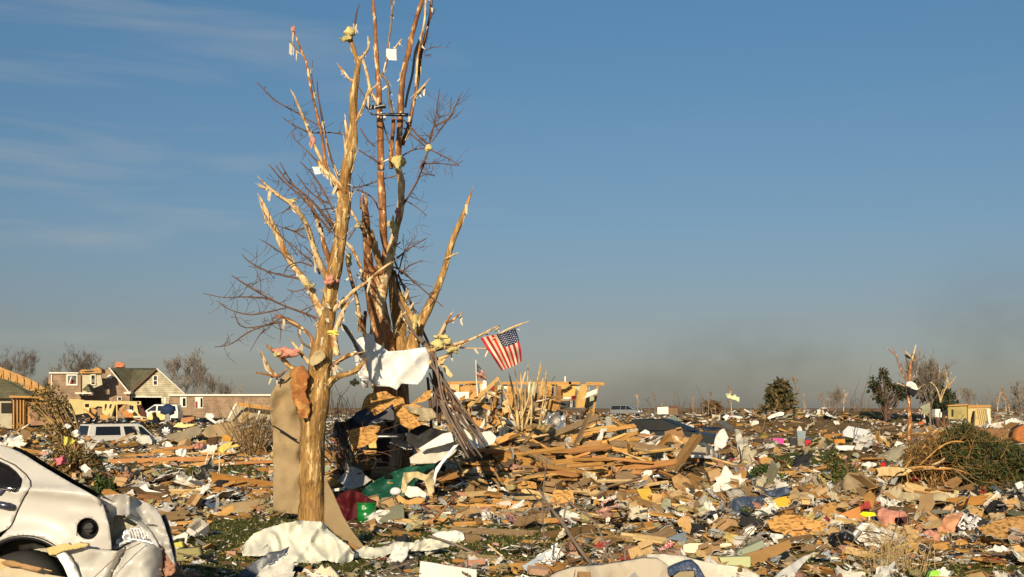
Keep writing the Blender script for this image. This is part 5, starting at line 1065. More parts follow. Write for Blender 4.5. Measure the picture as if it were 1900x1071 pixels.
# fuel filler bowl
mb = MB(); c = P(162.6, 981, cside(162, 981)); n = 24; rr = 20 / S(CD)
V = []; F = []
for k, (rad, dy) in enumerate([(1.0, .0), (.96, .035), (.9, .05), (.0, .055)]):
 for i in range(n): a = 2 * math.pi * i / n; V.append(c + Vector((math.cos(a) * rr * rad, dy, math.sin(a) * rr * rad)))
for k in range(3):
 for i in range(n): F.append((k * n + i, k * n + (i + 1) % n, (k + 1) * n + (i + 1) % n, (k + 1) * n + i))
link('fuel_bowl', mb.add(V, F), BLACK, car, True)
fcap = link('fuel_cap', MB().tube([c + Vector((.004, .045, .004)), c + Vector((.004, .005, .004))], [rr * .52, rr * .46], 18), BLACK, car, False, bevel=.004)
link('cap_grip', MB().box(c + Vector((.004, -.004, .004)), (rr * .75, .02, rr * .16)), BLACK, fcap)
link('fuel_door_stub', MB().box(c + Vector((-rr * .98, -.006, -.01)), (.008, .02, rr * .9)), CPX, car)
# rear door
dq = [(-260, 842), (-20, 842), (0, 850), (29, 864), (48, 881), (56, 893), (57, 903), (45, 922), (33, 946), (23, 971), (16, 980), (0, 988), (-40, 1010), (-60, 1040), (-70, 1150), (-330, 1150), (-330, 900)]
dwin = [(-250, 862), (-30, 852), (0, 858), (15, 865), (29, 876), (39.5, 889), (39.5, 893), (34, 910), (28, 913), (0, 907), (-270, 903)]
rd = cpart('rear_door', 'O', dq, .004, CPX, .02, 9, holes=[dwin])
cpart('door_gasket', 'O', [(-6, 847), (0, 849.5), (29, 862.6), (49, 880), (58, 893), (58.5, 903), (46.5, 922), (34.5, 946), (24.5, 971), (17, 981.5), (0, 989.5), (0, 988), (15.5, 980), (22.5, 970.5), (32.5, 945.5), (44.5, 921.5), (56.5, 902.8), (55.6, 893.4), (48, 881.6), (28.6, 864.6), (0, 850.8), (-6, 848.6)], -.004, BLACKC, .004, 8)
cpart('window_surround', 'O', [(-252, 860), (-30, 850), (0, 856), (16, 863.5), (30, 875), (41, 889), (41, 893.5), (35, 911), (28, 914), (0, 909), (-272, 906), (-270, 903), (0, 905.8), (27.5, 911), (33, 908.8), (38, 893), (38, 889.6), (28.5, 877.5), (14.5, 866.8), (0, 860), (-30, 854.5), (-249, 864)], .0, BLACK, .02, 8)
cpart('side_window', 'O', dwin, .03, mat('tinted_glass', (.012, .010, .008), .1, bump=0, spec=.6, var=.3), .006, 10)
h_ = link('door_handle', MB().tube([P(-20, 936, CD - .02), P(-2, 936, CD - .055), P(12, 938.5, CD - .058), P(20, 940, CD - .045), P(23, 940.5, CD - .01)], [.018, .024, .026, .024, .014], 10), mat('blue_grey_handle', (.10, .11, .16), .25, metal=.6, bump=0), car, True)
cpart('door_trim_strip', 'O', [(-40, 905), (8, 909), (0, 919), (-40, 925)], -.015, mat('blue_grey_strip', (.07, .08, .13), .4, bump=0), .02, 8)
# rest of the car that lies outside the picture: front door, wing, roof, far side
fd = cpart('front_door', 'O', [(-560, 870), (-335, 850), (-335, 1150), (-620, 1150), (-640, 940)], .004, CPX, .02, 22, holes=[[(-545, 888), (-350, 868), (-350, 903), (-600, 912)]])
cpart('front_wing', 'O', [(-645, 940), (-1000, 960), (-1060, 1000), (-1060, 1120), (-960, 1130), (-940, 1060), (-880, 1030), (-820, 1060), (-800, 1140), (-625, 1150)], .004, CPX, .02, 24)
def crail(px, t): 
 """roof edge towards the far side, t 0..1 across the car"""
 py = 822 if px < -20 else 822 + (px + 20) * .55; p = P(px, py, cside(px, py)); return p
mb = MB(); V = []; nxr = 22; nyr = 8
edge = [(-560, 868), (-500, 838), (-420, 822), (-330, 814), (-200, 812), (-100, 815), (-20, 823), (12, 830), (34, 839), (50, 848), (73, 863), (105, 882), (136, 900), (160, 913), (180, 925), (190, 936)]
for i, (px, py) in enumerate(edge):
 a = P(px, py, cside(px, py))
 for j in range(nyr + 1):
  t = j / nyr; yy_ = a.y + t * (2 * (CD + .9 - a.y)); V.append(Vector((a.x * yy_ / a.y - .05 * t, yy_, a.z + .015 * math.sin(math.pi * t) - .24 * t)))
F = [(i * (nyr + 1) + j, (i + 1) * (nyr + 1) + j, (i + 1) * (nyr + 1) + j + 1, i * (nyr + 1) + j + 1) for i in range(len(edge) - 1) for j in range(nyr)]
rf = link('roof', MB().add([v for v in V], F), CPX, car, True); so_ = rf.modifiers.new('solid', 'SOLIDIFY'); so_.thickness = .02; so_.offset = -1
V2 = []; 
for (px, py) in edge[7:15]:
 a = P(px, py, cside(px, py)); V2 += [Vector((a.x, a.y + .14, a.z + .003)), Vector((a.x * (2 * (CD + .9) - a.y) / a.y - .05, 2 * (CD + .9) - a.y - .14, a.z - .19))]
link('rear_window', MB().add(V2, [(2 * i, 2 * i + 2, 2 * i + 3, 2 * i + 1) for i in range(7)]), mat('tinted_glass'), car)
# crushed boot lid, drawn up into a ridge and hanging over the lamp
def boot(px, py):
 d = CD + .22 + (930 - py) / 260.0 * .55 + .07 * mnoise.noise((px / 26.0, py / 22.0, 2)) + .05 * abs(mnoise.noise((px / 15.0, py / 40.0, 8)))
 d += -.18 * math.exp(-((px - 238) / 10.0) ** 2) * (1 if py < 958 else .3)
 return P(px, py, d)
lid = cpart('boot_lid', 'O', [(184, 925), (192, 920), (205, 918), (222, 916.5), (234, 919), (246, 922), (258, 927), (272, 933), (282, 938), (292, 946), (298, 957), (304, 972), (308, 985), (313, 1000), (318, 1018), (322, 1034), (324, 1048), (312, 1034), (302, 1018), (296, 1015), (290, 1003), (280, 988), (270, 975), (258, 965), (246, 959), (238, 955), (226, 957), (214, 955), (208, 962), (203, 968), (197, 950), (192, 938)], 0, CPX, .012, 5, fn=boot, jagpx=.4)
cpart('boot_lid_edge', 'O', [(238, 954), (247, 957.5), (260, 963), (272, 973), (283, 986), (292, 1001), (298, 1014), (303, 1022), (298, 1020), (292, 1013), (285, 1002), (277, 990), (268, 979), (257, 970), (246, 963), (237, 959)], 0, CPX2, .03, 4, fn=lambda px, py: boot(px, py) + Vector((0, -.05, 0)))
cpart('boot_lid_badge', 'O', [(274, 971.5), (279, 971), (285, 972), (292, 973), (292, 975), (284, 974.6), (277, 974.4)], 0, CHROME, .006, 3, fn=lambda px, py: boot(px, py) + Vector((0, -.03, 0)))
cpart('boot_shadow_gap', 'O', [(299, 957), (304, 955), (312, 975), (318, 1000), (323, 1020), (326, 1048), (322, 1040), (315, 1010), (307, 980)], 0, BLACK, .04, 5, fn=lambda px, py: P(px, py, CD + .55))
# inner structure seen through the tear
cpart('inner_panel', 'O', [(203, 962), (216, 955), (240, 958), (262, 968), (285, 995), (292, 1012), (262, 1010), (230, 1015), (208, 1022)], 0, mat('primer_grey_inner', (.42, .38, .28), .7, var=.3, vs=6), .01, 7, fn=lambda px, py: P(px, py, CD + .27 + .05 * mnoise.noise((px / 12.0, py / 12.0, 3))))
cpart('torn_gap', 'O', [(226, 964), (240, 962), (250, 968), (253, 972), (245, 974), (232, 969)], 0, BLACKC, .01, 4, fn=lambda px, py: P(px, py, CD + .22))
lm = cpart('tail_lamp', 'O', [(210, 1019), (213, 1006), (222, 994), (232, 984), (240, 980), (254, 978), (266, 979), (276, 985), (284, 995), (290, 1005), (280, 1007), (262, 1003), (244, 1001), (228, 1007)], 0, mat('lamp_chrome', (.56, .57, .60), .32, metal=.5, var=.12, vs=6, bump=0), .03, 4, fn=lambda px, py: P(px, py, CD + .20 + .02 * math.sin(px * 1.1)))
for k in range(9):
 x0 = 236 + k * 5.4; y0 = 983 - 3 * math.sin(k / 8 * 3.1); link('lamp_rib', MB().tube([P(x0, y0, CD + .165), P(x0 + 5, y0 + 9, CD + .15), P(x0 + 7, y0 + 19, CD + .165)], [.006, .008, .006], 5), CLEAR, lm)
cpart('lamp_surround', 'O', [(209, 1021), (216, 1012), (228, 1004), (244, 999), (262, 1001), (280, 1005), (289, 1009), (276, 1010), (258, 1006), (244, 1005), (230, 1010), (218, 1019)], 0, mat('lamp_chrome'), .02, 4, fn=lambda px, py: P(px, py, CD + .13))
# pillar fold between quarter panel and boot
cpart('crease_strip', 'O', [(191, 936), (197, 938), (205, 955), (210, 962), (206, 990), (207, 1020), (202, 1012), (200, 985), (199, 965), (194, 950)], 0, mat('scraped_paint', (.36, .33, .29), .5, var=.5, vs=8, bump=.4, bs=18), .02, 4, fn=lambda px, py: P(px, py, CD + .17 + .03 * mnoise.noise((px / 6.0, py / 9.0, 1))))
# bumper cover, folded and hanging
def bump_(px, py):
 d = CD - .10 + .08 * abs(mnoise.noise((px / 55.0, py / 60.0, 5))) + .16 * max(0, (px - 262) / 40.0) ** 2 + .012 * mnoise.noise((px / 16.0, py / 18.0, 2)) + .03 * abs(mnoise.noise((px / 24.0 + py / 30.0, py / 90.0, 7)))
 d += .12 * math.exp(-((px - (226 - (py - 1030) * .5)) / 7.0) ** 2); return P(px, py, d)
cpart('rear_bumper', 'O', [(136, 1021), (150, 1016), (166, 1019), (190, 1021), (218, 1023), (226, 1018), (234, 1012), (246, 1007), (258, 1005), (272, 1008), (288, 1012), (297, 1020), (300, 1032), (301, 1045), (298, 1060), (300, 1090), (304, 1160), (110, 1170), (145, 1090), (135, 1055), (112, 1030), (120, 1024)], 0, CPX2, .02, 6, fn=bump_, jagpx=.3)
cpart('bumper_bracket', 'O', [(104, 1030), (118, 1024), (128, 1034), (138, 1052), (146, 1072), (152, 1100), (138, 1100), (128, 1075), (118, 1052)], 0, WHITEP, .03, 6, fn=lambda px, py: P(px, py, CD - .14 + .03 * mnoise.noise((px / 9.0, py / 9.0, 2))))
link('torn_lining', MB(), CREAM, car) if False else None
cpart('torn_foam', 'O', [(85, 1018), (104, 1013), (126, 1008), (130, 1012), (146, 1007), (163, 1010), (162, 1014), (140, 1019), (120, 1022), (104, 1029), (92, 1030)], 0, mat('yellow_foam_strip', (.60, .47, .20), .8), .04, 4, fn=lambda px, py: P(px, py, CD - .16), jagpx=.6)
cpart('hanging_flap', 'O', [(296, 1020), (305, 1022), (311, 1032), (320, 1040), (326, 1054), (322, 1066), (304, 1072), (298, 1058), (300, 1040)], 0, mat('torn_pink_padding', (.36, .19, .13), .95, var=.4, vs=14, bump=1, bs=50), .07, 4, fn=lambda px, py: P(px, py, CD + .12 + .05 * mnoise.noise((px / 5.0, py / 5.0, 2))), jagpx=1)
link('hanging_wire', MB().tube([P(175, 1071, CD - .2), P(205, 1043, CD - .25), P(232, 1022, CD - .22), P(262, 1007, CD - .16)], [.003] * 4, 5), mat('rusty_wire', (.25, .13, .09), .7, bump=0), car)
# wheel arch liner, wheel
mb = MB(); V = []; F = []; n = 20
for i in range(n + 1):
 a = R(200) + R(150) * i / n; 
 for dy in (.02, .10, .34): V.append(P(45, 1095, CD) + Vector((-math.cos(a) * 0 + math.cos(a) * .375, dy, -math.sin(a) * .375)))
for i in range(n):
 for j in range(2): F.append((i * 3 + j, i * 3 + j + 1, (i + 1) * 3 + j + 1, (i + 1) * 3 + j))
link('arch_liner', MB().add(V, F), mat('liner_grey', (.16, .145, .10), .8, var=.4, vs=10), car, True)
link('arch_lip', MB().tube([P(45 + 98 * math.cos(a), 1094 + 98 * math.sin(a), CD - .03) for a in np.linspace(R(185), R(335), 22)], [.022] * 22, 6), BLACK, car, True)
link('inner_arch', prism('O', [(45 + 96 * math.cos(a), 1094 + 96 * math.sin(a)) for a in np.linspace(R(180), R(360), 20)], CD + .34, CD + .36), mat('liner_grey'), car)
link('silver_baffle', prism('O', [(34, 1012), (62, 1008), (88, 1016), (92, 1026), (60, 1020), (36, 1022)], CD + .22, CD + .25), mat('dull_foil', (.35, .33, .26), .45, metal=.5, var=.4, vs=20), car)
wheel(car, P(40, 1112, CD + .10), .335, .21, lat=(0.12, 1, .05)); wheel(car, P(-880, 1112, CD + .12), .335, .21, lat=(0, 1, 0))
wheel(car, P(40, 1112, CD + .1) + Vector((0, 1.5, 0)), .335, .21); wheel(car, P(-880, 1112, CD + .12) + Vector((0, 1.5, 0)), .335, .21)
# far flank and floor close the body
far = MB(); Lx0, Lx1 = P(-1050, 1000, CD).x, P(110, 1000, CD).x
far.box(((Lx0 + Lx1) / 2 - .85, CD + 1.78, .60), (Lx1 - Lx0 - .4, .04, .5)); far.box(((Lx0 + Lx1) / 2 - .4, CD + .95, .42), (Lx1 - Lx0, 1.6, .05)); link('far_flank', far, CPX, car, bevel=.01)
link('bonnet', slab([P(-1040, 965, CD + .1), P(-640, 930, CD + .15), P(-640, 930, CD + .15) + Vector((0, 1.45, 0)), P(-1040, 965, CD + .1) + Vector((0, 1.45, 0))][::-1], (0, 0, -.03)), CPX, car)
link('seat_row', MB().box((P(-80, 900, CD).x, CD + .9, .95), (.25, 1.3, .55)), BLACKC, car, bevel=.05)
tag(link('wood_scrap', plank_mesh(.55, .10, .03, 5, M=Matrix.Translation(P(35, 1060, CD - .28)) @ Matrix.Rotation(.22, 4, 'Y') @ Matrix.Rotation(1.2, 4, 'X')), PALEW), 'pale splintered board lying across the wheel of the wrecked sedan', 'board')
item('white_board', 'white scratched panel leaning against the wheel of the wrecked sedan', 'panel', 'B', '-60,1060 60,985 220,1030 480,1075 600,1200 -60,1200', CREAM, CD - .35, .02, .03, 2)
item('wreck_debris', 'splintered bits of board and cloth on the white panel by the wheel', 'debris', 'B', '0,960 40,945 200,985 300,1010 260,1030 120,1000 20,985', CARD, CD - .42, .03, .05, 6, jagpx=1)
# ------------------------------------------------------------------ recognisable things in the debris, front to back
# carpet draped round the tan trunk
item('carpet', 'beige carpet folded over a stub and hanging down left of the tan trunk', 'carpet', 'Q4', '330,280 350,350 340,460 370,560 400,660 430,770 445,800 440,1071 440,1500 430,1780 150,1740 150,1071 150,860 125,800 118,540 160,450 230,350 290,300', BEIGE, T1D + .12, .02, .16, 1.6, res=7, crease=.35)
mb = MB(); p_, r_ = limb3('Q4', '150,845,3 250,905,4 340,965,4 400,995,3', T1D - .06, .02, 1); mb.tube(p_, r_, 5); tag(link('sagging_rope', mb, BLACKC), 'dark cord sagging across the hanging beige carpet', 'cord')
item('carpet', 'tail of beige carpet running down right of the tan trunk onto the white sheet', 'carpet', 'D', '765,350 830,480 900,640 960,740 1060,870 960,850 840,760 765,690', BEIGE, T1D - .05, .02, .06, 1.4, yaw=-.25, res=8)
item('carpet', 'strip of beige carpet behind the right side of the tan trunk', 'carpet', 'Q4', '690,560 712,620 700,760 690,1071 690,1500 640,1500 640,700', BEIGE, T1D + .25, .02, .06, 1.5)
SHT = mat('crumpled_white_sheet', (.70, .68, .56), .85, var=.18, vs=2.5, bump=.5, bs=9)
item('white_sheet', 'crumpled white sheet heaped round the foot of the tan trunk', 'sheet', 'Q5', '105,265 150,215 200,160 300,115 410,88 540,62 690,70 712,78 760,140 830,200 900,250 940,300 930,345 900,380 850,384 720,355 640,378 500,372 400,350 300,320 220,325 120,325', SHT, None, .012, .20, 2.2, lean=.9, res=3.6, jagpx=.9, crease=.45)
item('white_sheet', 'long twisted arm of white sheet lying right of the tan trunk', 'sheet', 'Q5', '930,300 1010,250 1100,265 1190,250 1230,220 1320,222 1400,230 1460,200 1560,195 1660,220 1640,255 1500,285 1360,290 1240,288 1160,330 1060,345 980,335 930,340', SHT, None, .015, .12, 3.0, lean=1.2, res=3.2, jagpx=.8, crease=.35)
item('white_sheet', 'bunched end of white sheet with black folds right of the long arm', 'sheet', 'Q5', '1510,170 1560,145 1680,135 1740,150 1750,200 1690,240 1620,240 1560,190', SHT, None, .03, .1, 4, lean=.8, res=4, crease=.3)
# green barrel, burgundy cloth, grey slab
bc = G(680, 966); e = empty('green_drum', bc, 'shiny green plastic drum standing beside the burgundy cloth', 'drum')
GP = mat('shiny_green_plastic', (.006, .16, .028), .28, var=.15, vs=3, bump=0, spec=.6)
Dd = bc.y - .1; rr = 17.5 / S(Dd); zb, zt_ = P(680, 966, Dd).z, P(680, 934, Dd).z; cx_ = P(680, 950, Dd).x
link('body', MB().tube([(cx_, Dd, zb - .02), (cx_, Dd, zb + (zt_ - zb) * .45), (cx_, Dd, zb + (zt_ - zb) * .5), (cx_, Dd, zb + (zt_ - zb) * .55), (cx_, Dd, zt_)], [rr * .95, rr, rr * .94, rr, rr * .97], 28), GP, e, True)
link('rim', MB().tube([(cx_, Dd, zt_ - .01), (cx_, Dd, zt_ + .012)], [rr * 1.05, rr * 1.05], 28), GP, e); link('worn_label', MB().box((cx_ - rr * .2, Dd - rr * 1.0, zb + (zt_ - zb) * .8), (.05, .012, .07)), mat('faded_label', (.25, .42, .27), .7), e)
item('burgundy_cloth', 'shaded burgundy cloth slumped behind the green drum', 'cloth', 'Q2', '145,540 200,480 280,440 360,440 440,470 540,540 620,570 610,600 440,590 400,620 400,760 260,800 200,700 160,640', mat('shaded_burgundy_fabric', (.085, .004, .008), .7, var=.3, bump=.2, bs=8), None, .04, .2, 2.5, lean=.4, res=5, crease=.4)  # red set darker, painting in the tree shadow that lies over the cloth
item('roofing_felt', 'flat grey green slab beside the green drum', 'roofing felt', 'Q2', '760,640 940,600 945,770 800,830 640,800 700,740 780,700', mat('felt_grey_green', (.20, .20, .13), .95, var=.25, vs=6, bump=.5, bs=60), None, .03, .04, 3, lean=.8)
item('green_bag', 'large green canvas bag slumped on the heap left of the lumber', 'bag', 'Q2', '445,470 500,400 600,330 760,250 900,190 1060,150 1130,115 1230,98 1290,125 1310,170 1260,200 1200,210 1100,330 1000,480 860,560 830,580 700,570 560,540 450,490', mat('green_canvas', (.010, .085, .052), .6, var=.35, vs=3, bump=.25, bs=10), 20.9, .12, .35, 1.6, lean=.5, res=5, crease=.3)
g = 'pale torn cloths on the green bag'
item('torn_sack', 'cream torn sack hanging over the green bag', 'sack', 'Q2', '940,230 1000,230 1100,220 1210,260 1290,195 1310,240 1290,400 1300,470 1230,500 1210,420 1180,330 1060,290 980,370 960,470 900,480 920,330', mat('cream_sack', (.62, .50, .28), .85, var=.2, vs=4, bump=.3), 20.4, .03, .14, 3, lean=.4, res=4, crease=.3, group=g)
item('white_cloth', 'white rag lying between the cream sack and the cardboard', 'cloth', 'Q2', '985,390 1100,400 1210,480 1190,540 1130,510 1010,530 950,490', WHITE, 20.3, .03, .1, 3, lean=.5, res=4, crease=.3, group=g)
item('cardboard', 'folded orange brown cardboard under the cream sack', 'cardboard', 'Q2', '830,540 880,490 980,560 1100,520 1200,540 1130,600 1000,610 900,590 825,570', mat('bright_cardboard', (.52, .30, .10), .85), 20.2, .02, .06, 3, lean=.5, group=g)
tag(link('white_ball', blob(P(734, 912, 20.5), .085, 3, 3, .05, (1.15, 1, .85)), WHITEP, None, True), 'smooth white bottle end sticking out beside the green bag', 'bottle')
# black heap behind the tree
e = empty('wheeled_bin', G(716, 884), 'black wheeled rubbish bin standing open in the dark heap', 'bin'); Db = 21.25
BP = mat('black_bin_plastic', (.010, .010, .011), .28, var=.2, vs=3, bump=.08, bs=8, spec=.6)
mb = MB(); V = []; n_ = 6; c0 = P(712, 884, Db)
for (z, hw, hd) in ((-.05, .27, .24), (.15, .29, .27), (.62, .34, .33), (.66, .37, .36), (.76, .37, .36)):
 for k in range(24):
  a = 2 * math.pi * k / 24; ca, sa = math.cos(a), math.sin(a); q = 1 / max(abs(ca), abs(sa)) ** .82; V.append(Vector((c0.x + ca * hw * q * .92 + z * .05, c0.y + .3 + sa * hd * q * .92, c0.z + z)))
F = [(i * 24 + k, i * 24 + (k + 1) % 24, (i + 1) * 24 + (k + 1) % 24, (i + 1) * 24 + k) for i in range(4) for k in range(24)]
bo = link('body', mb.add(V, F), BP, e, True); bo.modifiers.new('thick', 'SOLIDIFY').thickness = .012
link('lid', patch('Q1', '670,715 780,725 900,745 1000,790 1100,860 1130,905 1010,900 900,850 760,800 660,790', stand(Db - .15, .6, .03, 2, 840), .03, 4), BP, e, True)
link('wheel', MB().tube([c0 + Vector((-.3, .5, .0)), c0 + Vector((-.22, .5, .0))], [.11, .11], 16), RUBBER, e)
item('black_sheeting', 'dark navy sheet draped from the trunk over the heap left of the bin', 'sheet', 'Q1', '140,550 260,560 350,500 420,430 520,380 640,480 740,420 860,330 880,440 870,560 760,555 600,590 420,640 290,660 320,900 220,860 180,760 105,740', mat('navy_black_sheet', (.014, .018, .032), .42, var=.3, vs=2, bump=.2, bs=7, spec=.5), T2D - 1.15, .02, .3, 1.4, res=5, crease=.5)
item('grey_felt', 'grey fabric lining folded back on the navy sheet', 'felt', 'Q1', '790,450 830,380 870,420 885,520 860,540 700,510 740,480', mat('mid_grey_felt', (.09, .09, .10), .85), T2D - 1.3, .02, .06, 2)
item('strand_board', 'jagged strand board under the white hanging sheet', 'board', 'Q1', '560,200 700,185 780,180 850,230 1000,260 1010,330 900,360 760,420 660,470 560,470 480,390 500,280', OSB, T2D - .95, .015, .05, 1, jagpx=1.2, smooth=False)
item('strand_board', 'larger jagged strand board right of the grey lining', 'board', 'Q1', '870,360 1010,345 1250,300 1340,250 1345,160 1260,180 1200,240 1100,320 1390,440 1400,520 1250,560 1200,600 1100,650 1000,620 890,540', OSB, T2D - .9, .015, .05, 1, jagpx=1.2, smooth=False)
item('plastic_sheet', 'dusty translucent sheet crumpled over the larger strand board', 'sheet', 'Q1', '1000,350 1150,370 1350,390 1395,440 1400,500 1300,550 1160,540 1200,470 1060,440', mat('dusty_film', (.40, .32, .20), .5, var=.3, vs=5), T2D - 1.05, .02, .12, 3, crease=.3)
item('strand_board', 'orange strand board with the dark trunk shadow left of the bin', 'board', 'Q1', '290,655 450,630 620,600 710,610 700,660 640,700 680,740 650,800 560,840 500,870 375,885', OSB, T2D - 1.45, .015, .05, 1, jagpx=1.0, smooth=False)
item('foam_block', 'pale yellow block under the strand board by the bin', 'block', 'Q1', '560,840 650,790 660,880 570,880', mat('pale_yellow_block', (.58, .47, .16), .9), T2D - 1.5, .1, .02, 2)
item('strand_board', 'narrow orange board under the pale yellow block', 'board', 'Q1', '490,905 660,910 655,950 520,960', OSB, T2D - 1.45, .015, .02, 1, smooth=False)
item('black_fabric', 'black rough fabric bulging right of the bin', 'cloth', 'Q1', '1000,780 1060,690 1130,580 1270,600 1430,650 1580,680 1480,720 1380,780 1240,860 1160,890 1100,850', mat('charcoal_fleece', (.035, .035, .034), .95, var=.5, vs=6, bump=.5, bs=30), T2D - .7, .04, .3, 1.8, lean=.3, res=5, crease=.3)
item('black_fabric', 'black sheeting crumpled behind the bin lid', 'cloth', 'Q1', '770,560 880,560 980,610 1060,660 1010,760 900,730 800,690 830,640', BLACK, T2D - .6, .03, .2, 2, crease=.4)
item('white_board', 'large folded white panel leaning right of the bin', 'panel', 'Q1', '1185,885 1350,780 1480,700 1585,680 1620,790 1680,830 1640,930 1560,1000 1440,1040 1380,1071 1180,1080 1080,1071 1070,1000 1150,950 1210,915', mat('dirty_white_panel', (.56, .52, .43), .75, var=.15, vs=2, bump=.2, bs=6), 21.1, .02, .14, 1.6, lean=.5, res=5, crease=.2)
item('white_board', 'bright white folded flap along the top of the leaning panel', 'panel', 'Q1', '1185,885 1350,785 1480,705 1585,682 1605,745 1620,800 1460,850 1300,890 1215,912', WHITE, 20.95, .02, .06, 1.5, lean=.4, res=5)
item('curled_strip', 'thin curled white edge strip at the right of the leaning panel', 'strip', 'D', '1680,140 1715,130 1600,270 1560,340 1545,420 1530,400 1550,300', WHITEP, 20.7, .02, .05, 3)
item('white_board', 'white panels stacked behind the bundle of leaning branches', 'panel', 'E', '160,740 260,735 420,760 460,800 440,850 350,880 230,890 190,850 150,800', WHITE, 23.5, .03, .16, 1.4, lean=.6, res=5, crease=.25)
item('cloud_of_plastic', 'grey white plastic bag under the strand boards left of the bin', 'bag', 'Q2', '170,330 220,260 270,210 330,160 440,200 480,260 560,320 480,380 380,420 280,440 240,380', mat('grey_bag', (.46, .44, .42), .45, var=.25, vs=5, bump=.2, bs=9), 21.0, .1, .25, 2.5, lean=.6, res=4, crease=.4)
item('white_gutter', 'short white strip lying left of the burgundy cloth', 'strip', 'Q2', '55,435 245,405 250,440 70,460', WTRIM, 20.9, .05, .01, 1)
# wreath of bare wire left of the heap
e = empty('bare_bush', G(640, 868), 'tangle of bare twisted twigs between the trunk and the dark sheet', 'bush'); mb = MB(); rnd = random.Random(9)
for i in range(46):
 a = P(rnd.uniform(612, 668), rnd.uniform(820, 866), 21 + rnd.uniform(-.5, .6)); grow(mb, a, Vector((rnd.gauss(0, .5), rnd.gauss(0, .3), 1)).normalized(), rnd.uniform(.3, 1.1), rnd.uniform(.006, .014), 1, rnd, .5, 5, .4, .0, .004, (1, 3))
link('twigs', mb, TWIG, e)
# lumber pile
g = 'long boards of the lumber pile'
LB = [((822, 855), (905, 888), .20, OLDW), ((828, 848), (960, 838), .24, OLDW), ((835, 838), (1000, 822), .26, OLDW), ((905, 843), (1010, 872), .30, PINE), ((912, 848), (992, 842), .07, PINE), ((850, 862), (1082, 872), .12, PINE), ((885, 868), (990, 874), .09, PINE), ((890, 878), (985, 882), .06, PALEW), ((842, 930), (905, 929), .10, PINE), ((905, 931), (1020, 945), .14, PINE),
      ((845, 935), (1012, 948), .07, PINE), ((838, 973), (1085, 963), .07, PINE), ((1100, 975), (1145, 979), .04, PALEW), ((1145, 995), (1190, 1000), .12, PALEW), ((980, 815), (1040, 848), .20, PINE), ((968, 826), (992, 799), .12, OLDW), ((1062, 840), (1098, 760), .20, OLDW), ((1070, 850), (1125, 890), .26, OLDW), ((1100, 865), (1135, 885), .18, PINE), ((1090, 855), (1165, 830), .08, PINE),
      ((1048, 912), (1096, 888), .10, OLDW), ((1080, 935), (1125, 912), .08, OLDW), ((870, 915), (1040, 922), .06, BLACKC), ((870, 905), (960, 902), .05, BLACKC), ((1120, 935), (1180, 955), .12, PINE), ((1180, 1005), (1255, 985), .16, OLDW), ((830, 985), (1000, 992), .12, OLDW), ((935, 900), (905, 858), .05, OLDW), ((1130, 880), (1190, 893), .24, OLDW), ((1148, 938), (1178, 925), .10, OLDW), ((1055, 900), (1100, 935), .05, OLDW)]
for i, (a, b, w, m) in enumerate(LB):
 da, db = hitD(a[0], max(a[1], 845)), hitD(b[0], max(b[1], 845)); dm = (da + db) / 2 - .25; k = .25 if abs(a[1] - b[1]) < 14 else .9
 board('board', ['long', 'short', 'wide', 'thin', 'splintered'][i % 5] + ' ' + {'pine': 'orange brown', 'weathered_wood': 'grey brown', 'pale_split_wood': 'pale', 'black_cloth': 'charred black'}[m.name.split('.')[0]] + ' board of the lumber pile right of the green bag', 'board', P(a[0], a[1], dm + (da - db) * .2), P(b[0], b[1], dm - (da - db) * .2), w * 1.0, .045, m, group=g, roll=R(55) + i * .35)
rnd = random.Random(55)
for i in range(170):                               # crossed planks heaped over the pile
 px, D_ = min(1190, rnd.gauss(1040, 100)), rnd.uniform(23.2, 29.5); x = (px - CX) / FPX * D_; z = Hs(x, D_) + rnd.uniform(.03, .30); L = rnd.uniform(.4, 1.9); ya = rnd.gauss(0, .55) if rnd.random() < .7 else rnd.uniform(-1.5, 1.5); pt = rnd.gauss(0, .11) if rnd.random() < .8 else rnd.gauss(0, .45); z += abs(math.sin(pt)) * L * .38
 d = Vector((math.cos(ya) * math.cos(pt), math.sin(ya) * math.cos(pt), math.sin(pt))) * L / 2; c = Vector((x, D_, z)); mm = rnd.choice([PINE, PINE, mat('honey_plank', (.58, .35, .11), .8, var=.35, vs=6, stretch=(1, 8, 8)), PALEW, OLDW, mat('reddish_plank', (.44, .21, .07), .8, var=.35, stretch=(1, 8, 8))])
 nmc = {'pine': 'orange brown', 'honey_plank': 'honey coloured', 'pale_split_wood': 'pale', 'weathered_wood': 'grey brown', 'reddish_plank': 'reddish'}[mm.name]
 board('long_plank', f"{'long' if L > 1.2 else 'short'} {nmc} plank {'rising right' if pt > .15 else ('rising left' if pt < -.15 else 'lying level')} {['on the left flank', 'left of the crest', 'right of the crest', 'on the right flank'][min(3, max(0, int((px - 850) // 105)))]} of the lumber pile {'near side' if D_ < 25.2 else ('far side' if D_ > 27.5 else 'top')}", 'plank', c - d, c + d, rnd.choice([.03, .05, .05, .08, .09, .14]), .04, mm, group='crossed planks of the lumber pile', roll=rnd.uniform(.3, 1.5), seed=i)
BEAMD = 25.5
board('leaning_beam', 'heavy brown beam leaning up to the right across the debris in front of the green sedan', 'beam', P(1181, 962, BEAMD - 1.5), P(1297, 806, BEAMD), .17, .14, mat('brown_beam', (.30, .165, .06), .8, var=.3, vs=4, stretch=(1, 7, 7), bump=.3, bs=12))
item('metal_channel', 'thin grey metal rail crossing the leaning beam', 'rail', 'H1', '-220,655 0,652 180,650 262,655 262,685 180,690 0,685 -215,668', METAL, BEAMD - 1.3, .05, .01, 1)
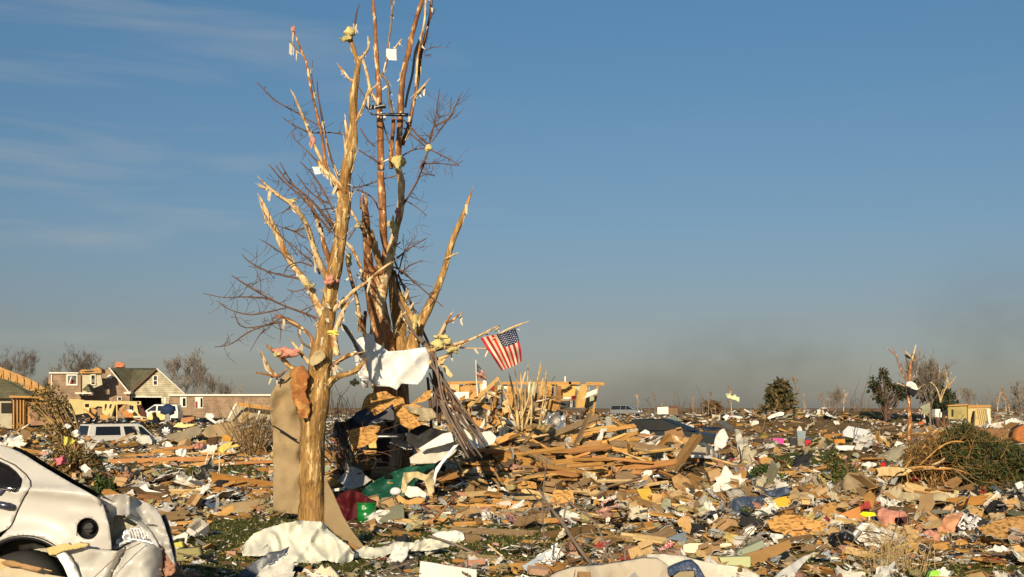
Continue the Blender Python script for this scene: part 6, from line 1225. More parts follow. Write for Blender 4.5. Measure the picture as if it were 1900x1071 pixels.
item('strand_board', 'flaked strand board lying in the middle of the lumber pile', 'board', 'F', '520,370 740,400 745,440 620,445 510,415', OSB, None, .015, .03, 2, lean=.8, jagpx=.8, smooth=False)
item('strand_board', 'orange flaked board propped below the charred board', 'board', 'F', '870,450 1000,460 1010,560 960,590 850,570 840,520', OSB, None, .015, .03, 2, lean=.5, jagpx=.8, smooth=False)
item('metal_flashing', 'long grey white strip of sheet metal angled right above the lumber pile', 'metal sheet', 'M1', '95,910 480,690 545,700 530,740 330,850 130,945', METAL, 30, .012, .04, 1, lean=.4)
item('metal_flashing', 'curved grey sheet metal between the lumber pile and the leaning beam', 'metal sheet', 'M1', '570,970 700,890 800,780 880,720 1060,690 980,760 850,840 760,920 710,985 640,970', METAL, 31, .012, .12, 1, lean=.4)
item('striped_boards', 'pile of red and white edged boards left of the green sedan', 'boards', 'M1', '530,690 600,660 880,680 890,740 800,780 740,830 640,800 540,740', mat('red_white_boards', (.45, .30, .16), .8, col2=(.20, .02, .015), c2s=9, c2t=(.5, .52), stretch=(.3, 1, 4)), 40, .2, .05, 2, lean=.3)
item('white_roof_board', 'small white triangular board against the green sedan', 'board', 'M1', '665,680 770,610 830,640 838,680', WHITE, 41, .05, .02, 1)
e = empty('cardboard_box', P(1250, 822, 43), 'square brown box leaning open in front of the green sedan', 'box'); link('front', patch('M1', '1050,640 1300,580 1340,700 1240,800 1080,790', stand(43, .1, .01), .03, 4), mat('orange_brown_card', (.34, .18, .08), .85), e); link('flap', patch('M1', '1220,590 1295,570 1305,590 1230,610', stand(42.8, 0, 0), .03, 3), CARD, e); link('side', patch('M1', '1300,580 1345,700 1330,720 1290,600', stand(43.2, 0, 0, yaw=1.2, xc=1264), .03, 3), CARD, e)
item('torn_board', 'crumpled orange and white torn board beside the square brown box', 'board', 'M1', '1140,680 1200,700 1300,730 1430,720 1400,800 1360,860 1250,850 1190,780', mat('orange_torn', (.50, .30, .12), .9, var=.3, col2=(.62, .56, .42), c2s=3, c2t=(.5, .55)), 42, .04, .25, 2, res=4, crease=.3)
item('dark_blue_sheet', 'dark navy sheet lying right of the green sedan', 'sheet', 'M1', '1580,580 1640,560 1790,575 1880,580 1890,620 1750,630 1600,620', mat('navy_sheet', (.012, .018, .04), .6, var=.2), 58, .04, .1, 1, lean=.8)
item('grey_tarp', 'grey green tarp over the roof of the green sedan', 'tarp', 'M1', '1080,470 1150,430 1200,405 1250,440 1340,485 1200,490', mat('sage_tarp', (.14, .16, .13), .7), 53, .1, .1, 1)
# black drawer unit and tipped grey bin
e = empty('drawer_unit', G(1295, 885), 'black plastic drawer unit standing open right of the leaning beam', 'drawer unit'); Dq = 27.0
for nm, s, m, d in (('frame', '430,430 600,440 600,480 450,470', BLACK, 0), ('frame', '430,430 455,430 460,640 430,640', BLACK, 0), ('drawer', '450,480 580,500 575,560 455,550', BLACK, .1), ('drawer', '440,570 560,570 555,660 430,650', DGREY, -.02), ('top_edge', '440,455 650,470 660,495 450,485', METAL, -.1), ('frame', '360,500 420,440 430,470 430,680 395,640', BLACK, .1)):
 link(nm, prism('H1', s, Dq + d, Dq + d + .35), m, e)
item('tipped_bin', 'dark grey bin tipped over behind the black drawer unit', 'bin', 'H1', '500,340 580,330 650,370 675,420 660,460 610,460 600,380', DGREY, 33, .4, .05, 2, crease=.1)
item('white_box', 'pale box with brown flap beside the tipped bin', 'box', 'H1', '440,380 510,375 600,380 605,450 540,445 440,425', mat('pale_box', (.42, .36, .26), .8), 32, .25, .02, 2)
# hanging cloth group
item('sheet_metal_board', 'dark grey board with a white edge propped up over the white cloth', 'board', 'H1', '700,130 740,105 800,120 870,180 895,215 850,215 780,185', DGREY, 53, .08, .03, 1)
item('white_cloth', 'large white cloth hanging below the dark grey board', 'cloth', 'H1', '775,190 800,230 825,290 800,330 805,360 740,410 690,455 668,445 680,340 695,270 740,210', WHITE, 52.6, .05, .4, 1, res=3, crease=.5)
item('white_cloth', 'twisted pale post wrapped in cloth right of the large white cloth', 'cloth', 'H1', '895,200 930,200 960,260 975,370 985,470 950,475 915,390 900,300', mat('pale_grey_wrap', (.50, .48, .42), .75), 52.3, .15, .15, 2, res=2.5, crease=.3)
item('white_bag', 'small white bag on the foundation beside an upright white strip', 'bag', 'H1', '1030,385 1045,420 1095,440 1090,458 1040,455', WHITE, 55, .1, .05, 2)
item('dark_board', 'dark board leaning left of the twisted pale post', 'board', 'H1', '860,350 905,350 925,440 875,425', BLACKC, 53, .05, .02, 1)
# middle distance pieces above the lumber
item('foil_duct', 'crumpled silver duct lying below the yellow cupboard', 'duct', 'E', '780,690 840,640 900,620 945,660 950,730 900,775 840,760 790,735', FOIL, 38, .5, .6, 1.6, res=2.2, crease=.6)
item('black_bag', 'black bag tucked on top of the silver duct', 'bag', 'N2', '740,880 790,845 860,870 900,920 860,960 780,930', BLACK, 38.5, .2, .2, 2)
e = empty('plastic_crate', P(960, 815, 30), 'dark grey ribbed crate tipped over right of the leaning branches', 'crate')
link('body', patch('E', '470,740 520,730 660,790 670,830 640,855 560,830 480,790', stand(30, .2, .02), .35, 3), DGREY, e)
for k in range(7): link('rib', prism('E', f'{500 + k * 22},{742 + k * 8} {504 + k * 22},{744 + k * 8} {496 + k * 22},{790 + k * 7} {492 + k * 22},{788 + k * 7}', 29.93, 29.98), BLACK, e)
item('blue_box', 'small bright blue box above the lumber pile', 'box', 'E', '1045,865 1080,855 1115,880 1100,905 1045,905', mat('bright_blue', (.015, .09, .38), .5), 29, .15, .01, 2)
item('green_board', 'pale green drywall panel standing below the yellow cupboard', 'panel', 'E', '1100,700 1160,680 1165,780 1110,800', GREENP, 35, .03, .02, 1)
item('grey_board', 'grey flat board standing beyond the lumber pile', 'board', 'M1', '195,420 270,425 290,600 275,740 210,740 190,560', GREYC, 36, .04, .04, 1)
for i, (a, b, dd, w) in enumerate([((1105, 765), (1180, 797), 46, .22), ((1128, 772), (1165, 795), 45.5, .2), ((1163, 785), (1172, 770), 55, .12), ((1179, 795), (1179, 777), 55, .10), ((1100, 760), (1087, 815), 33, .3), ((1030, 790), (960, 800), 34, .14)]):
 board('board', ['long tan board sloping down left of the green sedan', 'second sloping board just below the long tan one', 'short upright tan board in the brown field', 'thin upright post in the brown field', 'wide brown board leaning below the yellow cupboard', 'board lying across the foot of the shattered stump'][i], 'board', P(*a, dd), P(*b, dd - .4), w, .06, PINE)
board('leaning_stud', 'tan stud leaning up to the left across the ruined wall', 'board', P(868, 756, 43), P(928, 700, 43), .16, .05, mat('honey_stud', (.52, .33, .11), .8, var=.2), roll=1.2)
for i, (a, b) in enumerate([((975, 690), (962, 735)), ((985, 706), (975, 742)), ((1004, 678), (993, 730)), ((1000, 740), (1008, 700))]): board('upright_board', ['pale board standing left of the white capped one', 'white edged board standing in the ruin', 'tall reddish post standing in the ruin', 'short split post in the ruin'][i], 'board', P(*b, 41), P(*a, 41), .12, .05, [PALEW, WTRIM, PINE, PALEW][i])
# left middle distance
item('tan_tarp', 'broad tan carpet lying over rubble left of the round twig bush', 'carpet', 'L4', '650,560 700,470 760,425 960,390 1160,360 1200,420 1250,500 1150,510 1050,570 980,610 900,600 770,630 700,610', mat('tan_carpet', (.33, .23, .12), .95, var=.12, bump=.3, bs=60), 50, .06, .25, .8, lean=.8, res=4)
item('tan_tarp', 'second tan carpet under the broad one beside the round twig bush', 'carpet', 'L4', '1050,600 1240,515 1290,580 1310,700 1150,690 1100,640', mat('tan_carpet'), 49.5, .06, .2, .8, lean=.6)
item('grey_tarp', 'grey tan carpet mound right of the white suv', 'carpet', 'L4', '40,600 150,560 330,520 480,440 590,440 650,500 600,580 490,620 440,690 280,700 120,660', mat('grey_tan_carpet', (.25, .20, .13), .95, var=.15), 58, .08, .4, .7, lean=.8, res=4)
item('roof_section', 'upturned roof section with plank underside left of the hanging carpet', 'roof section', 'L4', '1200,50 1760,110 1900,200 1700,350 1560,300 1500,380 1180,380 1010,350 1080,290', mat('plank_underside', (.46, .38, .25), .85, var=.2, vs=3, stretch=(1, 1, 9)), 62, .08, .12, .4, lean=.5, res=5, smooth=False)
board('roof_beam', 'thick orange beam along the top of the upturned roof section', 'beam', P(440, 749.5, 61.6), P(510, 759, 61.6), .35, .2, PINE); board('roof_beam', 'thin beam across the upturned roof section', 'beam', P(444, 780, 61.4), P(464, 763, 61.4), .25, .12, mat('honey_stud')); board('white_edge', 'white edge of the upturned roof section', 'board', P(424, 777, 61.5), P(439, 748, 61.5), .12, .1, WTRIM); board('white_pole', 'white pole leaning on the upturned roof section', 'pole', P(474, 782, 61.2), P(482, 762, 61.2), .08, .08, WTRIM)
item('white_cloth', 'white bed sheet twisted over rubble above the tan carpet', 'sheet', 'L4', '690,290 720,230 820,240 840,290 800,320 870,370 920,340 1000,330 990,380 850,400 790,360 740,330', WHITE, 64, .08, .5, 1, res=3, crease=.4)
item('cream_board', 'cream curled board on the rubble right of the suv', 'board', 'L4', '180,450 250,390 330,370 350,410 560,400 480,440 330,465', YELLOWW, 63, .06, .2, 1, lean=.5)
item('orange_board', 'short orange brown slab tipped up behind the cream board', 'board', 'L4', '310,310 520,285 520,330 400,390 340,370 310,340', mat('orange_slab', (.45, .20, .09), .85), 66, .3, .03, 1)
item('yellow_blanket', 'yellow blanket bunched left of the round twig bush', 'blanket', 'L4', '850,830 960,740 1100,690 1140,680 1100,760 1200,720 1290,760 1180,780 1060,800 1030,860 990,880 930,850', mat('yellow_blanket', (.60, .44, .12), .9, var=.2, bump=.3), 43, .06, .35, 1.6, lean=.5, res=3, crease=.4)
item('orange_foam', 'orange foam piece above the yellow blanket', 'foam', 'L4', '970,600 1060,575 1120,640 1100,680 980,690', mat('orange_foam', (.50, .24, .04), .9), 44, .2, .1, 2)
item('pink_insulation_sheet', 'salmon pink insulation lump left of the yellow blanket', 'insulation', 'L4', '500,750 560,710 650,720 670,760 600,800 510,790', INSP, 45, .3, .3, 3, res=2.2)
item('white_cloth', 'white crumpled towel in front of the grey tan carpet', 'cloth', 'L4', '0,720 60,680 120,690 180,760 150,780 20,770', WHITE, 48, .08, .3, 2, res=2.5, crease=.4)
item('white_cloth', 'pair of white cloths lying on long boards', 'cloth', 'L4', '220,830 300,800 400,800 400,870 370,940 300,930 220,890', WHITE, 42, .06, .25, 2, res=2.5, crease=.4)
item('brown_board', 'brown flower patterned chair back right of the orange slab', 'panel', 'L4', '710,680 760,620 860,610 900,640 860,730 800,780 740,760', mat('brown_fabric', (.10, .055, .03), .9, var=.5, vs=8), 46, .2, .1, 1)
item('white_appliance', 'white appliance shell half buried beside the suv', 'appliance', 'L3', '1090,790 1230,650 1390,650 1440,740 1440,800 1330,810 1200,790', mat('grey_white_enamel', (.48, .47, .42), .4, var=.1), 62, .5, .03, 1, smooth=False)
for i, (a, b, w) in enumerate([((200, 857), (400, 851), .16), ((275, 843), (330, 838), .35), ((300, 833), (360, 831), .12), ((420, 855), (520, 850), .12), ((400, 862), (520, 856), .10), ((330, 868), (420, 855), .12), ((255, 864), (330, 861), .10), ((372, 843), (440, 842), .1)]):
 dm = hitD((a[0] + b[0]) / 2, max(a[1], 846)) - .3; board('board', ['long reddish board lying flat in the grass left of the ladder', 'wide orange board under the suv rubble', 'thin board just below the suv', 'long board lying left of the hanging carpet', 'second long board lying left of the hanging carpet', 'board sloping up towards the ladder', 'short board on the left edge of the grass', 'short board above the ladder'][i], 'board', P(*a, dm), P(*b, dm), w, .05, mat('reddish_pine', (.42, .19, .065), .8, var=.35, stretch=(1, 8, 8)) if i % 2 == 0 else PINE, roll=1.1)
# person like seated dark figure on rubble and motorcycle wheel beyond
tag(link('black_jacket', patch('L3', '1440,250 1480,235 1500,310 1545,340 1570,420 1530,440 1440,430 1455,330', stand(72, 0, .2, 2), .3, 2.2), BLACKC, None, True), 'black jacket slumped upright on rubble beyond the suv bonnet', 'jacket')
wc = P(308, 800, 70); e = empty('spoked_wheel_rim', wc, 'grey spoked wheel standing in rubble right of the suv', 'wheel'); wheel(e, wc, .42, .18, spokes=8)
item('grey_board', 'upright grey board beyond the spoked wheel', 'board', 'L3', '1690,270 1745,265 1750,490 1650,480 1660,390', GREYC, 74, .1, .05, 1)
# ladder (white) leaning in the grass
e = empty('white_ladder', G(366, 915), 'thin white step ladder standing askew in the grass', 'ladder'); lp = [((388, 835), (366, 915)), ((398, 836), (377, 916)), ((407, 842), (407, 880)), ((407, 870), (388, 910))]
for a, b in lp: link('rail', MB().tube([P(*a, 29.6), P(*b, 29.2)], [.014, .016], 5), WTRIM, e)
for k in range(7):
 t = (k + .5) / 7; link('rung', MB().tube([P(388 + (366 - 388) * t, 835 + 80 * t, 29.5), P(398 + (377 - 398) * t, 836 + 80 * t, 29.5)], [.012, .012], 5), WTRIM, e)
item('white_bag', 'small white bag hanging at the foot of the step ladder', 'bag', 'B', '1400,370 1430,335 1480,370 1500,395 1440,410', WHITE, None, .1, .1, 3)
item('black_bag', 'black bag in the grass right of the step ladder', 'bag', 'B', '1480,430 1530,385 1600,390 1590,430 1540,450 1500,460', BLACKC, None, .2, .1, 3)
# foreground left
item('white_papers', 'white torn panel lying in the grass behind the sedan boot', 'panel', 'B', '980,435 1030,410 1050,450 1180,480 1190,510 1080,490 1020,460', WHITE, None, .02, .05, 3, lean=.8)
item('brown_board', 'dark brown curved panel right of the white torn panel', 'panel', 'B', '960,485 1040,480 1130,500 1120,550 1040,545', mat('brown_veneer', (.20, .09, .035), .6), None, .03, .05, 2, lean=.5)
for a, b in (((297, 942), (356, 907)), ((330, 938), (360, 916))): board('metal_tube', 'grey metal tube lying in the grass right of the boot' if a[0] == 297 else 'shorter metal tube beside the long grey one', 'tube', G(a[0], a[1], .05), P(b[0], b[1], 25.5), .05, .05, METAL)
item('blue_cloth', 'dark blue grey cloth lying in the grass left of the trunk', 'cloth', 'B', '1400,525 1480,515 1600,560 1625,520 1610,575 1500,590', BLUET, None, .04, .08, 3, lean=.7)
item('tan_carpet_piece', 'large tan carpet piece lying left of the trunk foot', 'carpet', 'D', '0,580 60,560 200,530 330,510 300,560 250,610 100,610', mat('tan_carpet'), None, .02, .1, 2, lean=.9)
item('white_strap', 'white strap looped beside the yellow scrap near the bumper', 'strap', 'B', '1200,790 1260,770 1300,750 1325,760 1310,850 1298,845 1305,790 1250,795 1215,815', WHITE, None, .02, .08, 4, lean=.6, res=2)
item('yellow_scrap', 'yellow foam lump beside the sedan bumper', 'foam', 'B', '1220,830 1280,820 1290,860 1240,885 1215,870', mat('bright_yellow_foam'), None, .12, .05, 3)
item('green_block', 'green grey foam block under the yellow lump', 'block', 'B', '1230,875 1400,862 1415,925 1370,950 1240,955', mat('moss_block', (.28, .25, .11), .95), None, .15, .03, 3, lean=.2)
item('brick', 'loose pinkish brick left of the white sheet', 'brick', 'Q5', '0,290 68,290 66,330 0,332', mat('loose_brick', (.40, .23, .14), .9), None, .1, .01, 2)
# gutter pieces
item('gutter', 'black and grey gutter piece rising from the bottom edge left of the white sheet', 'gutter', 'Q5', '60,500 130,420 230,350 310,300 390,290 455,258 440,300 380,350 300,420 220,490', mat('dark_grey_gutter', (.07, .08, .10), .4, var=.3, spec=.5), 14.6, .07, .05, 2, lean=.4, crease=.1)
item('gutter', 'pale lower lip of the black gutter piece', 'gutter', 'Q5', '220,490 300,410 380,345 440,300 450,310 390,370 320,440 260,500', METAL, 14.45, .03, .02, 2, lean=.4)
item('round_cap', 'round grey bracket on the black gutter piece', 'bracket', 'Q5', '265,270 295,240 325,265 340,310 320,350 290,360 262,320', GREYC, 14.4, .06, .05, 3)
item('white_board', 'flat white board lying at the bottom edge under the twigs', 'board', 'Q5', '1425,362 1500,372 1630,395 1838,425 1838,520 1412,520', WHITE, None, .03, .02, 1, lean=.7, smooth=False)
item('white_wood', 'pair of cream boards standing up at the bottom edge', 'board', 'Q5', '640,450 700,390 720,420 760,400 830,480 800,520 620,520', CREAM, None, .08, .06, 3, lean=.3)
item('grey_mat', 'grey brown mat lying right of the white sheet in the foreground', 'mat', 'Q5', '1150,460 1200,400 1300,330 1420,330 1400,430 1380,500 1150,500', mat('grey_brown_mat', (.20, .165, .10), .95), None, .02, .02, 2, lying=True, res=7)
item('blue_scrap', 'pale blue folded paper in the foreground grass', 'paper', 'F', '640,990 740,930 815,875 800,930 700,1040 650,1010', mat('pale_blue_paper', (.42, .47, .52), .7), None, .012, .06, 3, lean=.5)
# foreground saplings
e = empty('bare_sapling', G(1108, 1060), 'bare leaning sapling stems rising from the foreground centre', 'sapling')
for i, s in enumerate(['1103,1056,9 1063,1001,8 1045,972,8 1026,948,6 1011,927,5 1000,908,4', '1142,1050,7 1124,1014,6 1111,982,5 1095,961,4 1071,945,3 1050,924,2', '1011,1018,5 1008,974,5 1007,937,4 1010,890,3 1016,845,2', '1113,1056,5 1124,1022,5 1124,1014,5', '1161,1045,4 1160,1022,4 1172,1008,2', '1026,948,4 1008,944,3 990,936,2', '1063,1001,4 1078,992,3 1100,990,2', '1008,974,3 990,960,2 980,940,1.5', '1045,972,4 1050,940,3 1062,925,2', '1011,950,3 1022,935,3 1040,930,1.5', '1124,1014,4 1150,1000,2']):
 limb('stem', e, 'O', s, 13.2 + (i % 3) * .1, TWIGP, 6, .3, .1, 300 + i)
twig_set('twigs', e, [('O', '1011,990,2 990,1010,2 975,1040,1.5', 0), ('O', '1063,1001,2 1040,1020,2 1030,1050,2', 0), ('O', '1085,1030,3 1060,1045,2 1020,1060,2', 0), ('O', '1016,880,2 1005,860,1.5', 0), ('O', '1111,982,2 1135,970,1.5', 0)], 13.2, TWIG, 31)
e = empty('fallen_branch', G(853, 1014), 'thin fallen branch slanting through the foreground grass', 'branch')
limb('stem', e, 'O', '795,994,3 825,1003,4 853,1014,5 880,1026,5 910,1040,4', 14.6, TWIGP, 6, .3, .05, 320); limb('stem', e, 'O', '880,1026,3 905,1050,3 920,1071,2', 14.5, TWIG, 5, .3, .05, 321); limb('stem', e, 'O', '905,1010,3 940,1040,3 965,1068,2', 14.5, PALEW, 5, .3, .05, 322)
e = empty('fallen_branch', G(800, 974), 'dark red branch leaning against the rubble left of the lumber pile', 'branch')
limb('stem', e, 'O', '790,975,5 811,958,5 828,940,4 845,920,2', 17.8, BARK2, 6, .3, .05, 323); limb('stem', e, 'O', '811,958,3 790,948,2', 17.8, TWIG, 5, .3, .05, 324); limb('stem', e, 'O', '845,1001,3 820,994,4 790,985,3', 16.5, TWIG, 5, .3, .05, 325)
# ------------------------------------------------------------------ lower right heap
g = 'cloths and sheets of the lower right heap'
item('white_sheet', 'wide white sheet lying along the bottom edge right of the beige cushion', 'sheet', 'I1', '0,840 160,838 380,860 520,900 700,935 860,955 1000,985 1140,1050 1120,1120 0,1120', mat('off_white_sheet', (.68, .62, .50), .8, var=.1), None, .012, .08, 2, lean=1.0, res=5, group=g, crease=.25)
item('beige_cushion', 'grey beige cushion bulging over the bottom edge', 'cushion', 'F', '840,1060 900,1030 1000,1000 1200,985 1360,960 1500,935 1600,940 1670,985 1690,1100 840,1120', mat('cushion_beige', (.50, .43, .33), .85, var=.08), 13.2, .1, .12, 1.6, lean=.5, res=5, group=g, crease=.22)
e = empty('blue_case', G(1275, 1068), 'dark blue case holding a brown box at the bottom edge', 'case'); link('shell', patch('I1', '215,985 300,945 400,910 470,905 520,950 590,1071 600,1120 500,1120 480,1000 330,1010 250,1060 220,1040', stand(12.4, .4, .03, 2, 1071), .12, 4), mat('dark_blue_case', (.03, .055, .12), .4, var=.3, spec=.5), e, True); link('box', prism('I1', '280,1020 475,990 482,1120 260,1120', 12.45, 12.8), mat('brown_box', (.30, .24, .14), .85), e)
item('brown_board', 'wide flat brown board sloping up between the green trays', 'board', 'I1', '960,850 1160,790 1300,740 1440,690 1462,770 1250,890 1050,970 1050,860', mat('flat_brown_board', (.36, .20, .07), .8, var=.2, vs=4, stretch=(1, 6, 6)), None, .03, .02, 1, lean=.5, smooth=False)
item('green_tray', 'pale green tray standing on edge in front of the brown board', 'tray', 'I1', '730,872 1045,862 1046,975 900,955 760,935', mat('pale_green_tray', (.40, .42, .22), .7, var=.08), None, .1, .01, 1, lean=.1, smooth=False)
item('green_tray', 'second pale green tray with black marks behind the brown board', 'tray', 'I1', '900,845 930,800 1050,750 1160,700 1200,750 1120,800 1000,840 960,855', mat('grey_green_tray', (.30, .33, .23), .7, var=.1), None, .1, .01, 1, lean=.3, smooth=False)
item('white_towel', 'cream ribbed towel lying left of the pale green tray', 'towel', 'I1', '370,745 440,728 850,728 860,750 740,780 640,800 620,860 560,870 430,862 370,850', mat('ribbed_towel', (.68, .60, .42), .95, var=.2, vs=12, bump=.6, bs=40), None, .06, .05, 4, lean=.5, res=5)
item('blue_grey_board', 'blue grey corner panel tipped above the cream towel', 'panel', 'I1', '200,685 300,640 395,612 410,700 400,720 300,700', mat('blue_grey_panel', (.12, .15, .18), .6, var=.2), None, .04, .02, 1, lean=.4, smooth=False)
e = empty('patterned_cloth', G(1232, 1024), 'small triangle of red cloth with white spots left of the cream towel', 'cloth'); pm = patch('I1', '100,812 180,750 240,695 270,745 190,790 130,815', stand(14.7, .4, .01, 2, 1024), .02, 3); link('cloth', pm, mat('spotted_red', (.50, .06, .08), .85, col2=(.74, .62, .55), c2s=42, c2t=(.52, .56)), e, True)
item('grey_board', 'pale grey folded panel left of the spotted red cloth', 'panel', 'I1', '0,770 50,745 110,820 100,840 0,840', mat('pale_grey_panel', (.46, .45, .42), .7), None, .04, .03, 2, lean=.4)
item('black_cloth', 'black cloth lying in a dark arc below the oval basket', 'cloth', 'I1', '265,582 360,560 450,530 560,535 620,545 640,575 760,635 700,645 560,635 450,640 380,625 310,600', BLACKC, None, .04, .10, 3, lean=.7, res=4, crease=.2)
# oval basket
bc = P(1293, 947, 17.3); e = empty('oval_basket', bc, 'oval pale wicker basket full of small things lying tilted in the rubble', 'basket'); n = 26; pts = [bc + Vector((math.cos(a) * .182, math.sin(a) * .10, math.sin(a) * .105 - .03 * math.cos(a))) for a in np.linspace(0, 2 * math.pi, n)]
link('rim', MB().tube(pts, [.019] * n, 8, cap=False), mat('wicker', (.60, .47, .33), .9, var=.3, vs=30, bump=.8, bs=80), e, True)
cl = MB(); rnd = random.Random(4)
for i in range(26): a = rnd.uniform(0, 6.28); r_ = rnd.uniform(0, .85); b_ = blob(bc + Vector((math.cos(a) * .15 * r_, .02 + math.sin(a) * .08 * r_, math.sin(a) * .085 * r_ - .03 * math.cos(a) * r_)), rnd.uniform(.012, .03), i, 1); cl.add(b_.v, b_.f)
link('contents', cl, mat('mixed_contents', (.5, .4, .38), .5, col2=(.04, .045, .09), c2s=18, c2t=(.48, .52), var=.5, vs=30), e)
link('base', MB().tube([bc + Vector((0, .10, -.05)), bc + Vector((0, .02, -.02))], [.13, .165], 20), mat('wicker'), e, True)
item('strand_board', 'big splintered strand board lying in front of the orange cloth', 'board', 'I1', '1220,510 1300,460 1390,430 1600,455 1700,500 1830,520 1860,575 1830,640 1720,655 1620,640 1540,690 1430,690 1360,620 1250,590', OSB, None, .02, .05, 2, lean=.6, jagpx=1.4, smooth=False)
item('strand_board', 'brown strand board behind the big splintered one', 'board', 'I1', '1610,385 1720,350 1900,310 1960,420 1900,500 1830,515 1700,480', OSB2, None, .02, .04, 2, lean=.7, jagpx=1.2, smooth=False)
item('orange_cloth', 'orange yellow padded cloth standing up under the slate blue tarp', 'cloth', 'I1', '1258,300 1330,270 1420,255 1448,300 1445,370 1400,410 1345,420 1300,400 1290,350', mat('orange_pad', (.66, .36, .035), .85, var=.12, bump=.3), None, .08, .08, 2, lean=.3, res=4)
item('white_cloth', 'white cloth bunched left of the orange padded cloth', 'cloth', 'I1', '1215,375 1250,330 1285,380 1310,430 1280,470 1230,480', WHITE, None, .06, .08, 3, res=3, crease=.2)
item('slate_tarp', 'slate blue tarp sloping up right over the lower rubble', 'tarp', 'I1', '825,330 900,275 970,255 1110,262 1200,220 1300,180 1400,158 1452,185 1440,225 1330,265 1260,290 1200,345 1120,370 1020,400 930,420 860,400 840,370', BLUET, None, .03, .10, 2.5, lean=.6, res=4, crease=.35)
item('foil_wrap', 'torn silver foil at the left end of the slate blue tarp', 'foil', 'I1', '880,390 920,330 1000,320 1060,330 1040,370 960,400', FOIL, 17.6, .03, .1, 4, res=2.5, crease=.4)
item('red_hat', 'small red and white cap at the upper tip of the slate tarp', 'cap', 'I1', '1435,185 1470,180 1485,205 1460,220 1440,212', mat('red_card'), 18.2, .06, .01, 2)
item('white_box', 'white box right of the small evergreen shrub', 'box', 'I1', '990,590 1050,565 1095,560 1112,610 1060,640 1000,655', WHITE, None, .15, .01, 1, smooth=False)
item('white_paper', 'white torn papers left of the oval basket', 'paper', 'I1', '155,480 200,390 260,395 340,440 350,470 250,470 200,485', WHITE, None, .02, .06, 4, lean=.5, res=4, crease=.2)
item('white_paper', 'white crumpled paper with pink marks at the left of the lower heap', 'paper', 'I1', '-60,440 40,375 80,430 130,490 90,520 0,510', mat('pink_marked_paper', (.74, .70, .66), .8, col2=(.62, .38, .32), c2s=6, c2t=(.55, .6)), None, .02, .06, 4, lean=.5, res=4, crease=.2)
item('white_paper', 'white strip of paper right of the oval basket', 'paper', 'I1', '630,365 670,350 700,400 720,470 690,505 665,440', WHITE, None, .02, .05, 4, res=3)
item('white_paper', 'white sheet standing left above the oval basket', 'paper', 'I1', '330,295 375,290 405,340 380,400 355,370', WHITE, None, .02, .03, 4, res=3)
item('yellow_sheet', 'yellow boxes beside the foot of the leaning beam', 'box', 'F', '1450,450 1540,440 1560,480 1520,500 1560,540 1610,550 1610,590 1540,580 1480,510', mat('yellow_card', (.60, .40, .05), .7), None, .12, .03, 2, smooth=False)
item('cardboard', 'opened brown cardboard box right of the leaning beam', 'cardboard', 'H1', '250,690 330,640 420,700 450,760 430,860 330,840 280,780', CARD, 22.5, .03, .12, 2, smooth=False, crease=.2)
item('cardboard', 'tan cardboard sheet above the oval basket', 'cardboard', 'I1', '560,290 640,250 720,300 730,350 680,365 600,340', CARD, None, .03, .03, 2, smooth=False)
item('dark_tarp', 'dark cloth left of the opened cardboard box', 'cloth', 'H1', '330,900 420,860 510,880 540,910 420,930', BLACKC, None, .04, .08, 3)
item('grey_felt', 'grey roofing sheet bulging below the tan splinter', 'roofing felt', 'H1', '700,750 760,710 860,730 960,800 1000,850 880,850 780,840 700,830', mat('grey_roll', (.20, .18, .16), .9, var=.3, vs=6), None, .04, .15, 1.5, lean=.6, res=4)
board('board', 'yellow tan splinter lying above the grey roofing sheet', 'board', P(1326, 873, 27), P(1391, 903, 26), .16, .03, mat('honey_stud'), roll=1.2); board('white_strip', 'thin white strip crossing the tan splinter', 'strip', P(1361, 868, 27), P(1384, 899, 26.4), .05, .02, WTRIM)
board('grey_post', 'weathered grey green post leaning in the grass right of centre', 'post', G(1415, 909, -.1), P(1441, 858, 23.4), .16, .12, mat('grey_green_post', (.34, .32, .22), .9, var=.3, vs=5, stretch=(1, 6, 6)))
item('pink_tarp', 'small purple cloth under the yellow scrap beyond the grey post', 'cloth', 'H1', '1370,630 1420,620 1450,650 1400,665', mat('purple_cloth', (.25, .10, .16), .9), None, .05, .05, 3)
item('yellow_scrap', 'yellow foam scrap right of the top of the grey post', 'foam', 'H1', '1350,565 1420,555 1480,600 1440,625 1370,610', mat('bright_yellow_foam'), None, .08, .08, 3, lean=.4)
# far lower right
BG = mat('beige_blanket', (.44, .36, .22), .9, var=.15, vs=3)
g = 'blankets thrown over the rubble at the lower right'
item('beige_blanket', 'beige blanket with a brown band draped in front of the fallen evergreen', 'blanket', 'I2', '415,270 480,210 560,180 610,150 620,200 640,130 670,125 672,210 760,220 960,228 1070,215 1150,250 1235,310 1180,320 1020,300 860,300 770,300 720,340 640,380 520,370 440,310', BG, 17.8, .03, .22, 1.6, lean=.5, res=5, crease=.3, group=g)
item('brown_band', 'brown woven band across the beige blanket', 'band', 'I2', '480,225 530,210 680,320 700,370 620,350 520,260', mat('brown_band', (.32, .19, .08), .9), 17.6, .01, .04, 2)
item('white_blanket', 'white and black clothes tangled below the beige blanket', 'clothes', 'I2', '700,390 790,355 880,330 930,310 970,380 960,410 860,430 760,450 710,420', WHITE, 17.1, .04, .15, 3, res=4, crease=.3, group=g)
item('black_clothes', 'black clothes lying in the gap below the beige blanket', 'clothes', 'I2', '930,310 1060,300 1200,320 1210,370 1160,400 1060,360 1000,400 960,370', BLACKC, 17.2, .05, .15, 3, res=4, crease=.3)
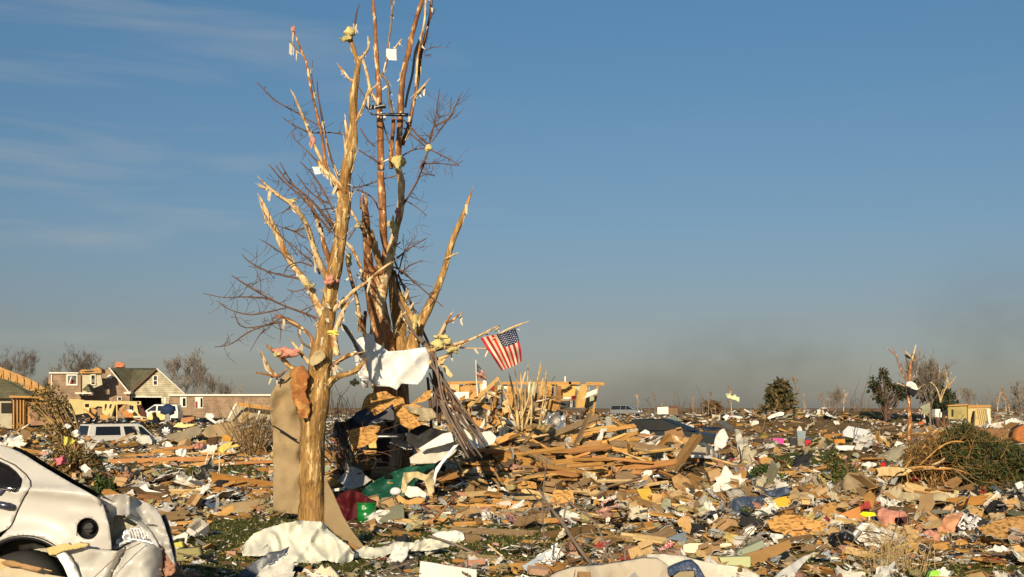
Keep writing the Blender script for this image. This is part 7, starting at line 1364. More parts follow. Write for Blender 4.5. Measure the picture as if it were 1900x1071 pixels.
item('blue_clothes', 'pale blue sleeve lying over the black clothes', 'clothes', 'I2', '720,430 740,470 800,460 900,430 1000,390 1180,400 1150,420 1000,440 860,480 760,500 730,470', mat('dark_grey_sleeve', (.16, .15, .12), .8), 17.0, .04, .1, 3, res=4)
item('white_blanket', 'cream white blanket arched over black cloth at the right edge', 'blanket', 'I2', '1425,370 1500,330 1560,280 1620,225 1700,245 1745,300 1740,370 1700,400 1640,300 1590,310 1540,390 1440,395', mat('cream_white_blanket', (.68, .60, .50), .85), 17.6, .04, .15, 2, res=4, crease=.3, group=g)
item('black_clothes', 'black cloth bundle under the cream white blanket', 'clothes', 'I2', '1590,320 1640,295 1700,320 1745,380 1660,430 1640,480 1560,460 1530,400', BLACKC, 17.5, .1, .15, 3, res=4, crease=.3)
item('black_clothes', 'black and white clothes with stripes at the right of the lower heap', 'clothes', 'I2', '1300,440 1360,430 1440,460 1560,520 1420,560 1480,640 1520,660 1450,680 1330,640 1240,650 1230,560', mat('black_white_mix', (.02, .02, .025), .85, col2=(.62, .58, .56), c2s=5, c2t=(.52, .54)), 16.4, .05, .2, 3, res=4, crease=.3)
item('pink_insulation_sheet', 'pink quilted insulation hanging left of the brown drawer', 'insulation', 'I2', '425,400 480,370 580,400 700,410 730,460 600,470 590,560 570,620 500,600 460,520 430,450', INSP, 16.2, .08, .15, 3, res=4, crease=.2)
item('drawer_box', 'open dark brown drawer in the lower right heap', 'drawer', 'I2', '590,450 740,465 745,545 700,560 600,520', mat('dark_drawer', (.07, .02, .012), .7), 16.1, .12, .02, 1)
item('orange_insulation_sheet', 'orange pink insulation sheet right of the brown drawer', 'insulation', 'I2', '1060,520 1130,450 1290,420 1270,500 1230,560 1180,640 1110,660 1030,600', mat('salmon_insulation', (.58, .29, .17), 1, var=.3, vs=10, bump=.8), 16.2, .08, .15, 3, res=4, crease=.2)
item('pink_insulation_sheet', 'pink block of insulation in the centre of the lower right heap', 'insulation', 'I2', '885,630 960,590 1050,640 1050,710 960,740 890,720', INSP, 15.8, .12, .1, 3, res=4)
item('drawer_box', 'orange brown drawer front lying at the left of the lower right heap', 'drawer', 'I2', '10,450 250,355 258,450 385,470 370,530 250,570 140,580 130,460', mat('orange_drawer', (.42, .17, .04), .6, var=.2), None, .04, .02, 1, lean=.3, smooth=False)
item('blue_scrap', 'small blue box between the drawer front and the pink insulation', 'box', 'I2', '385,470 440,470 445,580 400,570', mat('dull_blue', (.06, .09, .16), .7), 15.9, .1, .01, 1)
item('white_bag', 'large white plastic bag bulging in the lower right', 'bag', 'I2', '200,640 240,575 290,530 370,535 440,590 560,620 615,690 560,740 440,730 330,720 240,710', mat('white_bag', (.76, .75, .72), .5, var=.12, bump=.2, bs=8), None, .15, .22, 2, lean=.3, res=4, crease=.35)
item('white_papers', 'white torn papers spilling below the large white bag', 'paper', 'I2', '290,720 440,740 500,790 430,870 360,860 320,800', WHITE, None, .03, .15, 4, lean=.6, res=4, crease=.3, jagpx=.8)
item('black_bag', 'black rubbish bag left of the large white bag', 'bag', 'I2', '-60,720 0,640 120,615 190,660 215,740 150,790 60,780 0,780', BLACK, None, .2, .15, 3, lean=.2, res=4, crease=.3)
item('white_board', 'grey white board leaning left of the orange brown drawer front', 'board', 'I2', '-10,420 60,455 155,545 120,590 40,560 0,520', mat('pale_grey_panel'), None, .03, .02, 1, lean=.3)
e = empty('marker_flag', G(1613, 985), 'bright yellow cloth held up on a thin white stick in the lower right', 'flag'); link('cloth', patch('I2', '245,440 280,410 330,415 395,420 415,450 350,462 290,458', stand(15.6, 0, .05, 4), .015, 2.5), mat('bright_yellow_cloth', (.80, .72, .01), .7, var=.1), e, True); link('stick', MB().tube([P(1613, 958, 15.62), P(1613, 1010, 15.6)], [.009, .009], 6), WTRIM, e)
item('strand_board', 'large brown strand board sloping at the right edge', 'board', 'I2', '1425,575 1500,550 1600,500 1760,460 1960,440 1960,640 1830,670 1700,700 1560,710 1520,640', OSB2, None, .02, .05, 1.5, lean=.7, jagpx=1, smooth=False)
board('long_board', 'long wide tan board lying across the lower right foreground', 'board', P(1697, 1030, 14.9), P(1850, 1003, 15.3), .17, .05, PINE, roll=1.2); board('long_board', 'second long tan board to the right of the wide one', 'board', P(1835, 1048, 14.2), P(1960, 1052, 14.2), .12, .05, PINE, roll=1.0); board('board', 'tan board lying at the foot of the weeds at the bottom', 'board', P(1690, 1050, 14), P(1725, 1053, 14), .09, .04, mat('honey_stud'), roll=1)
item('grey_rag', 'grey crumpled rags above the long wide tan board', 'rags', 'I2', '1230,700 1290,670 1400,650 1480,690 1380,720 1260,740', mat('grey_rags', (.42, .38, .32), .9, var=.3, vs=8), 15.4, .06, .12, 3, res=4, crease=.3)
item('lime_pot', 'lime green plastic object poking up at the bottom edge', 'pot', 'I2', '940,1071 960,1025 1010,1003 1060,1015 1100,1071 1100,1110 940,1110', mat('lime_plastic', (.24, .55, .04), .4, var=.05, spec=.5), 13.1, .12, .05, 3)
item('fabric_ribbon', 'pale grey white ribbon of fabric rising at the bottom right of centre', 'cloth', 'I1', '1280,1071 1360,1000 1440,950 1560,870 1700,815 1660,860 1580,930 1520,1010 1480,1080 1300,1110', mat('pale_ribbon', (.56, .55, .52), .7), None, .02, .1, 2.5, lean=.5, res=5, crease=.2)
item('white_strip', 'white strip leading right from the pale ribbon', 'strip', 'I1', '1700,860 1900,868 1960,880 1900,895 1700,885', WTRIM, None, .03, .01, 1)
# right middle
item('white_roof_sheet', 'pale grey sheet of metal lying tilted above the rubble', 'metal sheet', 'H2', '75,220 130,165 330,205 340,230 245,300 160,285 80,265', mat('pale_metal', (.46, .47, .48), .5, var=.1), 60, .05, .1, .6, lean=.5, smooth=False)
item('orange_box', 'orange panel at the left of the pale metal sheet', 'panel', 'H2', '-10,300 98,298 98,365 40,360 -10,335', mat('orange_panel', (.48, .20, .03), .7), 58, .3, .02, 1, smooth=False)
item('blue_box', 'pale blue box under a cream sack right of the pale metal sheet', 'box', 'H2', '335,310 395,312 395,365 345,360', mat('pale_blue_box', (.16, .24, .30), .7), 58, .4, .01, 1, smooth=False)
item('cream_sack', 'cream sacks lying right of the pale metal sheet', 'sack', 'H2', '320,300 360,255 420,260 520,270 510,310 450,340 400,320', CREAM, 58.5, .1, .4, 1, res=3, crease=.3)
item('white_cloth', 'long white cloth lying below the orange panel', 'cloth', 'H2', '0,370 100,360 200,365 170,410 100,415 30,400', WHITE, 55, .06, .3, 1, lean=.6, res=3)
item('grey_tarp', 'grey green tarp humped in front of the broken snag', 'tarp', 'H2', '400,490 440,460 540,410 640,370 770,365 780,430 700,440 640,500 560,520 430,515', mat('grey_green_tarp', (.27, .24, .17), .85, var=.15), 42, .08, .4, .9, lean=.7, res=3.5, crease=.3)
item('rubble_white', 'white bag of rubbish left of the fallen evergreen stump', 'bag', 'H2', '215,530 300,540 340,525 410,540 430,600 380,590 320,575 230,560', WHITE, 34, .15, .3, 2, res=3, crease=.3)
item('red_scrap', 'red cloth just above the broken end of the evergreen', 'cloth', 'H2', '460,555 480,530 515,545 505,575 465,575', mat('red_cloth', (.60, .02, .015), .8), 21.6, .05, .05, 3, res=3)
item('red_scrap', 'second red scrap on the broken end of the evergreen', 'cloth', 'H2', '415,600 460,595 470,620 425,625', mat('red_cloth'), 21.0, .05, .03, 3, res=3)
item('brown_rug', 'large brown oval rug lying on white sheets at the right', 'rug', 'H2', '1365,225 1410,175 1560,190 1700,195 1790,220 1810,265 1740,310 1640,300 1540,285 1440,250', mat('brown_rug', (.27, .14, .07), .95, var=.15), 60, .08, .15, .5, lean=1.2, res=4)
item('white_sheets', 'heap of white sheets behind the brown oval rug', 'sheets', 'H2', '1440,175 1560,145 1700,120 1790,80 1900,120 1960,100 1960,190 1850,200 1700,190 1560,188', WHITE, 64, .15, .6, .7, lean=.9, res=4, crease=.5)
item('maroon_board', 'dark maroon board leaning under the brown oval rug', 'board', 'H2', '1555,285 1585,262 1730,325 1700,335', mat('maroon_board', (.07, .015, .012), .7), 58, .1, .02, 1, smooth=False)
item('orange_chair', 'rounded orange brown chair back at the right edge', 'chair', 'H2', '1815,260 1840,200 1900,165 1980,160 1980,330 1860,325 1820,300', mat('rust_fabric', (.42, .15, .045), .8, var=.15), 55, .8, .1, 1, so=True)
for i, (key, s, m, D_, lab) in enumerate([('G1', '795,712 830,705 860,735 890,715 905,740 935,745 932,800 900,775 860,765 810,750', mat('pale_lime_cloth', (.52, .58, .34), .8), 150, 'pale green cloth caught in the stripped tree on the horizon'), ('G1', '1215,950 1260,920 1350,890 1385,900 1380,925 1300,945 1230,965', WHITE, 88, 'white sheet metal lying on the far rubble below the tall evergreen'), ('G1', '765,945 800,920 830,925 800,990 785,960', WHITE, 80, 'small white cloth on the far rubble')]):
 item('far_cloth' if i != 1 else 'metal_sheet', lab, 'cloth' if i != 1 else 'panel', key, s, m, D_, .1, .4, .6, res=2)
item('black_tray', 'black plastic tray caught in the broken snag on the right', 'tray', 'G2', '700,315 740,318 770,350 755,360 720,345', BLACK, 54, .1, .05, 2)
item('white_pillow', 'white pillow caught at the fork of the broken snag on the right', 'pillow', 'G2', '718,630 730,590 770,585 810,610 835,665 800,680 760,650', WHITE, 53.5, .25, .2, 1, res=2, crease=.3)
item('black_clothes', 'black cloth hanging under the white pillow in the broken snag', 'clothes', 'G2', '730,650 780,660 830,675 815,710 790,745 750,700', BLACKC, 53.6, .15, .2, 1, res=2)
# broken snag right of centre
sb = G(1688, 832); snag = empty('broken_tree', sb, 'broken reddish snag with forked top standing left of the fallen evergreen', 'tree')
SD = 54.0
for i, (nm, s, m) in enumerate([('trunk', '745,1200,11 745,1071,10 748,960,9 740,850,8.5 738,750,8.5 735,650,6 745,560,6.5 752,450,7 765,380,7', BARK2), ('limb', '765,390,6 785,320,5 800,260,4 812,215,3', PEEL), ('limb', '770,350,4 720,300,4 685,262,2.5', PEEL), ('limb', '730,640,5 705,560,4 660,470,4 630,400,3.5 615,330,3 570,240,2', PALEW), ('limb', '615,330,3 560,285,2.5 510,245,2', PALEW), ('limb', '700,545,3 680,470,2.5 665,405,1.5', PALEW), ('limb', '742,480,3 725,410,3 710,345,2.5', TWIG), ('limb', '770,570,3 800,520,3 835,465,2', PALEW), ('limb', '790,380,2 840,330,2.5 855,270,2', PALEW), ('limb', '740,860,3 690,885,3 640,930,2', PALEW), ('limb', '745,700,4 800,690,3 860,640,3 910,610,2', PEEL), ('limb', '735,660,3 690,630,3 620,600,2', PEEL)]):
 limb(nm, snag, 'G2', ' '.join(','.join(t.split(',')[:2] + [str(float(t.split(',')[2]) * (.95 if nm == 'trunk' else .62))]) for t in s.split()), SD, m if m is not PALEW else BARK2, 8, .3, .2, 400 + i)
# dense bare tree behind it
place_tree('a', 1722, 95, 150, 'tall dense bare tree behind the broken snag on the right', 'bare trees standing beyond the wrecked houses', seed=33, lv=4, spread=.28, minr=.015)
place_tree('a', 1893, 70, 110, 'dark bare tree cut off by the right edge', 'bare trees standing beyond the wrecked houses', seed=35, lv=3, spread=.6, minr=.015)
e = empty('forked_snag', G(1757, 800), 'pale forked dead stem in front of the dark evergreen on the right', 'tree')
for i, s in enumerate(['1060,800,5 1045,720,4.5 1010,640,3.5 960,590,3', '1060,790,4 1090,700,3.5 1120,640,3 1180,590,2.5 1215,530,2', '1120,650,3 1122,560,3 1110,440,2', '1040,560,2 1045,500,2 1050,430,1.5', '1060,770,3 1070,700,3 1090,660,2']): limb('limb', e, 'G2', ' '.join(','.join(t.split(',')[:2] + [str(float(t.split(',')[2]) * .6)]) for t in s.split()), 74, PEEL, 6, .3, .2, 430 + i)
# ------------------------------------------------------------------ evergreens and bushes
evergreen(1440, 120, [(1424, 765), (1424, 735), (1432, 718), (1442, 711), (1455, 712), (1460, 735), (1468, 740), (1466, 765), (1445, 762)], 'tall brown green evergreen standing alone on the far rubble', [(.06, .06, .02), (.11, .085, .03), (.17, .11, .045), (.05, .05, .02)], size=.22, per=420, ncl=60, rcl=.55, seed=3)
evergreen(1640, 110, zp('G2', '320,650 340,625 380,545 430,560 470,440 490,450 500,540 560,590 640,590 630,620 700,640 700,760 600,790 440,800 400,720'), 'dark ragged evergreen with bent top left of the broken snag', DGR + [(.12, .08, .04)], size=.15, per=260, ncl=46, rcl=.34, seed=4, twigs=22)
evergreen(1735, 108, zp('G2', '830,560 870,540 920,590 1000,560 1120,660 1200,720 1220,790 1000,800 850,740'), 'dark evergreen mass behind the pale forked stem', DGR + [(.14, .10, .04)], size=.18, per=240, ncl=60, rcl=.42, seed=5)
evergreen(1746, 100, zp('G2', '1000,815 1060,800 1130,820 1130,862 1010,862'), 'dark rounded bush over the white cabinets', DGR, name='bush', size=.18, per=300, ncl=30, rcl=.45, seed=6, cat='bush', trunk=False)
evergreen(1320, 215, zp('G1', '590,870 620,820 680,800 730,830 735,870'), 'round brown bush on the horizon', [(.17, .10, .05), (.13, .08, .04)], name='bush', size=.3, per=300, ncl=30, rcl=.8, seed=7, cat='bush', trunk=False)
evergreen(1568, 22.0, [(1538, 850), (1546, 838), (1556, 850), (1570, 862), (1588, 880), (1600, 892), (1608, 915), (1606, 940), (1590, 942), (1568, 938), (1550, 915), (1542, 895), (1538, 872)], 'leaning bright green arborvitae left of the broken evergreen stump', GRN + BRN[:1], size=.026, per=700, ncl=70, rcl=.12, depth=.3, seed=8, twigs=12)
evergreen(1382, 17.0, zp('I1', '880,560 890,480 950,420 1030,400 1090,450 1110,540 1060,590 1000,620 950,660'), 'small dark green shrub beside the slate blue tarp', GRN[:4], name='evergreen_shrub', size=.02, per=700, ncl=50, rcl=.08, depth=.15, seed=9, twigs=6, cat='shrub', trunk=False)
evergreen(1432, 26.0, zp('H1', '1010,660 1100,620 1200,600 1240,700 1380,690 1420,740 1300,780 1200,770 1080,720'), 'low green shrub on both sides of the weathered grey post', GRN[:4], name='evergreen_shrub', size=.05, per=300, ncl=60, rcl=.13, depth=.4, seed=10, twigs=6, cat='shrub', trunk=False)
evergreen(1412, 54.0, zp('H1', '1090,440 1120,410 1180,415 1200,440'), 'small green bush against the foundation edge', GRN[:4], name='evergreen_shrub', size=.08, per=200, ncl=14, rcl=.25, depth=.3, seed=11, twigs=2, cat='shrub', trunk=False)
# tangled conifer at the left with scraps in it
tc_ = evergreen(150, 26.5, [(62, 735), (80, 715), (100, 712), (118, 735), (138, 790), (160, 830), (185, 850), (198, 880), (205, 908), (180, 915), (150, 900), (120, 880), (95, 880), (85, 850), (100, 810), (75, 790), (55, 765), (48, 750)], 'ragged brown and green conifer leaning over behind the white sedan, full of scraps', GRN[:2] + BRN + BRN + [(.36, .25, .10), (.42, .30, .13), (.30, .19, .07)], name='leaning_conifer', size=.03, per=300, ncl=165, rcl=.12, depth=.6, seed=12, twigs=60, trunk=False, extra=mat('straw_twigs', (.34, .22, .10), .9, bump=0))
limb('trunk', tc_, 'O', '205,905,9 175,880,9 140,840,8 112,790,6 98,740,4 96,715,2', 26.6, mat('straw_twigs'), 7, .3, .1, 700)
for (px, py, r_, m, lab) in [(125, 818, 14, mat('bright_yellow_foam'), 'bright yellow foam ball caught low in the leaning conifer'), (114, 855, 15, mat('hot_pink_foam', (.62, .16, .20), .9), 'hot pink foam caught in the leaning conifer'), (157, 870, 13, WHITE, 'white plastic bag caught at the foot of the leaning conifer'), (140, 805, 10, WHITE, 'white rag caught halfway up the leaning conifer'), (124, 790, 8, WHITE, 'small white rag above the yellow foam ball'), (150, 820, 7, WHITE, 'white scrap right of the yellow foam ball'), (215, 895, 9, WHITE, 'white scrap in the grass at the right of the leaning conifer'), (184, 908, 8, WHITE, 'white scrap at the right foot of the leaning conifer')]:
 rn = random.Random(px); mb = patch('O', [(px + r_ * rn.uniform(.45, 1.15) * math.cos(a), py + .75 * r_ * rn.uniform(.45, 1.15) * math.sin(a)) for a in np.linspace(0, 5.6, 9)], stand(25.6, .2, .16, 4, py, crease=.3), .03, 3, .6)
 tag(link('caught_scrap', mb, m, None, False), lab, 'scrap', 'scraps caught in the leaning conifer')
evergreen(195, 24, [(178, 905), (185, 893), (205, 890), (213, 905), (205, 915)], 'bright green sprig at the foot of the leaning conifer', GRN[:3], name='evergreen_shrub', size=.05, per=300, ncl=20, rcl=.12, depth=.2, seed=13, twigs=3, cat='shrub', trunk=False)
# round twig bush
e = empty('bare_bush', G(466, 852), 'upright fan shaped bare bush with pale leaves left of the hanging carpet', 'bush'); mb = MB(); rnd = random.Random(14); b0 = P(467, 848, 45)
for i in range(70):
 a = Vector((rnd.gauss(0, .25), rnd.gauss(0, .2), 0)); grow(mb, b0 + a * .4, Vector((a.x * 1.6, a.y * 1.5, 1)).normalized(), rnd.uniform(.9, 1.7), .016, 1, rnd, .3, 4, .12, .05, .008, (2, 4))
link('stems', mb, mat('straw_twigs'), e)
V, F, c = leaf_mesh([b0 + Vector((rnd.gauss(0, .42), rnd.gauss(0, .3), rnd.uniform(.2, 1.4))) for _ in range(420)], .05, rnd, [(.30, .2, .08), (.55, .45, .28), (.2, .13, .05)]); link_np('leaves', V, F, c, LEAF, e)['kind'] = 'stuff'
# fallen evergreen on the right
FD = 20.8
fe_ = empty('fallen_evergreen', G(1660, 905), 'large uprooted evergreen lying on its side at the right, pale torn trunk to the left', 'tree')
limb('trunk', fe_, 'H2', '415,620,17 500,630,18 600,635,18 720,625,16 850,590,11 1000,590,8 1200,600,6 1400,640,4', FD, mat('torn_evergreen_trunk', (.26, .12, .035), .8, var=.4, vs=6, col2=(.72, .52, .24), c2s=2.2, c2t=(.45, .55), stretch=(1, 1, 4), bump=.8, bs=20), 12, .35, .1, 500, splinter=7)
link('torn_end', patch('H2', '405,590 500,575 620,580 735,590 700,620 620,640 590,675 500,665 410,680 440,640', stand(FD - .2, .2, .05, 4, 885), .06, 3, .8), PALEW, fe_, True)
FB = [('700,590,5 760,510,5 850,430,4 910,350,3', PINE), ('770,595,4 900,575,4 1040,600,3.5 1200,600,3 1350,650,2', PINE), ('970,560,4 1050,530,4 1100,490,3', PALEW), ('780,590,3 810,690,3 830,830,2', PINE), ('870,640,3 865,760,3 855,840,2', PINE), ('960,640,3 970,760,2.5 985,840,2', PINE), ('1100,620,3 1080,700,3 1150,800,2.5 1260,920,2', PINE), ('1270,450,3 1300,520,3 1325,560,2', PALEW), ('1040,400,3 1120,340,3 1220,320,3 1300,330,2', PINE), ('850,560,3 960,460,3 1060,370,3 1180,330,2', PINE), ('1400,640,3 1500,700,3 1640,840,2', PINE), ('720,650,3 740,760,3 800,820,2', PINE), ('590,670,3 570,760,2', PINE), ('1000,590,4 1150,480,4 1300,420,3 1500,380,2', OLDW), ('1200,600,4 1400,560,4 1600,520,3 1800,520,2', OLDW), ('1200,600,4 1350,720,3 1500,800,3', OLDW), ('1300,850,2 1320,900,2 1340,950,2', PINE), ('880,610,2 900,680,2 930,730,2', PALEW)]
for i, (s, m) in enumerate(FB): limb('limb', fe_, 'H2', s, FD + random.uniform(-.5, .3), m, 6, .3, .25, 520 + i)
rnd = random.Random(15); mb = MB()
for i in range(420):
 px = rnd.uniform(1672, 1870); py = rnd.uniform(805, 925); q = P(px, py, FD + rnd.uniform(-.5, .9)); d = Vector((rnd.gauss(.7, .5), rnd.gauss(0, .3), rnd.gauss(-.1, .8) if py > 860 else rnd.gauss(.3, .5))).normalized()
 grow(mb, q, d, rnd.uniform(.2, .7), .007, 0, rnd, .4, 4, .25, -.08 if py > 870 else .05, .003)
o = link('twigs', mb, mat('orange_twigs', (.30, .16, .055), .85, var=.4, bump=0), fe_); o['kind'] = 'stuff'
out = zp('H2', '1080,330 1150,240 1300,190 1330,210 1360,240 1440,270 1560,310 1700,350 1780,420 1900,470 2000,520 2000,900 1850,880 1700,900 1620,850 1560,880 1480,950 1400,900 1300,860 1350,700 1280,560 1150,450 1060,420'); cl = []; xs = [p[0] for p in out]; ys = [p[1] for p in out]
while len(cl) < 330:
 a, b = rnd.uniform(min(xs), max(xs)), rnd.uniform(min(ys), max(ys))
 if inside(a, b, out): cl.append((P(a, b, FD + rnd.uniform(-.3, 1.6)), rnd.uniform(.09, .22)))
pts = clumps(cl, 9000, rnd); V, F, c = leaf_mesh(pts, .017, rnd, [(.030, .05, .014), (.045, .065, .018), (.07, .085, .022), (.09, .08, .03), (.14, .09, .03)], droop=.1, elong=5); link_np('foliage', V, F, c, LEAF, fe_)['kind'] = 'stuff'
cl = []; out2 = zp('H2', '700,480 760,380 900,330 1080,330 1150,450 1280,560 1350,700 1300,860 1280,930 1100,830 900,820 760,800 560,780 560,700 700,640')
xs = [p[0] for p in out2]; ys = [p[1] for p in out2]
while len(cl) < 190:
 a, b = rnd.uniform(min(xs), max(xs)), rnd.uniform(min(ys), max(ys))
 if inside(a, b, out2): cl.append((P(a, b, FD + rnd.uniform(.1, 1.6)), rnd.uniform(.08, .2)))
pts = clumps(cl, 4500, rnd); V, F, c = leaf_mesh(pts, .016, rnd, [(.16, .09, .025), (.22, .13, .04), (.10, .06, .02), (.06, .06, .02), (.30, .18, .06)], droop=.6, elong=4); link_np('dead_foliage', V, F, c, LEAF, fe_)['kind'] = 'stuff'
# dried weeds at the bottom right
e = empty('dried_weeds', G(1660, 1050), 'clump of dried straw weeds at the bottom right', 'weeds'); mb = MB(); rnd = random.Random(16)
for i in range(150):
 px = rnd.gauss(1655, 34); q = G(px, rnd.uniform(1035, 1075), -.02); h = rnd.uniform(.15, .55); mb.tube([q, q + Vector((rnd.gauss(0, .06), 0, h * .6)), q + Vector((rnd.gauss(0, .16), rnd.gauss(0, .1), h))], [.004, .003, .002], 3, cap=False)
link('stems', mb, mat('straw_weeds', (.48, .34, .15), .9, bump=0), e)['kind'] = 'stuff'
for i, s in enumerate(['1733,1045,2 1722,1005,2 1712,985,1.5', '1655,1000,2 1668,960,1.5 1670,940,1', '1600,1000,1.5 1630,1000,2 1640,1040,2']): limb('stem', e, 'O', s, 13.6, TWIG, 5, .2, .05, 600 + i)
# ------------------------------------------------------------------ one person sorting through the rubble
def person():
 Dp = 82.0; foot = P(1716, 806, Dp); z0 = foot.z; e = empty('person', foot, 'person in a dark navy jacket with a white sleeve stripe bending forward in the rubble', 'person')
 def skin(name, verts, edges, radii, m, root=0):
  me = bpy.data.meshes.new(name); me.from_pydata([tuple(Vector(v)) for v in verts], edges, []); me.materials.append(m); ob = bpy.data.objects.new(name, me); C.objects.link(ob); ob.parent = e
  ob.modifiers.new('skin', 'SKIN'); me.skin_vertices if hasattr(me, 'skin_vertices') else None
  if not me.skin_vertices: pass
  sv = me.skin_vertices[0].data if me.skin_vertices else None
  if sv is None:
   ob.modifiers.clear(); mb = MB()
   for a, b in edges: mb.tube([Vector(verts[a]), Vector(verts[b])], [radii[a], radii[b]], 10)
   nm = bpy.data.meshes.new(name); nm.from_pydata(mb.v, [], mb.f); nm.materials.append(m); nm.shade_smooth(); ob.data = nm; return ob
  for i, r in enumerate(radii): sv[i].radius = (r, r)
  sv[root].use_root = True
  sub = ob.modifiers.new('sub', 'SUBSURF'); sub.levels = sub.render_levels = 1; return ob
 SK = mat('skin', (.50, .30, .20), .6, var=.05, bump=0); NV = mat('navy_jacket', (.012, .016, .035), .85); TR = mat('dark_trousers', (.018, .018, .022), .9)
 v = [(0, 0, .93), (-.06, 0, 1.12), (-.14, 0, 1.36), (-.20, 0, 1.48), (-.25, -.02, 1.60), (.08, 0, .50), (.02, 0, .08), (-.10, 0, .05), (-.12, .1, .50), (-.10, .1, .08), (-.22, .1, .05), (-.12, -.20, 1.36), (-.18, -.26, 1.12), (-.38, -.2, 1.02), (-.46, -.18, 1.01), (-.12, .20, 1.36), (-.2, .24, 1.12), (-.40, .16, 1.04), (-.48, .14, 1.03)]
 ed = [(0, 1), (1, 2), (2, 3), (3, 4), (0, 5), (5, 6), (6, 7), (0, 8), (8, 9), (9, 10), (2, 11), (11, 12), (12, 13), (13, 14), (2, 15), (15, 16), (16, 17), (17, 18)]
 rd = [.13, .13, .14, .055, .085, .075, .045, .035, .075, .045, .035, .07, .05, .035, .03, .07, .05, .035, .03]
 skin('body', v, ed, rd, SK)
 skin('jacket', [v[0], v[1], v[2], v[11], v[12], v[13], v[15], v[16], v[17]], [(0, 1), (1, 2), (2, 3), (3, 4), (4, 5), (2, 6), (6, 7), (7, 8)], [.17, .17, .18, .10, .075, .055, .10, .075, .055], NV)
 skin('trousers', [v[0], v[5], v[6], v[8], v[9]], [(0, 1), (1, 2), (0, 3), (3, 4)], [.17, .11, .08, .11, .08], TR)
 b = blob((-.26, -.02, 1.63), .12, 2, 2, .06, (1, .9, 1.15)); me = bpy.data.meshes.new('head'); me.from_pydata(b.v, [], b.f); me.materials.append(SK); me.shade_smooth(); o = bpy.data.objects.new('head', me); C.objects.link(o); o.parent = e
 b = blob((-.23, 0, 1.68), .125, 3, 2, .08, (1.0, 1, .9)); me = bpy.data.meshes.new('hair'); me.from_pydata(b.v, [], b.f); me.materials.append(mat('brown_hair', (.10, .035, .015), .8)); me.shade_smooth(); o = bpy.data.objects.new('hair', me); C.objects.link(o); o.parent = e
 mb = MB().box((-.12, -.36, 1.25), (.05, .012, .28)); me = bpy.data.meshes.new('sleeve_stripe'); me.from_pydata(mb.v, [], mb.f); me.materials.append(WHITE); o = bpy.data.objects.new('sleeve_stripe', me); C.objects.link(o); o.parent = e
 tag(link('orange_bag', blob(P(1709, 787, Dp - .2), .2, 6, 2, .3, (1.2, .7, .7)), mat('orange_red_fabric', (.50, .10, .03), .8), None, True), 'small orange red bag held by the person in navy', 'bag')
person()
# ------------------------------------------------------------------ scattered debris
LM = [(n, (px - CX) / FPX * D, D) for n, px, D in [('the wrecked white sedan', 150, 9.5), ('the crumpled white sheet', 575, 17), ('the green drum', 680, 19), ('the green canvas bag', 740, 21), ('the black wheeled bin', 712, 21.5), ('the lumber pile', 1000, 25), ('the bare leaning sapling', 1080, 13.5),
      ('the leaning beam', 1240, 24.5), ('the black drawer unit', 1295, 27), ('the oval basket', 1293, 17.3), ('the slate blue tarp', 1410, 18), ('the splintered strand board', 1480, 16.5), ('the pale green trays', 1380, 14.5), ('the large white bag', 1620, 15.8), ('the beige blanket', 1690, 17.8), ('the fallen evergreen', 1760, 21), ('the long wide tan board', 1770, 15),
      ('the leaning conifer', 150, 26.5), ('the white step ladder', 385, 29), ('the round twig bush', 466, 45), ('the white suv', 236, 74), ('the tan carpets', 440, 50), ('the yellow walled ruin', 180, 94), ('the ruined house wall', 980, 44), ('the silver duct', 1020, 38), ('the green sedan', 1250, 50), ('the row of tubs', 1440, 57), ('the hanging white cloth', 1350, 53),
      ('the pale metal sheet', 1590, 60), ('the broken snag', 1688, 54), ('the brown oval rug', 1840, 60), ('the tall brown evergreen', 1440, 110), ('the silver minivan', 1160, 180), ('the collapsed roof', 30, 92), ('the weathered grey post', 1425, 24), ('the grass left of the trunk', 420, 17), ('the foreground grass', 900, 14), ('the green arborvitae', 1565, 22), ('the person in navy', 1715, 82)]]
def cname(c):
 r, g, b = c; v = max(c); s = (v - min(c)) / (v + 1e-6)
 if v < .06: return 'black'
 if s < .25: return 'white' if v > .5 else ('grey' if v > .15 else 'dark grey')
 if b > r: return 'blue'
 if g > r: return 'green'
 if g < .45 * r: return 'red' if b < .3 * r else 'pink'
 if b > .45 * r and g < .6 * r: return 'pink'
 if v > .55 and g > .75 * r: return 'cream' if b > .3 else 'yellow'
 if v < .22: return 'dark brown'
 return 'tan' if b > .25 * r else 'orange brown'
PINES = [(.50, .265, .075), (.56, .31, .09), (.36, .175, .05), (.30, .17, .065), (.60, .41, .18), (.22, .14, .065), (.16, .095, .04), (.42, .20, .05)]
PALE = [(.70, .64, .54), (.60, .52, .38), (.66, .62, .56), (.50, .42, .28), (.40, .41, .27), (.46, .44, .40)]
CLOTH = [(.74, .70, .62)] * 11 + [(.60, .50, .34)] * 3 + [(.42, .30, .16), (.36, .27, .15), (.25, .22, .17), (.02, .02, .022), (.03, .032, .04), (.36, .05, .04), (.52, .28, .22), (.34, .36, .38), (.40, .26, .13), (.55, .42, .14), (.12, .14, .08)]
INS = [(.62, .52, .24), (.66, .56, .30), (.66, .58, .40), (.60, .33, .24)]
WOODO = mat('loose_wood', src='object', rough=.8, var=.4, vs=6, stretch=(1, 8, 8), bump=.3, bs=14); FLATO = mat('loose_panel', src='object', rough=.85, var=.22, vs=3, bump=.15, bs=20)
CLO = mat('loose_cloth', src='object', rough=.8, var=.2, vs=4, bump=.3, bs=16); INO = mat('loose_insulation', src='object', rough=1, var=.3, vs=12, bump=1, bs=60); MEO = mat('loose_metal', src='object', rough=.4, metal=.6, var=.2, vs=3, bump=.1, bs=8)
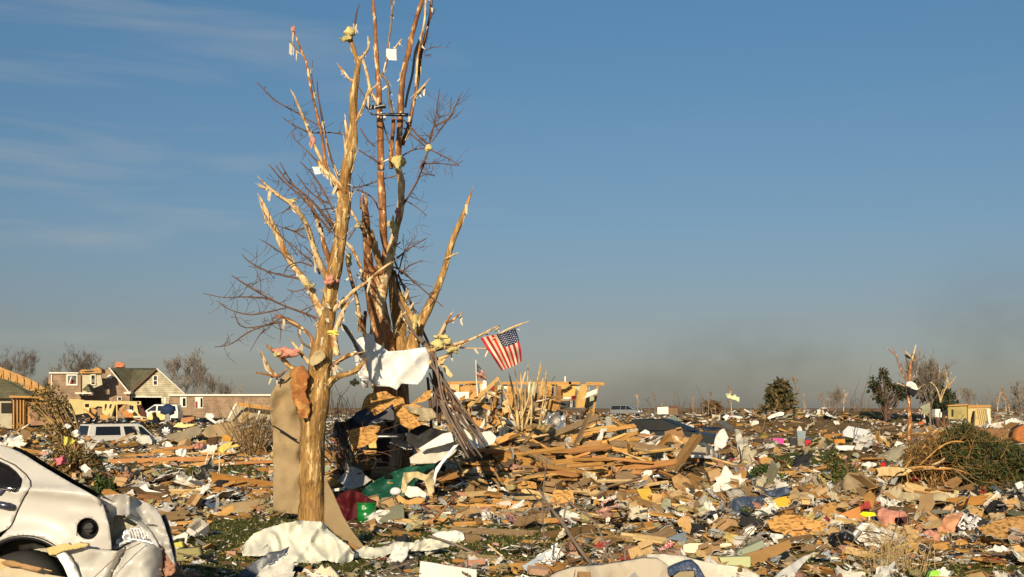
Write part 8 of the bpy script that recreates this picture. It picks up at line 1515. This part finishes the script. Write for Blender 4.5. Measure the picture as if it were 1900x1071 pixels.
STA = mat('loose_mixed', src='attr', rough=.85, var=.25, vs=5, bump=.2, bs=18)
def t_plank(s): return plank_mesh(1, .09 + .03 * (s % 4), .035, s)
def t_panel(s):
 rnd = random.Random(s); n = rnd.randint(5, 8); pts = []
 for i in range(n): a = 2 * math.pi * i / n + rnd.uniform(-.3, .3); r = rnd.uniform(.32, .6); pts.append(Vector((math.cos(a) * r, math.sin(a) * r * .7, .03 * math.sin(a * 2 + s))))
 return slab(pts, (0, 0, -.025))
def t_crump(s, n=8):
 rnd = random.Random(s); mb = MB(); V = []
 for i in range(n):
  for j in range(n):
   x, y = i / (n - 1) - .5, j / (n - 1) - .5; k = 1 - .35 * abs(mnoise.noise((x * 3, y * 3, s))); V.append(Vector((x * k + .12 * mnoise.noise((x * 4, y * 4, s + 5)), y * k * .8 + .12 * mnoise.noise((x * 4, y * 4, s + 9)), .26 * abs(mnoise.noise((x * 3.2, y * 3.2, s + 20))) + .10 * mnoise.noise((x * 8, y * 8, s + 3)))))
 F = [(i * n + j, (i + 1) * n + j, (i + 1) * n + j + 1, i * n + j + 1) for i in range(n - 1) for j in range(n - 1)]; N = len(V)
 B = [(j, j + 1) for j in range(n - 1)] + [(j * n + n - 1, (j + 1) * n + n - 1) for j in range(n - 1)] + [((n - 1) * n + j + 1, (n - 1) * n + j) for j in range(n - 1)] + [((j + 1) * n, j * n) for j in range(n - 1)]
 return mb.add(V + [v + Vector((0, 0, -.012)) for v in V], F + [tuple(q + N for q in f[::-1]) for f in F] + [(a, b, b + N, a + N)[::-1] for a, b in B])
def t_tuft(s): return blob((0, 0, .2), .5, s, 3, .7, (1, .8, .5), 2.4)
def t_stick(s):
 rnd = random.Random(s); mb = MB(); pts = [Vector((x - .5, .06 * mnoise.noise((x * 2.5, s, 0)), .05 * mnoise.noise((x * 2.5, s, 5)))) for x in np.linspace(0, 1, 6)]; mb.tube(pts, [.014, .013, .012, .010, .007, .003], 5)
 for k in range(3): i = rnd.randint(1, 4); mb.tube([pts[i], pts[i] + Vector((rnd.uniform(.08, .2), rnd.uniform(-.12, .12), rnd.uniform(0, .14)))], [.007, .002], 4)
 return mb
def t_strip(s): 
 mb = MB(); n = 8; V = []
 for i in range(n):
  x = i / (n - 1) - .5; z = .10 * math.sin(x * 5 + s); tw = .6 * math.sin(x * 2 + s)
  for y, dz in ((-.05, 0), (.05, 0), (.05, .035)): V.append(Vector((x, y * math.cos(tw), z + y * math.sin(tw) + dz)))
 return mb.add(V + [v + Vector((0, 0, -.006)) for v in V], [(i * 3 + j, (i + 1) * 3 + j, (i + 1) * 3 + j + 1, i * 3 + j + 1) for i in range(n - 1) for j in range(2)] + [(i * 3 + j + 24, i * 3 + j + 25, (i + 1) * 3 + j + 25, (i + 1) * 3 + j + 24) for i in range(n - 1) for j in range(2)])
def t_box(s):
 mb = MB(); w, d, h = 1, .7, .5 + .1 * (s % 3); t = .02
 for c, q in (((0, 0, t / 2), (w, d, t)), ((-w / 2, 0, h / 2), (t, d, h)), ((w / 2, 0, h / 2), (t, d, h)), ((0, -d / 2, h / 2), (w, t, h)), ((0, d / 2, h / 2), (w, t, h))): mb.box(c, q)
 mb.box((0, -d / 2 - .15, h), (w * .98, .34, t), rot=Euler((.5 + .2 * s, 0, 0)).to_matrix()); mb.box((w / 2 + .12, 0, h), (.3, d * .98, t), rot=Euler((0, .6, 0)).to_matrix()); return mb
def t_brick(s): return MB().box((0, 0, .15), (1, .5, .32))
def t_shingle(s):
 return slab([Vector((-.5, -.18, .02)), Vector((0, -.2, .05 * (s % 3))), Vector((.5, -.16, .0)), Vector((.46, .17, .03)), Vector((0, .2, .06)), Vector((-.48, .18, .0))], (0, 0, -.012))
# kind: template, variants, palette, size range, object material, category, noun, plural, total, tilt, near-only
KINDS_ = [('loose_board', t_plank, 8, PINES, (.35, 2.2), WOODO, 'board', 'board', 4200, .30, 1.0), ('board_fragment', t_panel, 8, PINES[:6] + [(.50, .30, .12)], (.22, 1.0), FLATO, 'board', 'sheathing piece', 3000, .55, 1.0),
          ('drywall_fragment', t_panel, 8, PALE, (.14, .65), FLATO, 'drywall', 'drywall piece', 3400, .55, 1.0), ('cloth_scrap', t_crump, 10, CLOTH, (.14, .75), CLO, 'cloth', 'crumpled cloth', 3200, .4, 1.0),
          ('torn_sheeting', t_crump, 10, [(.74, .70, .62)] * 6 + [(.62, .54, .38), (.52, .48, .40), (.38, .36, .32), (.34, .25, .14)], (.28, 1.1), CLO, 'sheeting', 'crumpled sheeting', 900, .45, 1.0),
          ('insulation_clump', t_tuft, 6, INS, (.10, .40), INO, 'insulation', 'insulation clump', 1400, .3, 1.0), ('loose_stick', t_stick, 8, [(.20, .14, .10), (.14, .085, .05), (.34, .22, .11), (.12, .08, .06)], (.4, 2.0), FLATO, 'stick', 'broken branch', 2300, .35, .8),
          ('metal_strip', t_strip, 6, [(.46, .46, .45), (.62, .60, .56), (.30, .32, .34), (.10, .11, .13)], (.35, 1.4), MEO, 'metal strip', 'bent metal strip', 600, .35, 1.0), ('roof_shingle', t_shingle, 4, [(.06, .06, .055), (.10, .09, .075), (.05, .055, .065), (.13, .12, .08)], (.22, .55), FLATO, 'shingle', 'roof shingle', 1300, .4, 1.0),
          ('broken_box', t_box, 4, [(.40, .25, .12), (.46, .30, .15), (.60, .56, .50), (.50, .33, .15), (.03, .03, .03)], (.16, .42), FLATO, 'box', 'battered open box', 420, .6, 1.0), ('loose_brick', t_brick, 2, [(.36, .18, .11), (.30, .15, .09), (.42, .26, .17)], (.17, .22), FLATO, 'brick', 'brick', 450, .35, .7)]
for x0, y0, x1, y1, d in ((1196, 776, 1330, 812, 50), (162, 784, 320, 818, 74), (1382, 806, 1530, 830, 57), (1625, 862, 1770, 895, 20.8), (676, 800, 762, 884, 21.3), (655, 930, 702, 968, 19), (1268, 930, 1318, 965, 17.3), (1530, 838, 1608, 935, 22), (1134, 752, 1192, 772, 196), (1705, 765, 1726, 808, 82), (1265, 828, 1322, 888, 27), (1000, 762, 1042, 802, 38), (1640, 895, 1900, 915, 20.8)): KEEP.append(([(x0, y0), (x1, y0), (x1, y1), (x0, y1)], d))
def sample(n, rs, dmin=11.8, dmax=150, bias=1.0):
 """places spread evenly over the receding ground"""
 out = []
 while len(out) < n:
  m = n * 3; u = rs.uniform(1 / dmax, 1 / dmin, m); D = 1 / (u ** bias * (1 / dmin) ** (1 - bias) if bias != 1 else u); px = rs.uniform(-240, 2140, m); x = (px - CX) / FPX * D
  op = openness(x, D); hp = np.clip(heapness(x, D), 0, 1); dens = np.clip((1 - np.minimum(1, op * 1.3)) * (.42 + hp * .9), .035, 1); keep = rs.uniform(0, 1, m) < dens
  keep &= ~((x < -1.8) & (D < 10.9)); keep &= ~((np.abs(x + 3.2) < 1.05) & (D < 19.5) & (D > 15.5)); keep &= ~((np.abs(x + 3.2) < .5) & (np.abs(D - 19) < .5))
  keep &= ~((D > 88) & (rs.uniform(0, 1, m) > .55))
  idx = np.nonzero(keep)[0]; out += [(x[i], D[i], px[i]) for i in idx]
 return out[:n]
def scatter():
 rs = np.random.RandomState(11); rnd = random.Random(11)
 for kind, tf, nv, pal, (s0, s1), mo, catg, noun, total, tiltk, near in KINDS_:
  meshes = []; raw = []
  for s in range(nv):
   mb = tf(s + 1); me = bpy.data.meshes.new(kind); me.from_pydata([tuple(v) for v in mb.v], [], mb.f); me.materials.append(mo)
   if tf in (t_crump, t_tuft): me.shade_smooth()
   meshes.append(me); raw.append((np.array([tuple(v) for v in mb.v]), mb.f))
  places = sample(total, rs); recs = []
  for (x, D, px) in places:
   size = s0 * (s1 / s0) ** (rs.uniform() ** 1.5); vis = 1.0 if -20 < px < 1920 and HOR + (1.8) / D * FPX - 20 < 1085 else .05
   cap = ({'loose_board': 125, 'loose_stick': 90, 'metal_strip': 70, 'board_fragment': 46, 'loose_brick': 99, 'broken_box': 34, 'cloth_scrap': 40, 'torn_sheeting': 66}.get(kind, 30)) * D / FPX * rs.uniform(.55, 1.1); size = min(size, max(cap, s0 * .5)) if D < 60 else size
   z = Hs(x, D); hp = float(heapness(x, D)); tl = tiltk * (.72 + min(1, hp * 1.5)); yaw = rs.uniform(-.6, .6) + (math.pi if rs.uniform() < .5 else 0) if (kind == 'loose_board' and rs.uniform() < .7) else rs.uniform(0, 6.28)
   a, b = rs.normal(0, tl), rs.normal(0, tl); lift = abs(rs.normal(0, .07)) * (.6 + hp * 1.5) + size * (.14 * min(1, abs(a) + abs(b)))
   if kind == 'loose_board': b = rs.normal(0, tl * .55); lift = abs(rs.normal(0, .05)) * (.4 + hp * 1.5) + size * .22 * abs(b); a = rs.uniform(-1.5, 1.5)
   if D < 84:
    qx, qy = unP((x, D, z + lift + size * .12)); hidden = False
    for kp, kd in KEEP:
     if kd - 4.5 < D < kd + .35 and inside(qx, qy, kp): hidden = True; break
    if hidden and rs.uniform() < .9: continue
   recs.append((size * FPX / D * vis, x, D, z + lift, size, a, b, yaw, rs.randint(nv), pal[rs.randint(len(pal))]))
  recs.sort(key=lambda r: -r[0]); first = recs[:300]; rest = recs[300:]
  for r in first:
   _, x, y, z, s, a, b, yaw, vi, col = r; o = bpy.data.objects.new(kind, meshes[vi]); C.objects.link(o); o.location = (x, y, z); o.rotation_euler = Euler((a, b, yaw)); o.scale = (s,) * 3
   k = rnd.uniform(.75, 1.2); o.color = (*[min(1, c * k) for c in col], 1)
   ds = sorted(((lx - x) ** 2 + (ly - y) ** 2, n, ly) for n, lx, ly in LM)[0]; lx = [q[1] for q in LM if q[0] == ds[1]][0]; rel = ('left of' if x < lx else 'right of') if abs(x - lx) > abs(y - ds[2]) else ('in front of' if y < ds[2] else 'behind')
   t = (s - s0) / (s1 - s0); sz = 'small' if t < .12 else ('large' if t > .55 else 'middle sized'); lie_ = ' sideways' if abs(math.sin(yaw)) < .5 else ' endways'; flat = 'flat' + lie_ if abs(a) + abs(b) < .25 or kind == 'loose_board' and abs(b) < .1 else 'tilted' + lie_
   lab = f'{sz} {cname(col)} {noun} {flat} {rel} {ds[1]}'; lab = lab if len(lab.split()) < 17 else lab.replace('middle sized ', '').replace('small ', '').replace(' flat ', ' ')
   tag(o, lab, catg, f'{kind.replace("_", " ").replace("box", "boxe")}s strewn over the ground')
  # the smaller rest: real geometry joined into one mass
  Vs, Fs, Cs, off = [], [], [], 0
  for r in rest:
   _, x, y, z, s, a, b, yaw, vi, col = r; v, f = raw[vi]
   if tf is t_crump and y > 30: v, f = RAWLOW[vi % 4]
   if tf is t_tuft: v, f = RAWT[vi % 3]
   M = np.array(Euler((a, b, yaw)).to_matrix()); Vs.append(v * s @ M.T + np.array((x, y, z))); Fs += [tuple(q + off for q in ff) for ff in f]; off += len(v)
   k = rnd.uniform(.7, 1.2); Cs.append(np.repeat(np.array([[min(1, c * k) for c in col]]), len(v), 0))
  V = np.concatenate(Vs); c = np.concatenate(Cs); me = bpy.data.meshes.new('rubble'); me.from_pydata(V.tolist(), [], Fs); at = me.attributes.new('col', 'FLOAT_COLOR', 'POINT'); c4 = np.ones((len(V), 4), 'f'); c4[:, :3] = c; at.data.foreach_set('color', c4.reshape(-1)); me.materials.append(STA)
  o = bpy.data.objects.new('rubble', me); C.objects.link(o); o['kind'] = 'stuff'; o['label'] = f'smaller {noun} pieces mixed all over the debris field'
_l = [t_crump(60 + k, 4) for k in range(4)]; RAWLOW = [(np.array([tuple(v) for v in m.v]), m.f) for m in _l]
_l = [blob((0, 0, .2), .5, 70 + k, 1, .9, (1, .8, .5), 1.8) for k in range(3)]; RAWT = [(np.array([tuple(v) for v in m.v]), m.f) for m in _l]
scatter()
# fine litter: flakes, chips and splinters, far too many to count
def litter(n, dmin, dmax, s0, s1, seed, grassy=.12):
 rs = np.random.RandomState(seed); u = rs.uniform(1 / dmax, 1 / dmin, n * 2); D = 1 / u; px = rs.uniform(-260, 2160, n * 2); x = (px - CX) / FPX * D
 keep = rs.uniform(0, 1, n * 2) < (1 - (1 - grassy) * openness(x, D)); keep &= ~((x < -1.8) & (D < 10.6)); x, D = x[keep][:n], D[keep][:n]; n = len(x)
 z = H(x, D) + np.abs(rs.normal(0, .03, n)) * (1 + np.clip(heapness(x, D), 0, 1) * 3); s = s0 * (s1 / s0) ** rs.uniform(0, 1, n) ** 1.4; asp = rs.uniform(.15, 1, n); el = rs.uniform(0, 1, n) < .35; asp[el] *= .25
 a = rs.normal(0, .5, n); yaw = rs.uniform(0, 6.28, n); ux = np.stack([np.cos(yaw), np.sin(yaw), np.zeros(n)], 1); vy = np.stack([-np.sin(yaw) * np.cos(a), np.cos(yaw) * np.cos(a), np.sin(a)], 1); b = rs.normal(0, .3, n)[:, None]; ux = ux + np.array([[0, 0, 1]]) * b
 c = np.stack([x, D, z], 1); S1 = s[:, None]; A = asp[:, None]
 q = [c - ux * S1 * .5 - vy * S1 * A * .5, c + ux * S1 * .5 - vy * S1 * A * .35, c + ux * S1 * .42 + vy * S1 * A * .5, c - ux * S1 * .45 + vy * S1 * A * .4]
 up = np.array([[0, 0, 1.0]]) * S1 * .12; V = np.stack(q + [p + up for p in q], 1).reshape(-1, 3)
 base = (np.arange(n) * 8)[:, None]; F = np.concatenate([base + np.array(t) for t in ([4, 5, 6, 7], [0, 1, 5, 4], [1, 2, 6, 5], [2, 3, 7, 6], [3, 0, 4, 7])], 0)
 pal = np.array(PINES + [(.50, .34, .15), (.55, .40, .2)] + PALE * 2 + [(.74, .70, .62)] * 8 + CLOTH + [(.10, .065, .035), (.16, .11, .06), (.62, .50, .2)] + [(.12, .07, .03), (.20, .12, .05), (.09, .055, .03)] * 5); col = pal[rs.randint(0, len(pal), n)] * rs.uniform(.7, 1.2, (n, 1))
 o = link_np('litter', V, F, np.repeat(col, 8, 0), STA); o['kind'] = 'stuff'; o['label'] = 'fine splinters, chips and flakes strewn between the larger pieces'
litter(36000, 11.8, 30, .015, .11, 21); litter(24000, 28, 80, .06, .32, 22); litter(20000, 75, 330, .2, 1.0, 23)
# grass blades in the open patches near the camera
def grass():
 rs = np.random.RandomState(31); n = 60000; u = rs.uniform(1 / 40.0, 1 / 11.8, n); D = 1 / u; px = rs.uniform(-100, 2000, n); x = (px - CX) / FPX * D; op = openness(x, D); nzv = np.sin(x * 3.1 + np.sin(D * 2.3)) * np.sin(D * 2.7 + x) * .5 + .5
 keep = rs.uniform(0, 1, n) < op * (.25 + .75 * nzv) + .06; keep &= ~((x < -1.9) & (D < 10.5)); x, D = x[keep], D[keep]; n = len(x); z = H(x, D) - .005; h = rs.uniform(.02, .075, n) * np.clip(D / 18, .8, 1.8); w = .003 + .0006 * D * rs.uniform(.6, 1.4, n)
 yaw = rs.uniform(0, 6.28, n); l = rs.normal(0, .5, (n, 2)) * h[:, None]; c = np.stack([x, D, z], 1); ux = np.stack([np.cos(yaw), np.sin(yaw), np.zeros(n)], 1) * w[:, None]
 V = np.stack([c - ux, c + ux, c + np.concatenate([l, h[:, None]], 1)], 1).reshape(-1, 3); F = np.arange(n * 3).reshape(-1, 3); pal = np.array([(.06, .085, .015), (.09, .11, .02), (.13, .14, .03), (.26, .20, .08), (.20, .15, .06), (.045, .06, .012)])
 col = pal[rs.randint(0, 6, n)] * rs.uniform(.7, 1.2, (n, 1)); o = link_np('grass', V, F, np.repeat(col, 3, 0), LEAF); o['kind'] = 'stuff'; o['label'] = 'short green and straw coloured grass between the debris'
grass()
# thin smoke drifting low over the horizon on the right
def smoke(px, py, D, rx, rz, ry, dens, label):
 c = P(px, py, D); s_ = S(D); bm = bmesh.new(); bmesh.ops.create_icosphere(bm, subdivisions=3, radius=1); me = bpy.data.meshes.new('smoke'); bm.to_mesh(me); bm.free(); o = bpy.data.objects.new('smoke', me); C.objects.link(o); o.location = c; o.scale = (rx / s_, ry, rz / s_)
 m = bpy.data.materials.new('smoke'); m.use_nodes = True; n, l = m.node_tree.nodes, m.node_tree.links; n.clear(); out = n.new("ShaderNodeOutputMaterial"); v = n.new("ShaderNodeVolumePrincipled"); v.inputs['Color'].default_value = (.24, .22, .20, 1); v.inputs['Anisotropy'].default_value = .2
 t = n.new("ShaderNodeTexCoord"); mpp = n.new("ShaderNodeMapping"); mpp.inputs['Scale'].default_value = (1.7 * rx / 130, 1.2, 1.7 * rz / 105); nn = n.new("ShaderNodeTexNoise"); nn.inputs['Scale'].default_value = 1.5; nn.inputs['Detail'].default_value = 4; l.new(t.outputs['Object'], mpp.inputs[0]); l.new(mpp.outputs[0], nn.inputs['Vector'])
 r = n.new("ShaderNodeMapRange"); r.inputs[1].default_value = .28; r.inputs[2].default_value = .85; l.new(nn.outputs['Fac'], r.inputs[0]); ln = n.new("ShaderNodeVectorMath"); ln.operation = 'LENGTH'; l.new(t.outputs['Object'], ln.inputs[0]); f = n.new("ShaderNodeMapRange"); f.inputs[1].default_value = 1; f.inputs[2].default_value = .2; l.new(ln.outputs['Value'], f.inputs[0])
 k = n.new("ShaderNodeMath"); k.operation = 'MULTIPLY'; l.new(r.outputs[0], k.inputs[0]); l.new(f.outputs[0], k.inputs[1]); k2 = n.new("ShaderNodeMath"); k2.operation = 'MULTIPLY'; k2.inputs[1].default_value = dens; l.new(k.outputs[0], k2.inputs[0]); l.new(k2.outputs[0], v.inputs['Density']); l.new(v.outputs[0], out.inputs['Volume'])
 me.materials.append(m); o['kind'] = 'stuff'; o['label'] = label
smoke(1190, 720, 600, 150, 55, 45, .008, 'low brown grey smoke just right of the ruined house wall')
smoke(1390, 685, 640, 260, 115, 60, .0085, 'thin brown grey smoke drifting over the horizon right of centre')
smoke(1850, 610, 660, 190, 180, 60, .0065, 'faint smoke rising at the right edge')
